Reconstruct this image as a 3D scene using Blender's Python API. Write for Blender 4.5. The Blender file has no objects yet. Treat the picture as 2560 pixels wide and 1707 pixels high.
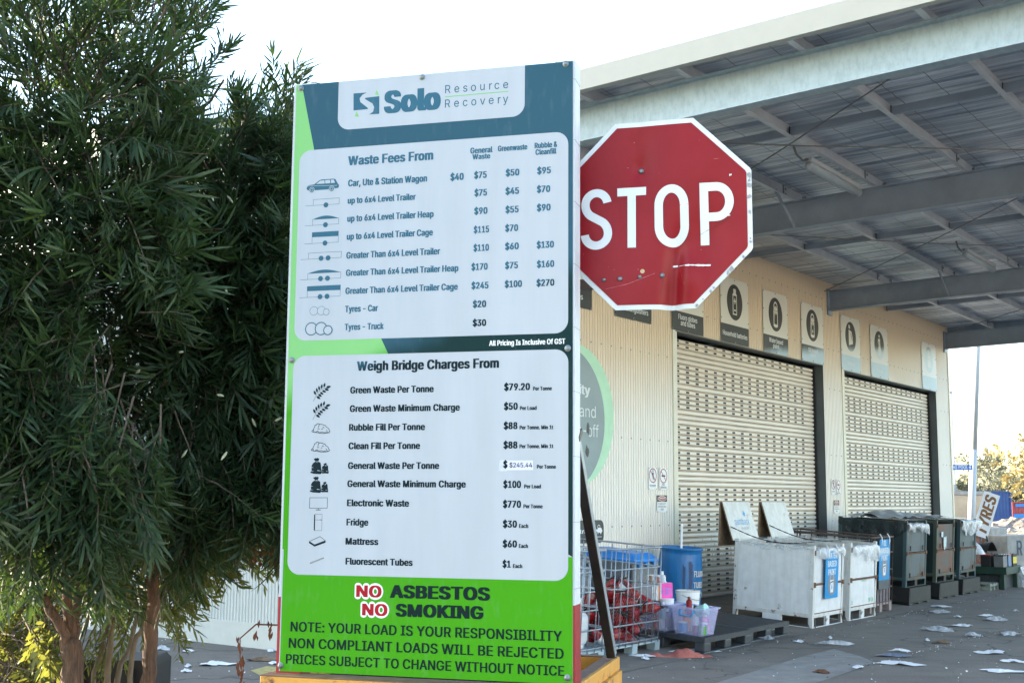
import bpy, math, random
import numpy as np
from mathutils import Vector, Matrix, Euler
rnd = random.Random(7); NR = np.random.RandomState(11)
sc = bpy.context.scene; COL = sc.collection; R = math.radians

# ------------------------------------------------------------------ camera, sky, sun, exposure
F, PITCH, ROLL, YW, YS, EYE = 3044.5, .128429, .0066853, .636388, .263178, 1.6
_c, _s, _cr, _sr = math.cos(PITCH), math.sin(PITCH), math.cos(ROLL), math.sin(ROLL)
CAMROT = np.array([[_cr,0,_sr],[0,1,0],[-_sr,0,_cr]]) @ np.array([[1,0,0],[0,_c,_s],[0,-_s,_c]])
cam = bpy.data.cameras.new('camera'); camo = bpy.data.objects.new('camera', cam); COL.objects.link(camo)
cam.sensor_width = 36; cam.lens = F/2560*36; cam.clip_end = 4000; cam.clip_start = .05
r_, f_, u_ = CAMROT
camo.matrix_world = Matrix(((r_[0],u_[0],-f_[0],0),(r_[1],u_[1],-f_[1],0),(r_[2],u_[2],-f_[2],EYE),(0,0,0,1)))
sc.camera = camo
SUN_AZ, SUN_EL = R(-73), R(13)      # azimuth from +Y, clockwise positive
w = bpy.data.worlds.new('World'); sc.world = w; w.use_nodes = True
sky = w.node_tree.nodes.new('ShaderNodeTexSky'); sky.sky_type = 'NISHITA'; sky.sun_disc = False
sky.sun_elevation = SUN_EL; sky.sun_rotation = SUN_AZ; sky.air_density = 1.0; sky.dust_density = 1.2; sky.ozone_density = 1.0
bg = w.node_tree.nodes['Background']; bg.inputs['Strength'].default_value = .15
w.node_tree.links.new(sky.outputs['Color'], bg.inputs['Color'])
sl = bpy.data.lights.new('sun', 'SUN'); sl.energy = 4.0; sl.angle = R(.5); sl.color = (1, .88, .70)
so = bpy.data.objects.new('sun', sl); COL.objects.link(so)
sd = Vector((math.sin(SUN_AZ)*math.cos(SUN_EL), math.cos(SUN_AZ)*math.cos(SUN_EL), math.sin(SUN_EL)))
so.rotation_euler = sd.to_track_quat('Z', 'Y').to_euler()
sc.view_settings.view_transform = 'Standard'; sc.view_settings.look = 'None'
sc.view_settings.exposure = 2.65; sc.view_settings.gamma = 1

# ------------------------------------------------------------------ frames of the place (metres)
WV = Vector((math.sin(YW), math.cos(YW), 0)); NV = Vector((math.cos(YW), -math.sin(YW), 0))
WROT = math.atan2(WV.y, WV.x)
def wl(a, n, z=0): return WV*a + NV*n + Vector((0,0,z))
def apron(n): return .058*max(0, -6.1-n)
TILT = math.atan(.058)
def ray(x, y): return Vector(CAMROT.T @ np.array([(x-1280)/F, 1, -(y-853.5)/F]))
def gz(x, y, z=0):
    d = ray(x, y); return Vector((0,0,EYE)) + d*((z-EYE)/d.z)
def dep(x, y, D):
    d = ray(x, y); return Vector((0,0,EYE)) + d*(D/d.y)
def proj(P):
    q = CAMROT @ (np.array(P) - np.array([0,0,EYE])); return 1280+F*q[0]/q[1], 853.5-F*q[2]/q[1]

# ------------------------------------------------------------------ materials
MATS = {}
def nm(name):
    m = bpy.data.materials.new(name); m.use_nodes = True; MATS[name] = m
    return m, m.node_tree.nodes, m.node_tree.links, m.node_tree.nodes['Principled BSDF']
def c4(c): return (c[0], c[1], c[2], 1)
def node(n, t, **k):
    x = n.new(t)
    for a, b in k.items(): setattr(x, a, b)
    return x
def noise(n, l, scale=5, detail=4, rough=.55, stretch=None, coord='Object', dist=0):
    tc = n.new('ShaderNodeTexCoord'); nz = n.new('ShaderNodeTexNoise')
    nz.inputs['Scale'].default_value = scale; nz.inputs['Detail'].default_value = detail
    nz.inputs['Roughness'].default_value = rough; nz.inputs['Distortion'].default_value = dist
    if stretch:
        mp = n.new('ShaderNodeMapping'); mp.inputs['Scale'].default_value = stretch
        l.new(tc.outputs[coord], mp.inputs['Vector']); l.new(mp.outputs['Vector'], nz.inputs['Vector'])
    else: l.new(tc.outputs[coord], nz.inputs['Vector'])
    return nz.outputs['Fac']
def ramp(n, l, fac, a, b, ca=(0,0,0), cb=(1,1,1)):
    r = n.new('ShaderNodeValToRGB'); l.new(fac, r.inputs['Fac'])
    r.color_ramp.elements[0].position = a; r.color_ramp.elements[1].position = b
    r.color_ramp.elements[0].color = c4(ca); r.color_ramp.elements[1].color = c4(cb)
    return r.outputs['Color']
def mix(n, l, fac, a, b, mode='MIX'):
    m = n.new('ShaderNodeMix'); m.data_type = 'RGBA'; m.blend_type = mode
    for v, i in ((fac,0),(a,6),(b,7)):
        if isinstance(v, (int, float)): m.inputs[i].default_value = v
        elif isinstance(v, tuple): m.inputs[i].default_value = c4(v)
        else: l.new(v, m.inputs[i])
    return m.outputs[2]
def bump(n, l, b, fac, strength=.3, dist=.02):
    bp = n.new('ShaderNodeBump'); bp.inputs['Strength'].default_value = strength; bp.inputs['Distance'].default_value = dist
    l.new(fac, bp.inputs['Height']); l.new(bp.outputs['Normal'], b.inputs['Normal'])
def plain(name, col, rough=.6, metal=0, var=.12, scale=7, bmp=0, col2=None, stretch=None, spec=.5, lo=.3, hi=.7):
    if name in MATS: return MATS[name]
    m, n, l, b = nm(name); b.inputs['Roughness'].default_value = rough; b.inputs['Metallic'].default_value = metal
    b.inputs['Specular IOR Level'].default_value = spec
    f = noise(n, l, scale, 5, .6, stretch)
    a = tuple(x*(1-var) for x in col); c = col2 or tuple(min(1, x*(1+var)) for x in col)
    l.new(ramp(n, l, f, lo, hi, a, c), b.inputs['Base Color'])
    if bmp: bump(n, l, b, f, bmp)
    return m
def worn(name, col, rust=(.16,.06,.025), amt=.58, rough=.55, metal=0, streak=(14,14,1.5), dirt=(.35,.33,.28), dirtamt=.5, scale=3.5):
    """painted steel with dirt streaks and rust spots"""
    if name in MATS: return MATS[name]
    m, n, l, b = nm(name); b.inputs['Roughness'].default_value = rough; b.inputs['Metallic'].default_value = metal
    st = ramp(n, l, noise(n, l, 1, 5, .65, streak), .45, .8)
    base = mix(n, l, st, col, tuple(c*(1-dirtamt)+d*dirtamt*c for c, d in zip(col, dirt)))
    f2 = noise(n, l, 9, 3, .5); base = mix(n, l, ramp(n, l, f2, .35, .7), base, mix(n, l, .12, base, (.02,.02,.02)))
    rs = noise(n, l, scale, 8, .7); k = ramp(n, l, rs, amt, amt+.06)
    l.new(mix(n, l, k, base, rust), b.inputs['Base Color'])
    bump(n, l, b, rs, .12, .01)
    return m

M = {}
def add_mats():
    M['cream_flash'] = plain('cream flashing', (.70,.66,.53), .5, var=.06)
    M['fascia'] = plain('cream fascia', (.40,.405,.365), .45, var=.03)
    M['dark_steel'] = plain('grey painted steel', (.085,.10,.11), .5, var=.18, scale=3)
    M['beam'] = plain('dull grey steel', (.27,.315,.37), .5, .1, var=.15, scale=2.5)
    M['purlin'] = plain('zinc purlin steel', (.55,.56,.58), .45, .25, var=.12, scale=4)
    M['galv'] = worn('bright galvanised steel', (.39,.49,.535), rust=(.32,.40,.44), amt=.57, rough=.5, metal=.25, streak=(5,26,9), dirt=(.70,.75,.80), dirtamt=1.0, scale=9)
    M['galv_tube'] = plain('galvanised tube', (.29,.33,.37), .42, .55, var=.15, scale=20)
    M['rod'] = plain('brown steel rod', (.17,.165,.165), .6, .3)
    M['brace'] = plain('dark bare steel tube', (.055,.045,.04), .45, .5, var=.2, scale=15)
    M['timber'] = plain('white painted timber', (.56,.59,.62), .6, var=.1, stretch=(30,30,2), scale=1)
    M['red'] = plain('red reflective paint', (.30,.012,.016), .4, var=.15)
    M['white'] = plain('white sheet paint', (.76,.77,.77), .45, var=.04)
    M['bolt'] = plain('bolt steel', (.22,.24,.25), .4, .8)
    M['white_steel'] = worn('white painted bin steel', (.72,.73,.73), amt=.645, streak=(16,16,1.0), dirtamt=.18)
    M['white_trim'] = worn('white trim with rust', (.66,.66,.63), amt=.57, streak=(9,9,3), dirtamt=.5, scale=7)
    M['rust'] = plain('brown rust', (.15,.065,.03), .85, var=.45, scale=18, bmp=.2)
    M['rust_dark'] = plain('dark rusty wire', (.10,.075,.065), .8, var=.4, scale=14)
    M['dark_bin'] = worn('dark green bin steel', (.007,.022,.026), rust=(.035,.02,.013), amt=.57, streak=(8,8,2), dirt=(1.2,1.1,1.0), dirtamt=.3)
    M['grey_gate'] = worn('weathered blue grey gate', (.085,.115,.125), rust=(.085,.05,.035), amt=.53, streak=(12,12,.9), dirt=(.55,.52,.50), dirtamt=.9, scale=2.6)
    M['rust_gate'] = worn('weathered rusty gate', (.085,.08,.078), rust=(.13,.05,.03), amt=.47, streak=(12,12,.9), dirt=(.4,.36,.34), dirtamt=.9, scale=2.2)
    M['teal_edge'] = worn('teal bin frame', (.035,.075,.085), rust=(.10,.06,.03), amt=.56, streak=(6,6,2))
    M['olive_edge'] = worn('olive bin frame', (.06,.08,.06), rust=(.10,.06,.03), amt=.56, streak=(6,6,2))
    M['bund'] = worn('black plastic bund', (.008,.009,.010), rust=(.05,.036,.025), amt=.62, rough=.55, streak=(10,10,1.5), dirt=(2.4,2.2,2.0), dirtamt=.6)
    M['black_plastic'] = plain('black moulded plastic', (.040,.046,.053), .5, var=.3, scale=12)
    M['black'] = plain('black', (.012,.013,.014), .6)
    M['drum'] = plain('blue drum plastic', (.012,.145,.37), .38, var=.22, scale=3, stretch=(4,4,1))
    M['lid_blue'] = plain('bright blue lid plastic', (.02,.22,.62), .4, var=.1)
    M['bin_grey'] = plain('grey bin plastic', (.16,.17,.17), .55, var=.15)
    M['sign_blue'] = plain('cyan sign print', (.0,.27,.60), .35, var=.06)
    M['grey_print'] = plain('grey print', (.19,.23,.30), .4, var=.05)
    M['gas'] = plain('off white gas bottle', (.62,.66,.66), .4, var=.08, scale=5)
    M['ext'] = plain('red extinguisher paint', (.27,.007,.012), .32, var=.25, scale=9)
    M['paper'] = plain('white paper litter', (.78,.79,.80), .8, var=.06)
    M['pink'] = plain('magenta card', (.75,.06,.36), .5)
    M['orange'] = plain('orange print', (.8,.25,.03), .5)
    M['violet'] = plain('blue violet print', (.14,.2,.62), .5)
    M['salmon'] = plain('salmon cloth', (.42,.13,.10), .85, var=.2, scale=30)
    M['mint'] = plain('mint green plastic', (.28,.55,.48), .4)
    M['green_steel'] = worn('green painted steel', (.010,.045,.030), amt=.62, streak=(8,8,2))
    M['ply'] = worn('white weathered plywood', (.66,.66,.62), rust=(.30,.25,.17), amt=.60, streak=(14,14,1), dirt=(.6,.55,.45), dirtamt=.6, scale=4)
    M['ply_edge'] = plain('brown board edge', (.20,.13,.075), .8, var=.35, scale=12)
    M['yellow_steel'] = worn('yellow skip paint', (.62,.30,.045), rust=(.13,.055,.025), amt=.56, streak=(7,7,1.5), dirtamt=.4, scale=4)
    M['brown_steel'] = plain('brown worn rim', (.14,.085,.06), .6, var=.3, scale=12)
    M['skip_in'] = plain('dark skip inside', (.05,.022,.016), .8, var=.3)
    M['concrete'] = plain('grey concrete block', (.34,.33,.31), .9, var=.25, scale=4, bmp=.2)
    M['tan'] = plain('tan concrete wall', (.42,.34,.25), .9, var=.25, scale=1.6, bmp=.2)
    M['rubble'] = plain('broken rubble', (.20,.15,.11), .95, var=.75, scale=9, bmp=.4, col2=(.42,.36,.30))
    M['container'] = plain('navy container steel', (.025,.07,.22), .5, var=.12, scale=2)
    M['container_red'] = plain('faded red container', (.35,.06,.06), .55, var=.3, scale=3)
    M['pole'] = plain('pale grey pole', (.44,.46,.48), .55, var=.06)
    M['red_canvas'] = plain('red canvas', (.75,.09,.10), .7)
    M['lampglass'] = plain('opal light cover', (.34,.38,.41), .3, var=.05)
    M['brown_print'] = plain('brown orange print', (.22,.095,.025), .5)
    M['green_plant'] = plain('bright green leaf', (.08,.30,.03), .5, var=.3, scale=20)
    M['seed'] = plain('brown seed', (.10,.045,.025), .9, var=.4, scale=30)
    M['cone'] = plain('pale flower bud', (.30,.32,.20), .8, var=.3, scale=40)
add_mats()

def slant_fac(n, l, soft=.12, off=0):
    """slanting mask on the shed front: 0 above, 1 below; UV bleaching on the wall signs"""
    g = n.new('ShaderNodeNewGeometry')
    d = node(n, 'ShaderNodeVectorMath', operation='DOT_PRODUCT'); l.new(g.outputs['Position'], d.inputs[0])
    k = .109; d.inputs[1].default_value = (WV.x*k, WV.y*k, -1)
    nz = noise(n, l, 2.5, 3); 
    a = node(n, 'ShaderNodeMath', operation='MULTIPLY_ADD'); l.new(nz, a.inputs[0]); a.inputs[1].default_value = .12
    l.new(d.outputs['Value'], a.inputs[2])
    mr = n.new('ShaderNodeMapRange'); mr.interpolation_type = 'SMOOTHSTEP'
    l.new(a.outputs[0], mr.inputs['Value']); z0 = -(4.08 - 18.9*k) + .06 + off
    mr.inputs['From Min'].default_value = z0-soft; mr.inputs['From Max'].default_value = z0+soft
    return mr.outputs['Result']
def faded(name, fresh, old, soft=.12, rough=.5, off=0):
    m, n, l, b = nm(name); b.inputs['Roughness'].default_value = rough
    base = mix(n, l, slant_fac(n, l, soft, off), fresh, old)
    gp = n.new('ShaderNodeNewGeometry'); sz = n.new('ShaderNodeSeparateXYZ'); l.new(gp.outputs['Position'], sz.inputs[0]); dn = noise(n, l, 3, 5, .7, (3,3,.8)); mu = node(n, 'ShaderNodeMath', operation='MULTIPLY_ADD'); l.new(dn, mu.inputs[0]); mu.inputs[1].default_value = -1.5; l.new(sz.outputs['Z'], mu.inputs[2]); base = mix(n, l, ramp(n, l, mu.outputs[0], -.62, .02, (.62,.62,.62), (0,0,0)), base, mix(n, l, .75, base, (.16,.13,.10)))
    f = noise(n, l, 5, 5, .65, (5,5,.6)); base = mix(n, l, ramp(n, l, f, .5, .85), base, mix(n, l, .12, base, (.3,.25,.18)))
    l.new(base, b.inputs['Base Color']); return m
M['cladding'] = faded('cream wall cladding', (.70,.55,.38), (.78,.735,.66), .75, .5, .35)  # warmer tone above the slanting line, paler tone below
M['slat_gap'] = plain('brown slat joint', (.50,.415,.315), .7, var=.2, scale=3)  # darker brown for the strips between slats
M['slat'] = faded('cream roller slats', (.72,.62,.48), (.82,.76,.66), .5, .45, .2)  # slats also turn from warmer to paler across that line
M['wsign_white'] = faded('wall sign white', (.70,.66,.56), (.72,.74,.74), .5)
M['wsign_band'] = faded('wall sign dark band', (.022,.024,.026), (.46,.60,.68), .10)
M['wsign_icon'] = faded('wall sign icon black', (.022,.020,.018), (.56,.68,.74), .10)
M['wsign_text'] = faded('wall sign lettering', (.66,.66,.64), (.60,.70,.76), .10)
M['disc_green'] = plain('pale green disc vinyl', (.42,.68,.46), .5, var=.05)
M['disc_grey'] = plain('grey green disc vinyl', (.21,.27,.28), .45, var=.14, scale=1.2)

def board_faded(name, fresh, old, rough=.55):
    """board inks: sun bleached above a slanting line, still fresh below (board coordinates)"""
    m, n, l, b = nm(name); b.inputs['Roughness'].default_value = rough; b.inputs['Specular IOR Level'].default_value = .15
    tc = n.new('ShaderNodeTexCoord'); d = node(n, 'ShaderNodeVectorMath', operation='DOT_PRODUCT')
    l.new(tc.outputs['Object'], d.inputs[0]); d.inputs[1].default_value = (-.40, 0, 1)
    nz = noise(n, l, 4, 3); a = node(n, 'ShaderNodeMath', operation='MULTIPLY_ADD'); l.new(nz, a.inputs[0]); a.inputs[1].default_value = .16
    l.new(d.outputs['Value'], a.inputs[2])
    mr = n.new('ShaderNodeMapRange'); mr.interpolation_type = 'SMOOTHSTEP'; l.new(a.outputs[0], mr.inputs['Value'])
    mr.inputs['From Min'].default_value = 1.10; mr.inputs['From Max'].default_value = 1.25
    base = mix(n, l, mr.outputs['Result'], fresh, old)
    g = noise(n, l, 30, 3, .5, (1,1,.3)); base = mix(n, l, ramp(n, l, g, .55, .9), base, mix(n, l, .10, base, (.4,.45,.5)))
    l.new(base, b.inputs['Base Color']); return m
M['b_dark'] = board_faded('board dark green ink', (.003,.026,.027), (.026,.088,.128))
M['b_text'] = board_faded('board lettering ink', (.003,.014,.020), (.034,.122,.182))
M['b_green'] = board_faded('board lime green', (.052,.30,.004), (.21,.50,.18))
M['b_white'] = plain('board white face', (.42,.46,.505), .5, var=.05, scale=1, spec=.25, stretch=(9,9,1.2), lo=.3, hi=.75)
M['b_sticker'] = plain('pasted price sticker', (.62,.63,.78), .4, var=.03)
M['b_navy'] = plain('navy caps lettering', (.002,.016,.016), .6, spec=.15)
M['b_red'] = plain('red caps lettering', (.36,.010,.02), .6, spec=.15)
M['b_smudge'] = plain('grey smudge', (.52,.56,.60), .4, var=.2, scale=30)

# asphalt ------------------------------------------------------------
def asphalt():
    m, n, l, b = nm('asphalt'); b.inputs['Roughness'].default_value = .85; b.inputs['Specular IOR Level'].default_value = .3
    big = noise(n, l, .45, 6, .62); fine = noise(n, l, 55, 3, .7); mid = noise(n, l, 2.2, 6, .65); trk = noise(n, l, 1, 5, .6, (.25,2.2,1), dist=.5)
    base = ramp(n, l, big, .36, .68, (.140,.124,.107), (.236,.209,.179))
    base = mix(n, l, ramp(n, l, mid, .48, .72), base, mix(n, l, .5, base, (.045,.043,.042)))
    base = mix(n, l, ramp(n, l, trk, .55, .72), base, mix(n, l, .45, base, (.05,.048,.046)))
    base = mix(n, l, .42, base, ramp(n, l, fine, .3, .75, (.085,.078,.070), (.29,.262,.235)))
    oil = noise(n, l, .9, 3, .5); base = mix(n, l, ramp(n, l, oil, .66, .74), base, mix(n, l, .55, base, (.03,.029,.028)))
    sp = noise(n, l, 120, 1, .5); base = mix(n, l, ramp(n, l, sp, .73, .78), base, (.34,.33,.31))
    tc = n.new('ShaderNodeTexCoord'); vo = n.new('ShaderNodeTexVoronoi'); vo.feature = 'DISTANCE_TO_EDGE'; vo.inputs['Scale'].default_value = .33
    ds = n.new('ShaderNodeTexNoise'); ds.inputs['Scale'].default_value = 1.7; l.new(tc.outputs['Object'], ds.inputs['Vector'])
    av = node(n, 'ShaderNodeVectorMath', operation='MULTIPLY_ADD'); l.new(ds.outputs['Color'], av.inputs[0]); av.inputs[1].default_value = (1.2,1.2,0); l.new(tc.outputs['Object'], av.inputs[2]); l.new(av.outputs[0], vo.inputs['Vector'])
    base = mix(n, l, ramp(n, l, vo.outputs['Distance'], .002, .006, (.6,.6,.6), (0,0,0)), base, (.03,.03,.03))
    l.new(base, b.inputs['Base Color']); bump(n, l, b, fine, .4, .008); return m
M['asphalt'] = asphalt()
M['patch'] = plain('paler asphalt patch', (.225,.218,.208), .9, var=.22, scale=5, bmp=.25)

def foil():
    m, n, l, b = nm('silver roof foil'); b.inputs['Metallic'].default_value = .35; b.inputs['Roughness'].default_value = .38
    f = noise(n, l, 1, 5, .62, (9,.55,1), dist=.4); g = noise(n, l, 1.1, 3)
    base = ramp(n, l, f, .38, .62, (.27,.33,.42), (.92,.95,.98))
    base = mix(n, l, ramp(n, l, g, .4, .7), base, mix(n, l, .35, base, (.14,.15,.17)))
    tc = n.new('ShaderNodeTexCoord'); sp = n.new('ShaderNodeSeparateXYZ'); l.new(tc.outputs['Object'], sp.inputs[0])
    lines = None
    for ax, per in (('X',.30),('Y',.45)):
        d = node(n,'ShaderNodeMath',operation='DIVIDE'); l.new(sp.outputs[ax], d.inputs[0]); d.inputs[1].default_value = per
        fr = node(n,'ShaderNodeMath',operation='FRACT'); l.new(d.outputs[0], fr.inputs[0])
        lt = node(n,'ShaderNodeMath',operation='LESS_THAN'); l.new(fr.outputs[0], lt.inputs[0]); lt.inputs[1].default_value = .009/per
        lines = lt.outputs[0] if lines is None else (lambda q,a,b_: (l.new(a,q.inputs[0]), l.new(b_,q.inputs[1]), q.outputs[0])[2])(node(n,'ShaderNodeMath',operation='MAXIMUM'), lines, lt.outputs[0])
    l.new(mix(n, l, lines, base, (.13,.15,.18)), b.inputs['Base Color'])
    bump(n, l, b, f, .8, .05); return m
M['foil'] = foil()

def leafmat(name, c1, c2, trans=(.25,.42,.06), tf=.35, rough=.42):
    m, n, l, b = nm(name); b.inputs['Roughness'].default_value = rough
    g = n.new('ShaderNodeNewGeometry'); base = ramp(n, l, g.outputs['Random Per Island'], 0, 1, c1, c2)
    l.new(base, b.inputs['Base Color']); b.inputs['Specular IOR Level'].default_value = .35
    t = n.new('ShaderNodeBsdfTranslucent'); l.new(mix(n, l, .5, base, trans), t.inputs['Color'])
    mx = n.new('ShaderNodeMixShader'); mx.inputs[0].default_value = tf
    o = n['Material Output'] if 'Material Output' in n else n.new('ShaderNodeOutputMaterial')
    l.new(b.outputs[0], mx.inputs[1]); l.new(t.outputs[0], mx.inputs[2]); l.new(mx.outputs[0], o.inputs['Surface']); return m
M['leaf'] = leafmat('bottlebrush leaf', (.009,.026,.012), (.038,.070,.028), tf=.18, rough=.5)
M['leaf_b'] = leafmat('shrub leaf', (.05,.08,.03), (.12,.14,.04), (.5,.5,.06), .4)
M['leaf_far'] = leafmat('far tree leaf', (.11,.125,.085), (.17,.17,.125), (.3,.32,.2), .16, .7)  # distance haze and glare paled into the leaf colour
M['leaf_gold'] = leafmat('golden far leaf', (.24,.19,.08), (.33,.255,.10), (.45,.36,.12), .2, .6)
def bark():
    m, n, l, b = nm('fibrous bark'); b.inputs['Roughness'].default_value = .9
    f = noise(n, l, 1, 6, .7, (60,60,7), dist=.6)
    l.new(ramp(n, l, f, .35, .68, (.045,.03,.022), (.17,.105,.07)), b.inputs['Base Color']); bump(n, l, b, f, .9, .02); return m
M['bark'] = bark()
M['pale_bark'] = plain('pale smooth bark', (.17,.14,.10), .8, var=.3, scale=18, stretch=(3,3,.6), bmp=.2)
M['twig'] = plain('grey brown twig', (.10,.075,.055), .85, var=.3, scale=20)

def film(name, col=(.8,.83,.85), alpha=.5, rough=.18):
    m, n, l, b = nm(name); b.inputs['Roughness'].default_value = rough; b.inputs['Base Color'].default_value = c4(col)
    f = noise(n, l, 9, 5, .6, dist=1.0); l.new(ramp(n, l, f, .35, .7, (alpha*.55,)*3, (min(1,alpha*1.35),)*3), b.inputs['Alpha'])
    bump(n, l, b, f, .6, .03); return m
M['film'] = film('milky plastic film', (.82,.84,.86), .62)
M['film_clear'] = film('clear plastic film', (.72,.76,.79), .34)
M['film_dark'] = film('dark plastic film', (.012,.024,.028), .8, .35)
M['film_bag'] = film('white plastic bag', (.84,.85,.86), .95, .3)
def totemat():
    m, n, l, b = nm('lilac clear tub plastic'); b.inputs['Roughness'].default_value = .35; b.inputs['Base Color'].default_value = (.62,.62,.88,1); b.inputs['Alpha'].default_value = .30; return m
M['tote'] = totemat()

# ------------------------------------------------------------------ mesh builder
class MB:
    def __init__(s): s.v = []; s.f = []; s.m = []
    def add(s, vs, fs, mi=0):
        o = len(s.v); s.v += [tuple(x) for x in vs]; s.f += [tuple(i+o for i in f) for f in fs]; s.m += [mi]*len(fs); return s
    def box(s, x0, x1, y0, y1, z0, z1, mi=0, T=None):
        vs = [Vector((x,y,z)) for x in (x0,x1) for y in (y0,y1) for z in (z0,z1)]
        if T: vs = [T @ v for v in vs]
        return s.add(vs, [(0,1,3,2),(4,6,7,5),(0,4,5,1),(2,3,7,6),(0,2,6,4),(1,5,7,3)], mi)
    def path(s, pts, r, n=8, mi=0, cap=True):
        pts = [Vector(p) for p in pts]; k = len(pts); rs = r if isinstance(r, (list, tuple)) else [r]*k
        t0 = (pts[1]-pts[0]).normalized(); a = t0.orthogonal().normalized(); vs = []
        for i, p in enumerate(pts):
            t = (pts[min(i+1,k-1)]-pts[max(i-1,0)]).normalized(); a = (a - t*a.dot(t))
            a = a.normalized() if a.length > 1e-6 else t.orthogonal().normalized(); b = t.cross(a)
            for j in range(n):
                q = 2*math.pi*j/n; vs.append(p + (a*math.cos(q)+b*math.sin(q))*rs[i])
        fs = [(i*n+j, i*n+(j+1)%n, (i+1)*n+(j+1)%n, (i+1)*n+j) for i in range(k-1) for j in range(n)]
        if cap: fs += [tuple(range(n))[::-1], tuple((k-1)*n+j for j in range(n))]
        return s.add(vs, fs, mi)
    def bar(s, p, q, w, h, mi=0, up=(0,0,1)):
        p, q = Vector(p), Vector(q); t = (q-p).normalized(); sd_ = t.cross(Vector(up)).normalized(); u2 = sd_.cross(t)
        vs = [e + sd_*(a*w/2) + u2*(b*h/2) for e in (p,q) for a, b in ((-1,-1),(1,-1),(1,1),(-1,1))]
        return s.add(vs, [(0,1,2,3)[::-1],(4,5,6,7),(0,1,5,4),(1,2,6,5),(2,3,7,6),(3,0,4,7)], mi)
    def lathe(s, prof, n=24, mi=0, T=None, a0=0, a1=2*math.pi):
        full = abs(a1-a0-2*math.pi) < 1e-6; k = n if full else n+1; vs = []
        for rr, z in prof:
            for j in range(k):
                a = a0+(a1-a0)*j/n; v = Vector((rr*math.cos(a), rr*math.sin(a), z)); vs.append(T @ v if T else v)
        fs = [(i*k+j, i*k+(j+1)%k, (i+1)*k+(j+1)%k, (i+1)*k+j) for i in range(len(prof)-1) for j in range(n if full else n)]
        return s.add(vs, fs, mi)
    def poly(s, pts, mi=0): return s.add(pts, [tuple(range(len(pts)))], mi)
    def prism(s, pts, y0, y1, mi=0, side=None):
        """outline in x,z extruded along y"""
        k = len(pts); vs = [(x,y0,z) for x,z in pts] + [(x,y1,z) for x,z in pts]
        s.add(vs, [tuple(range(k)), tuple(range(k,2*k))[::-1]], mi)
        return s.add(vs, [(i,(i+1)%k,k+(i+1)%k,k+i) for i in range(k)], mi if side is None else side)
    def grid(s, fn, nu, nv, mi=0):
        vs = [fn(i/nu, j/nv) for j in range(nv+1) for i in range(nu+1)]
        return s.add(vs, [(j*(nu+1)+i, j*(nu+1)+i+1, (j+1)*(nu+1)+i+1, (j+1)*(nu+1)+i) for j in range(nv) for i in range(nu)], mi)
    def build(s, name, mats, parent=None, smooth=False, bevel=0, loc=None):
        me = bpy.data.meshes.new(name); me.from_pydata(s.v, [], s.f)
        for x in (mats if isinstance(mats, (list, tuple)) else [mats]): me.materials.append(M[x] if isinstance(x, str) else x)
        me.polygons.foreach_set('material_index', s.m)
        if smooth: me.polygons.foreach_set('use_smooth', [True]*len(s.f))
        me.update(); o = bpy.data.objects.new(name, me); COL.objects.link(o)
        if parent: o.parent = parent
        if loc: o.location = loc
        if bevel:
            bv = o.modifiers.new('bevel', 'BEVEL'); bv.width = bevel; bv.segments = 2; bv.limit_method = 'ANGLE'
        return o
def build_each(mb, name, mats, parent=None, smooth=False, bevel=0, loc=None):
    """every connected piece becomes an object of its own"""
    par = list(range(len(mb.v)))
    def find(a):
        while par[a] != a: par[a] = par[par[a]]; a = par[a]
        return a
    for f in mb.f:
        for i in f[1:]: par[find(i)] = find(f[0])
    grp = {}
    for f, m_ in zip(mb.f, mb.m): grp.setdefault(find(f[0]), []).append((f, m_))
    out = []
    for fl in grp.values():
        q = MB(); idx = {}
        for f, m_ in fl:
            for i in f:
                if i not in idx: idx[i] = len(q.v); q.v.append(mb.v[i])
            q.f.append(tuple(idx[i] for i in f)); q.m.append(m_)
        out.append(q.build(name, mats, parent, smooth, bevel, loc))
    return out
def tag(o, label=None, cat=None, group=None, kind=None):
    if label: o['label'] = label
    if cat: o['category'] = cat
    if group: o['group'] = group
    if kind: o['kind'] = kind
    return o
def thing(name, label, cat, loc=(0,0,0), rz=0, group=None, rx=0, ry=0):
    o = bpy.data.objects.new(name, None); COL.objects.link(o); o.empty_display_size = .2
    o.location = loc; o.rotation_euler = (rx, ry, rz); return tag(o, label, cat, group)
def at_wall(name, label, cat, a, n, z=None, group=None, tilt=True, turn=0):
    zz = apron(n) if z is None else z
    return thing(name, label, cat, wl(a, n, zz), WROT+turn, group, rx=TILT if tilt else 0)
def dup(root, loc=None, rz=None, label=None):
    r = root.copy(); COL.objects.link(r)
    if loc is not None: r.location = loc
    if rz is not None: r.rotation_euler.z = rz
    if label: r['label'] = label
    for ch in list(root.children):
        c = ch.copy(); COL.objects.link(c); c.parent = r
        for g in list(ch.children):
            d = g.copy(); COL.objects.link(d); d.parent = c
    return r

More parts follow.
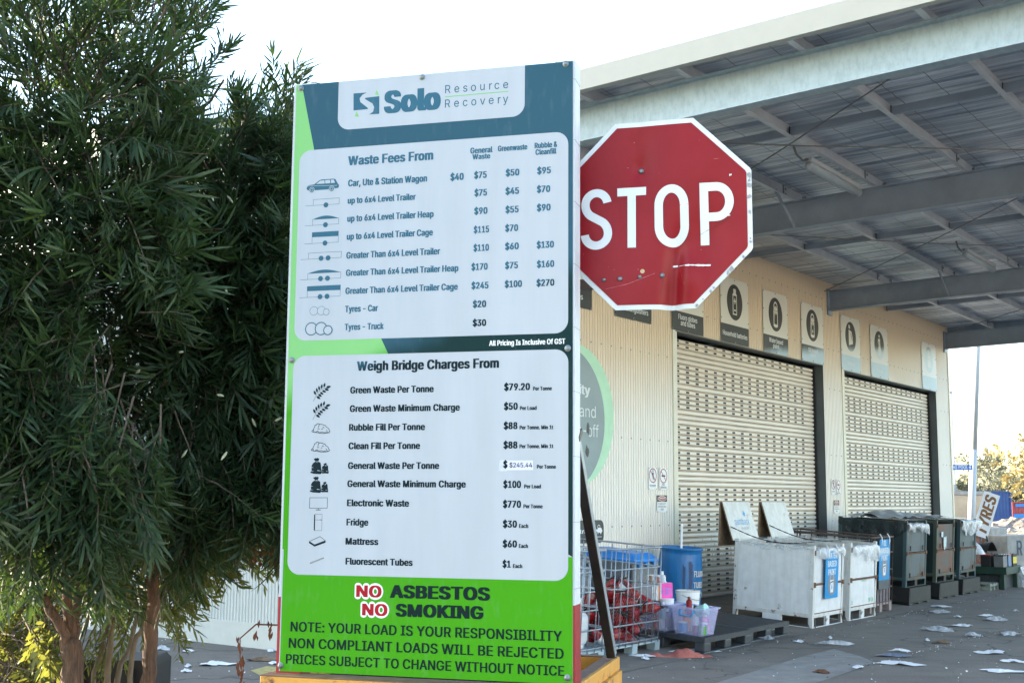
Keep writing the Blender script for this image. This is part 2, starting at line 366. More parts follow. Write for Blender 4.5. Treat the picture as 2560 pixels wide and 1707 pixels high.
# lettering: a plain grotesque alphabet stored as outlines ---------------
GA = [chr(c) for c in range(35,127) if chr(c) not in "'\\\"`"]
GLYPH = {'$': (0.4466, ['*j&a*j/(+9/(+9&a', '+$(G*@(N)y(Y)Y(l)A)&)/)A(~)_(x*&)a*&)i)b*()A*D)2*t))+L),+o)8,/)K,@)f,E)z,C*;,=*J,,*]+Z*t*>+<)o+O)A+v)0,;)+,b)/-():-E)L-a)f-v*8.2+(.>+b.7,D-v,[-b,o-G,z-+-#,h,=,h,/-5+h-P+8-^*h-]*<-N)z-5)m,o)r,H*(,3*?,#+u+P,S+3,y*f-%*O-+*)-()d,x)D,g)*,M(n,/([+g(N']), '&': (0.4476, ['*e(I*,(P)g(])K(o)6)))%)B(w)_(t)~(}*R):*y)m+J+),E+D,e+K-(+E-B+,-Z*i-b*F-X*/-B*&,}*/,W*M,+-I(P,X(P)r+l)N,D)B,|)H-G)R-^)b-r*#.-*<.6*h.;+C.2+m-s,%-T,--?,-,h+z,F+[,#*,*p)g*L)^*<)X)|)f)N*$)5*J)&*y)&+@)2+k)M,0)x,D*Q,I+$-++$-&*J,v)|,a)S,9)%+~(n+T(W']), ',': (0.1878, ['(x&2);)>*&)>)K&2']), '-': (0.4531, [',=+9,=*Z)k*Z)k+9']), '.': (0.1878, [')V(L)H(N)6(Y)-(f))({)+).)6)@)H)L)V)N)g)L)y)@*%)5*+({*%(f)y(Y)g(N']), '0': (0.4531, ['+((I*C(T){(j)]),)E)R)4*()**_)&+C)*,()4,_)E-4)]-Z){-y*C.2+(.>+g.2,/-y,L-Z,e-4,v,_-$,(-(+C-$*_,v*(,e)R,L),,/(j+h(T', '+())+P)1+i)A+|)X,;*A,D+C,;,F+|-/+i-F+P-V+(-a*X-V*A-F*.-/)o,F)f+C)o*A*.)X*A)A*X)1']), '1': (0.4531, [')C(P)C).,u).,u(P', '+Y.7+Y(P*t(P*t-S)M,R)M->*f.7']), '2': (0.4531, [')7(P)7)%+a+a+~,3,,,a,(-$+o-D+M-X+$-a*^-Z*:-G*$-&)x,V)9,V)<,{)F-?)b-i)z-}*<.1*].:+%.>+I.;+j.1,8-t,L-^,]-C,j,r,e,4,U+o,1+:*7)0,s)0,s(P']), '3': (0.4531, ['*z(I*2(T)S(u)=)0).)K(~)})f)})n)_)~)G*:)6*d)*+,))+N)0+l)>,&)T,3)s,5*:,-*Y+v*u+X+/+>+7*;+=*;+r+g-W)=-W)=.7,b.7,b-b*s+[*s+h+V+f+{+Y,J+=,a*~,s*P,v)x,o)V,U),,0(g+X(P']), '4': (0.4531, ['(z)b(z*<+<.7+~.7)f*A-0*A-0)b', '+a(P+a,*,C,*,C(P']), '5': (0.4531, ['*}(I*H(P)k(n)B)@)7)[)3){)s){)~)W*C)8*i)++:)++d)>,%)a,3*3,/*g,%*}+l+=+M+P+7+X*p+Z*O+T*3+J)y+;):+B)W.7,Z.7,Z-W*5-W*#+t*F,-*p,8+E,8+m,-,2+u,U+O,i+,,s*_,t*.,m)e,^)C,I)&,/(k+l(W+H(M']), '6': (0.4531, ['+&(I*](M*;(W)y(j)a)%)K)A)>)d)7*-)9*_)G+4)e+n+A.7,..7*5+J*/+J*H+k*r,#+S+~,(+n,L+O,g+%,r*N,o)r,])@,H)#,0(i+](Q', '+&)&+H)-+n)C,+)h,3*;,/*a+u+,+R+E+&+N*U+F*4+,){*a)v*<)~)i*;)C*a)-']), '7': (0.4531, [')X(P,/-W)5-W)5.7,u.7,u-T*C(P']), '8': (0.4531, ['+&(I*G(P*%([)d(n)K)))9)B).)a)+*$)0*J)D*x)g+=*7+N)v+[)^+o)E,;)=,j)A--)J-H)f-m*0.,*_.;+&.>+J.;+y.,,C-m,^-H,h--,l,j,d,;,J+o,3+[+s+N,B+=,e*x,z*J-#*$,{)a,q)B,^)),F(n,)([+c(P', '+&)(+M),+v)>,4)[,=*),7*H+|*l+V+(+&+0*Q+(*-*l)r*H)l*))u)[*3)>*[),', '+&+i+O+o+o,(,&,G,+,f,&-&+p-E+O-X+&-a*X-X*9-E*&-&)~,f*&,G*:,(*X+o']), '9': (0.4531, ['+&.>+K.:+n.0,0-z,I-c,]-E,k-$,r,Z,p,),c+S,D*v*h(P){(P+t+=+z+=+a*x+7*e*U*f*&*v)]+8)C+b)7,9):,r)L-G)a-d)y-z*L.6', '+&-a*a-Z*;-D*#,{)v,L){,(*4+[*V+A+&+8+H+=+n+S,++x,3,J,+,{+n-D+H-Z']), ':': (0.1878, [')V(L)H(N)6(Y)-(f))({)+).)6)@)H)L)V)N)g)L)y)@*%)5*+({*%(f)y(Y)g(N', ')V+T)B+Y)6+c)-+o)),()+,7)6,I)H,T)V,V)g,T)y,I*%,=*+,(*)+u)y+c)g+V']), 'A': (0.4797, ['(b(P*i.7+Y.7-d(P,y(P+b,%+--s+:-s*z,s)L(P', ')g*,)g*g,_*g,_*,']), 'B': (0.4561, [')3(P)3.7+J.6+q.0,5.$,X-e,k-M,y-%,|,U,u,5,f+w,P+e,&+P,&+K,D+D,b+4,z*v-+*_-2*D-4)r,~):,m(~,S(l+~(V+<(P', ')v)0+P)1,*)?,?)P,N)t,M*;,B*V,&*u+V+*)v+,', ')v+d+>+e+p+t,/,2,:,L,;,o,--6+i-N+H-V)v-W']), 'C': (0.5101, ['+P(I*y(N*I(^)|(y)X)@)=)l)**D(z+C)*,C)=,w)X-G)|-k*I.)*y.8+P.>,@.2-$-l-S-5-g,h-n,H-+,H,x,p,Y-:,9-M+f-Z+>-Z*g-L*:--*#,k)n,E)d+v)_+C)d*n)n*A*#)x*;)Y*V)C*w)4+>)-+f)-,&)3,J)B,h)Z,})|-+*>-n*>-b)n-S)R-$(x,A(U']), 'D': (0.5022, ['*{(P)W(P)W)0+J)4+t)?,G)_,_)},v*Y,}+D,v,/,i,U,T,v,,-?+d-N+9-V)T-W)T.7+C.5,7-~,c-f-*-C-D,u-V,B-a+e-]*c-N*,-8)X,a(~,4(f+Z(U', ')v.7)v(P)3(P)3.7']), 'E': (0.4186, [')3(P)3.7,b.7,b-W)v-W)v+e,O+e,O+*)v+*)v)0,e)0,e(P']), 'F': (0.41, [')3(P)3.7,^.7,^-W)v-W)v+[,F+[,F*})v*})v(P']), 'G': (0.5203, ['+R(I*y(N*I(_){(y)W)@)<)m)**D(z+C)*,C)<,w)W-G)z-k*H.)*w.8+N.>,@.2-%-j-T-3-o,I-+,I,v,o,_-2,A-H,&-S+e-Z+<-Z*v-R*U-C*:--*#,k)n,E)d+v)a+*)h*V)v*/*/)i*V)C+.)0+d)-,7)8,^)O,z)t-/*F-2*j-E*g+b*g+b+E-s+E-o*6-b)g-J)@-.(},Q(Z,&(M']), 'H': (0.5169, [')3(P)3.7)v.7)v+h,v+h,v.7-].7-](P,v(P,v+-)v+-)v(P']), 'I': (0.3004, ['(q(P(q)0)o)0)o-W(q-W(q.7+R.7+R-W*U-W*U)0+R)0+R(P']), 'J': (0.3964, ['*W(I*=(K)j(W)B(s)3))(z)S(s*K)Y*K)Z)y)c)X)s)A*-)2*H)**h)*+&)2+=)A+L)X+T)y+U.7,<.7,<*/,6)S+|))+Y(e+0(P']), 'K': (0.4667, [')a*/)a*x*T,#,X.7-S.7', ')3(P)3.7)v.7)v(P', ',b(P*Z+H+)+|-T(P']), 'L': (0.393, [')3(P)3.7)v.7)v)0,U)0,U(P']), 'M': (0.6282, [')3(P)3.7*6.7+Z*Y,.)(+z)(,B*<-q.7.t.7.t(P.2(P.5-].;-]-h,.,B(P+e(P*H+j)i-])p-])q-3)s(P']), 'N': (0.5234, [')3(P)3.7*%.7,R*<-1).-()-,}*;,}.7-d.7-d(P,q(P*J,@)e-W)p-Y)v+j)v(P']), 'O': (0.5333, ['+P(I*y(N*I(^)|(y)X)@)=)l)**D(z+C)*,C)=,w)X-G)|-k*I.)*y.8+P.>,).8,W.)-%-k-H-G-e,w-w,C.&+C-w*D-e)l-H)@-%(y,W(^,)(N', '+P),+u)0,:);,X)M,r)i-+*.-9*U-A+C-9,1-+,Y,r,{,X-:,:-L+u-W+P-[+--W*g-L*H-9*/,{)v,X)h,1)_+C)h*U)v*.*/)i*H)M*g);+-)0']), 'P': (0.4445, [')3(P)3.7+G.6+q./,8-|,a-[,{-2-+,Y-),$,t+N,T+(,(*g+]*[)f*X)f+7+=+8+X+<+y+K,4+c,C,1,C,a,4-.+p-J+K-U)v-W)v(P']), 'R': (0.449, [')3(P)3.7+H.6+r./,9-~,b-_,{-6-,,_-),),t+T,U+0,)*r+]*i)W*f)W+D+>+E+f+L+z+U,5+k,>+|,E,@,C,e,:-(,&-?+q-K+=-W)v-W)v(P', ',M(P+++*+v+*-?(P']), 'S': (0.4466, ['+$(G*@(N)y(Y)Y(l)A)&)/)A(~)_(x*&)a*&)i)b*()A*D)2*t))+L),+o)8,/)K,@)f,E)z,C*;,=*J,,*]+Z*t*>+<)o+O)A+v)0,;)+,b)/-():-E)L-a)f-v*8.2+(.>+b.7,D-v,[-b,o-G,z-+-#,h,=,h,/-5+h-P+8-^*h-]*<-N)z-5)m,o)r,H*(,3*?,#+u+P,S+3,y*f-%*O-+*)-()d,x)D,g)*,M(n,/([+g(N']), 'T': (0.4486, ['(r-W(r.7-4.7-4-W+F-W+F(P*a(P*a-W']), 'U': (0.5172, ['+H(H*_(P*&(k)V)7)<)k)3*K)3.7)u.7)u*P*$)v*:)S*Y);*u)0+H)++i)-,7);,V)S,l)v,w*P,w.7-].7-]*K-S)k-9)7,j(k,1(P']), 'W': (0.6862, ['*9(P(b.7)I.7*F*N*e(z*[(z*q*$+y.7,j.7-j*D.+(z-}(z.4)v/<.70%.7.L(P-Z(P,X,<,<-p,J-p,8,j++(P']), 'Y': (0.4718, ['*k(P*k*p(b.7)R.7*s,$+?+++$+++5+T,k.7-Z.7+Q*p+Q(P']), 'a': (0.3892, ['*>(G)}(J)U(U).(u(s)G(p)e(u*-).*N)V*j*%*u+N+0+X+>+S+i+G+|+5,.*d,7*D,4*$,&)j+o)[+W({+j)<,=)g,Z*G,m+4,i+Z,Z+u,G,.,,,7+p,=+@,=(P+Z(P+Z)++U)++A(k+$(U*c(K', '*H)#*z)-+2)7+G)L+W)p+Y*]+8*P*,*?)k*2)Z*#)S)b)^)?){)+']), 'b': (0.4244, ['+*(H*_(L*B(Y*-(k)o)2)i)2)i(P),(P),.7)k.7)k,+)o,+*3,Q*S,g*w,n+N,k+q,^,?,>,U+|,g+W,q+/,s*C,m)s,U);,@(y+q(W+O(L', '*|)%+G)-+p)J,,){,4*[,,+=+p+m+H,/*|,6*T,/*.+o)r+?)j*[)r)y*.)I*U),']), 'c': (0.3957, ['*o(H*F(L)~(X)^(m)C),)/)L(|)t(t*Y(|+B)/+j)C,/)^,I)~,^*F,j*o,n+I,g+x,P,@,.,V+Z+v+K+m+c+X+z+C,,+*,4*Q,3*/+})k+T)Y*y)Y*<)k)b*%)A*9)2*Q))*o)$+8)++T)9+k)P+w)n,W)^,A)/+y(g+J(O']), 'd': (0.4244, ['*c(H*=(L)w(W)L(y)6);(|)s(u*C(w+/)%+W)7+|)L,>)x,^*=,k*q,n+9,g+Y,Q+y,++~,++~.7,b.7,b(P,$(P,$)2+z)2+_(k+J(Y+.(L', '*m)%+7),+^)I+w)y,#*[+w+?+_+o+7,/*m,6*D,/)x+m)a+=)W*[)a){)y)J*D)-']), 'e': (0.4039, ['*t(H*5(Q)n(b)O(y)8);)&)_(x*-(t*Y(x+,)&+T)7+z)N,<)l,S*2,e*m,n+7,k+Z,^+|,I,4,7,K+o,V+P,a*b,a*G)B*G)B*},>*}+}*j+x+9+k+^+T+z+7,0*m,6*E,0*0,$)r+i)f+S)Y+0)X*?)g)c*+);*X)(++)%+J)/+^);+y)b,Y)R,C)&+y(b+E(L']), 'f': (0.2537, ['+),i+),3(V,3(V,i', ')H(P)H-C)M-h)f.0*/.E*Y.L+1.E+8.C+(-i*c-o*E-j*8-a*.-I*,(P']), 'g': (0.4251, ['*o%m*>%q)h&&)A&B)*&f)](&)~&^*K&K+%&I+S&V+l&j+z((+~(J+~);+y);+Q(k*}(W*>(X)y(e)Z(v)7)A(|)w(u*F(u*v)%+X)7+})M,>)i,U*-,f*d,n+9,g+Z,R+{,+,$,+,$,i,b,i,b(G,X&m,A&C+x&(+H%s', '*m)2+8)8+_)Q+w)~,#*a+x+@+_+o+8,/*m,6*D,/)y+n)a+?)W*a)a*$)y)R*E)8']), 'h': (0.41, [')k+()k(P),(P),.7)k.7)k+f)^+f)z,?*6,V*R,f*s,n+F,l+n,^,(,M,A,-,N+Y,Q(P+o(P+n+A+g+_+V+w+A,,+%,4*[,3*?,)*/+y)w+b)o+L']), 'i': (0.1666, ['),(P),,i)k,i)k(P', ')K-N)--Z(}-l({-x)$.0)-.:)K.F)k.:)s.0)w-x)u-l)k-Z']), 'k': (0.3807, [')g*&)g*t)r*t+c,i,T,i*V*g*O*g', '),(P),.7)k.7)k(P', '+m(P*2*X*^+*,b(P']), 'l': (0.1891, ['*)(N)e(Q)J(])9(p),);),.7)k.7)l)G)q)5)x)/*H)-*S(S']), 'm': (0.6098, ['),(P),,i)i,i)i+n)e+n)q,4*1,T*J,f*q,p+?,l+f,U,#,1,-+n,#+n,1,2,E,K,a,_-$,l-H,p-o,k.6,Y.P,?.c+v.h+U.i(P.*(P.*+C.%+b-v+x-d,+-6,6,t,3,[,&,J+p,?+W,;+<,;(P+W(P+V+U+P+l+B+~+/,/*g,6*L,3*4,()|+p)o+T)k+3)k(P']), 'n': (0.4097, [')k+()k(P),(P),,i)i,i)i+f)^+f)z,?*6,V*R,f*s,n+F,l+n,^,(,M,A,-,N+Y,Q(P+o(P+n+A+g+_+V+w+A,,+%,4*[,3*?,)*/+y)w+b)o+L']), 'o': (0.4152, ['*o(H*F(L)~(X)^(m)C),)/)L(|)t(t*Y(|+B)/+j)C,/)^,I)~,^*F,j*o,n+<,j+a,^,%,I,?,/,S+j,c+B,k*Y,h*-,[)_,J);,3(y+r(b+N(Q', '*o)$+=),+S)9+g)J+~)|,+*Y+~+:+g+k+S+}+=,/*o,6*E,/*/+})x+k)a+:)W*Y)a)|)x)J*/)9*E),']), 'p': (0.4244, ['),%u),,i)i,i)i,+)o,+*9,W*^,j+=,m+q,^,3,J,K,1,_+l,m+D,s*t,s*C,m)s,_)K,@(y,$(b+a(Q+=(I*l(J*K(T*4(e)o)2)k)2)k%u', '*|)%+G)-+p)J,,){,4*[,,+=+p+m+H,/*|,6*T,/*.+o)r+?)j*[)r)y*.)I*U),']), 'r': (0.2591, ['),(P),,i)i,i)i,-)l,-*#,K*A,d*h,n+8,n+8,.*d,1*F,+*&+q)r+X)k+2)k(P']), 's': (0.365, ['*T(H)v(O)F(g)&)1(v)U)U)d)^)K)u)3*.)**S)#+/)/+B)<+M)L+O)o+=*++#*6){*M)X*])6*{)&+G)&+f),+})I,J)l,_*,,i*j,n+7,g+b,O+x,6,0+i+Q+Z+E+t+/,.*i,8*@,6**,.)n+v)f+Z)k+D)u+8*3+++>*l+n*S,.*3,7)d,4)H,+)1+c(f+,(M']), 't': (0.2274, ['*l,i*l,3(V,3(V,i', ')8-l)w-l)y)G*%)4*0)-*H))*j)-*u(R*F(L)n(U)I(r)<)2)8)T']), 'u': (0.41, ['*T(K**(Q)a(d)C)%)6)?),*)),,i)k,i)k*.)n)i)z)M*1)9*I)-*h))+,)-+F):+[)O+j)n+o*7+o,i,Q,i,Q(P+q(P+q)S+z)S+s)?+R(m++(S']), 'v': (0.3892, ['*A(P(c,i)K,i*M)y*n(g*V(g*{*++x,i,a,i+&(P']), 'w': (0.5671, ['*((P(i,i)N,i*/*G*M({*C({*O)Z+A,i,(,i,c*G-$({,u({,~)H-u,i.[,i-@(P,](P+Z,>+j,>*g(P']), 'x': (0.3786, ['(g(P*I*z*I*I(o,i)[,i*o*n*M*n*{+c+a,i,L,i*q*G*q*v,R(P+f(P*K*T*m*T*@)c)R(P']), 'y': (0.3892, [')%%y)4&S)Y&O)v&Z*-&u*A(O(c,i)K,i*H*+*n(g*V(g*{*++x,i,a,i*[&O*A&0)|%y)R%s'])}
_TXT = {}
CAPH = .5087
def _dec(t): return (GA.index(t[0])*len(GA)+GA.index(t[1])-400)/1000
from mathutils.geometry import delaunay_2d_cdt
def _wind(x, y, cons):
    wn = 0
    for c in cons:
        for i in range(len(c)):
            (x0, y0), (x1, y1) = c[i-1], c[i]
            if y0 <= y < y1 and (x1-x0)*(y-y0)-(x-x0)*(y1-y0) > 0: wn += 1
            elif y1 <= y < y0 and (x1-x0)*(y-y0)-(x-x0)*(y1-y0) < 0: wn -= 1
    return wn
_CH = {}
def glyph(ch):
    if ch not in _CH:
        adv, cons = GLYPH[ch]; cons = [[(_dec(c[i:i+2]), _dec(c[i+2:i+4])) for i in range(0, len(c), 4)] for c in cons]
        vs = []; ed = []
        for c in cons:
            o = len(vs); vs += [Vector(p) for p in c]; ed += [(o+i, o+(i+1) % len(c)) for i in range(len(c))]
        v2, _, f2 = delaunay_2d_cdt(vs, ed, [], 0, 1e-5)[:3]; keep = []
        for f in f2:
            cx = sum(v2[i].x for i in f)/len(f); cy = sum(v2[i].y for i in f)/len(f)
            if _wind(cx, cy, cons): keep.append(tuple(f))
        _CH[ch] = (adv, [(v.x, v.y) for v in v2], keep)
    return _CH[ch]
def glyphs(s, bold=0, space=1.0):
    key = (s, space)
    if key not in _TXT:
        vs = []; fs = []; x = 0
        for ch in s:
            if ch == ' ': x += .19*space; continue
            adv, v2, f2 = glyph(ch); o = len(vs); vs += [(a+x, b) for a, b in v2]; fs += [tuple(i+o for i in f) for f in f2]; x += adv*space
        _TXT[key] = (vs, fs)
    return _TXT[key]
def letters(mb, s, x, z, width, cap, y=0, mi=0, bold=0, space=1.0, align='l', fn=None, halo=0):
    """text in the x,z plane, face toward -y; width fits the text box, cap is the capital height; bold thickens the strokes"""
    bold = max(0, bold); vs, fs = glyphs(s, 0, space+bold*1.5); x0 = min(v[0] for v in vs)-bold-halo; x1 = max(v[0] for v in vs)+bold+halo
    kz = cap/(CAPH+bold*.4); kx = (width/(x1-x0)) if width else kz*.8
    wd = kx*(x1-x0); ox = x - (wd/2 if align == 'c' else wd if align == 'r' else 0)
    if halo: sh = [(halo*math.cos(R(30*k)), halo*math.sin(R(30*k))) for k in range(12)]+[(0,0)]
    elif bold:
        k = max(2, math.ceil(2*bold/.045)+1); sh = [(-bold+2*bold*i/(k-1), dz) for i in range(k) for dz in ((-bold*.2, bold*.2) if bold > .015 else (0,))]
    else: sh = [(0,0)]
    for i, (dx, dz) in enumerate(sh):
        pts = [(ox+(v[0]+dx-x0)*kx, y-.00002*i, z+(v[1]+dz+bold*.2)*kz) for v in vs]
        if fn: pts = [fn(p) for p in pts]
        mb.add(pts, fs, mi)
def ribbon(mb, pts, wdt, y, mi=0, closed=False):
    pts = list(pts); k = len(pts)
    for i in range(k if closed else k-1):
        a = Vector((pts[i][0], 0, pts[i][1])); b = Vector((pts[(i+1)%k][0], 0, pts[(i+1)%k][1])); t = (b-a)
        if t.length < 1e-6: continue
        t.normalize(); nn = Vector((-t.z,0,t.x))*wdt/2; e = t*wdt*.3; Y = Vector((0,y,0))
        mb.poly([a-nn-e+Y, b-nn+e+Y, b+nn+e+Y, a+nn-e+Y], mi)
def disc(mb, cx, cz, rx, y, mi=0, rz=None, n=40, a0=0, a1=2*math.pi):
    rz = rz or rx
    mb.poly([(cx+rx*math.cos(a0+(a1-a0)*i/n), y, cz+rz*math.sin(a0+(a1-a0)*i/n)) for i in range(n)], mi)
def ring(mb, cx, cz, r, wd, y, mi=0, n=40, rz=None):
    k = (rz or r)/r
    for i in range(n):
        a, b = 2*math.pi*i/n, 2*math.pi*(i+1)/n
        mb.poly([(cx+q*math.cos(t), y, cz+q*k*math.sin(t)) for q, t in ((r-wd/2,a),(r-wd/2,b),(r+wd/2,b),(r+wd/2,a))], mi)
def rrect(x0, x1, z0, z1, r, corners=(1,1,1,1), n=8):
    pts = []
    for (cx, cz, a), on in zip(((x1-r,z1-r,0),(x0+r,z1-r,90),(x0+r,z0+r,180),(x1-r,z0+r,270)), corners):
        if on: pts += [(cx+r*math.cos(R(a+90*i/n)), cz+r*math.sin(R(a+90*i/n))) for i in range(n+1)]
        else: pts.append((x1 if a in (0,270) else x0, z1 if a in (0,90) else z0))
    return pts
# ================================================================== ground
g = MB(); g.grid(lambda u,v: (-900+1800*u, -300+2100*v, 0), 24, 24)
tag(g.build('ground', 'asphalt'), kind='structure')
g = MB(); A = [wl(9.13,-6.1,.004), wl(44,-6.1,.004), wl(44,-9.0,apron(-9.0)+.004), wl(9.13,-9.0,apron(-9.0)+.004)]
g.poly([A[3],A[2],A[1],A[0]][::-1]); tag(g.build('forecourt_apron', 'asphalt'), kind='structure')
g = MB()
pp = [gz(1790,1707), gz(1905,1672), gz(2010,1640), gz(2085,1622), gz(2150,1640), gz(2185,1655), gz(2120,1680), gz(2040,1707), gz(2000,1740), gz(1790,1740)]
g.poly([p+Vector((0,0,.004)) for p in pp]); tag(g.build('asphalt_patch', 'patch'), kind='structure')
g = MB(); pp = [gz(626,1676), gz(668,1665), gz(735,1672), gz(735,1690), gz(650,1688)]
g.poly([p+Vector((0,0,.004)) for p in pp]); tag(g.build('yellow_ground_marking', plain('worn yellow line paint', (.42,.36,.14), .8, var=.3, scale=14)), kind='structure')

# ================================================================== shed
shed = thing('depot_shed', 'long cream corrugated metal shed with two roller doors under the steel canopy', 'building', wl(9.13,-8.47,0), WROT)
LW, HT, DP = 19.17, 5.60, 12.0
def corr(mb, x0, x1, z0, z1, pitch=.064, amp=.006, y=0, axis='x', mi=0):
    """ribbed sheet: trapezoid ribs"""
    k = max(1, int((x1-x0)/pitch)); p = (x1-x0)/k; xs = []
    for i in range(k):
        xs += [(x0+i*p, 0), (x0+i*p+.55*p, 0), (x0+i*p+.68*p, amp*2), (x0+i*p+.87*p, amp*2)]
    xs.append((x1, 0)); vs = []
    for z in (z0, z1):
        for x, d in xs: vs.append((x, y+d, z) if axis == 'x' else (y+d, x, z))
    q = len(xs); mb.add(vs, [(i,i+1,q+i+1,q+i) for i in range(q-1)], mi)
D1, D2 = (15.41-9.13, 20.92-9.13), (21.86-9.13, 27.37-9.13); ZH = 4.03; REC = .195
fw = MB()
for a, b, z0, z1 in ((0.05,D1[0],0,HT),(D1[0],D1[1],ZH,HT),(D1[1],D2[0],0,HT),(D2[0],D2[1],ZH,HT),(D2[1],LW-.05,0,HT)): corr(fw, a, b, z0, z1)
# screw rows on the front sheet
scr = fw
for z in (1.25, 2.42, 3.62, 4.35, 5.25):
    for i in range(76):
        x = .3+i*.25
        if z < 4.1 and (D1[0]-.12 < x < D1[1]+.1 or D2[0]-.12 < x < D2[1]+.1): continue
        scr.box(x-.009, x+.009, -.006, 0, z-.009, z+.009, 1)
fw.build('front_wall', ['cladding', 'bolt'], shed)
swl = MB(); corr(swl, 0.05, DP, .26, HT, .05, .006, axis='y'); swl.build('side_wall', plain('pale grey cladding', (.60,.62,.58), .5, var=.04), shed)
MB().box(-.022, -.002, .03, DP, 0.0, .262).build('base_flashing', plain('base flashing', (.60,.62,.57), .5, var=.05), shed)
MB().box(-.03, .05, -.03, .05, 0, HT+.0).build('corner_trim', 'cream_flash', shed)
e = MB(); corr(e, 0.05, DP, 0, HT, .064, .006, y=LW, axis='y'); e.build('end_wall', 'cream_flash', shed)
MB().box(LW-.05, LW+.03, -.02, .06, 0, HT).build('corner_trim', 'cream_flash', shed)
MB().box(0, LW, DP-.05, DP, 0, HT).build('rear_wall', 'cream_flash', shed)
rf = MB()
rf.add([(-.1,.05,HT+.02),(LW+.1,.05,HT+.02),(LW+.1,DP/2,HT+.9),(-.1,DP/2,HT+.9),(LW+.1,DP+.1,HT+.02),(-.1,DP+.1,HT+.02)], [(0,1,2,3),(3,2,4,5)])
rf.poly([(0,.05,HT),(0,DP/2,HT+.88),(0,DP,HT)]); rf.poly([(LW,.05,HT),(LW,DP/2,HT+.88),(LW,DP,HT)])
rf.build('roof', 'fascia', shed)
PAT = 'SS---' + 'SSSS-SSSS---'*6
for a, b in (D1, D2):
    x1 = b
    rv = MB(); rv.box(x1-.012, x1, .004, REC+.06, 0, ZH); rv.box(a, x1-.012, .004, REC+.06, ZH-.012, ZH); build_each(rv, 'door_reveal', 'dark_steel', shed)
    sl_ = MB(); sp = .075; k = int((ZH-.1)/sp); prof = [(.0,.000),(.010,.000),(.020,.020),(.042,.024),(.062,.020),(.070,.000)]
    vs = []; 
    for i in range(k+1):
        for dz, dy in prof: vs.append((ZH-.06-sp*(i+1)+dz, REC+.012-dy))
    vs.sort(); q = len(vs); V3 = [(a+.05,y,max(0,z)) for z,y in vs] + [(x1-.045,y,max(0,z)) for z,y in vs]
    sl_.add(V3, [(i,q+i,q+i+1,i+1) for i in range(q-1)]); sl_.m = [2 if (vs[i][1] > REC+.008 or vs[i+1][1] > REC+.008) else 0 for i in range(q-1)]
    nsl = int((x1-a-.5)/.303)
    for i in range(k):
        if PAT[i % len(PAT)] != 'S': continue
        zc = ZH-.06-sp*(i+1)+.042
        for j in range(nsl+1):
            xc = a+.11+j*.303
            if xc > x1-.52: continue
            y = REC+.012-.0255; sl_.poly([(xc-.05,y,zc-.014),(xc+.05,y,zc-.014),(xc+.05,y,zc+.014),(xc-.05,y,zc+.014)], 1)
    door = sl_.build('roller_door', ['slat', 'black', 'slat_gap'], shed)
    rv = MB(); rv.box(x1-.05, x1-.013, REC-.04, REC+.03, 0, ZH-.013); rv.build('door_guide', 'black', door)
    gd = MB(); gd.box(a-.07, a+.0, -.012, .0, 0, ZH+.02); gd.box(a-.005, a+.055, -.008, REC+.03, 0, ZH-.013); build_each(gd, 'door_guide', 'cream_flash', door)

# ================================================================== canopy
can = thing('steel_canopy', 'steel framed awning roof with silver foil underside in front of the shed', 'canopy', wl(9.85,-8.47,0), WROT)
SL = .0197; YO = -6.75                     # rises outward, outer edge local y
def cz(y): return -SL*y
def ibeam(mb, x, y0, y1, zb, zt, fw_=.16, tw=.010, tf_=.014, mi=0):
    for (xa, xb, za, zb_) in ((x-fw_/2,x+fw_/2,zb,zb+tf_),(x-tw/2,x+tw/2,zb+tf_,zt-tf_),(x-fw_/2,x+fw_/2,zt-tf_,zt)):
        vs = [(xx,yy,zz+cz(yy)) for xx in (xa,xb) for yy in (y0,y1) for zz in (za,zb_)]
        mb.add(vs, [(0,1,3,2),(4,6,7,5),(0,4,5,1),(2,3,7,6),(0,2,6,4),(1,5,7,3)], mi)
BX = [0, 14.70-9.85, 21.25-9.85, 28.12-9.85]
for i, x in enumerate(BX):
    b = MB(); ibeam(b, x, YO, -.03 if i else -.03, 5.06, 5.43)
    b.box(x-.10, x+.10, -.03, -.004, 4.98, 5.46)
    b.build('beam', 'galv' if i == 0 else 'beam', can)
PUR = [-7.42+8.47-1.08*0 for _ in (0,)]
pys = [-(n+8.47) for n in (-7.42,-6.29,-5.21,-4.10,-3.0,-1.9)]
X0, X1 = -.42, 28.3-9.85
for y in pys:
    z = 5.432+cz(y); p = MB()
    p.box(X0+.02, X1, y-.002, y+.002, z, z+.15); p.box(X0+.02, X1, y-.06, y-.003, z, z+.004); p.box(X0+.02, X1, y+.003, y+.06, z+.146, z+.15)
    for x in BX[1:]:
        for dx in (-.35, .35):
            p.box(x+dx-.012, x+dx+.012, y-.012, y-.003, z+.006, z+.145, 1)
            for dz in (.035, .11): p.box(x+dx*.8-.012, x+dx*.8+.012, y-.014, y-.003, z+dz-.012, z+dz+.012, 1)
    p.build('purlin', ['purlin', 'bolt'], can)
for x in (12.05-9.85, 17.66-9.85, 24.24-9.85):
    p = MB(); ys_ = [-.02]+pys
    for i in range(len(ys_)-1):
        ya, yb = ys_[i]-.03, ys_[i+1]+.03
        vs = [(xx,yy,5.445+cz(yy)+zz) for xx in (x-.018,x+.018) for yy in (ya,yb) for zz in (0,.085)]
        p.add(vs, [(0,1,3,2),(4,6,7,5),(0,4,5,1),(2,3,7,6),(0,2,6,4),(1,5,7,3)])
        p.box(x-.03, x+.03, ya-.004, ya+.004, 5.44+cz(ya), 5.54+cz(ya), 1)
    build_each(p, 'bridging', ['beam', 'black'], can)
rs = MB(); zt = 5.585
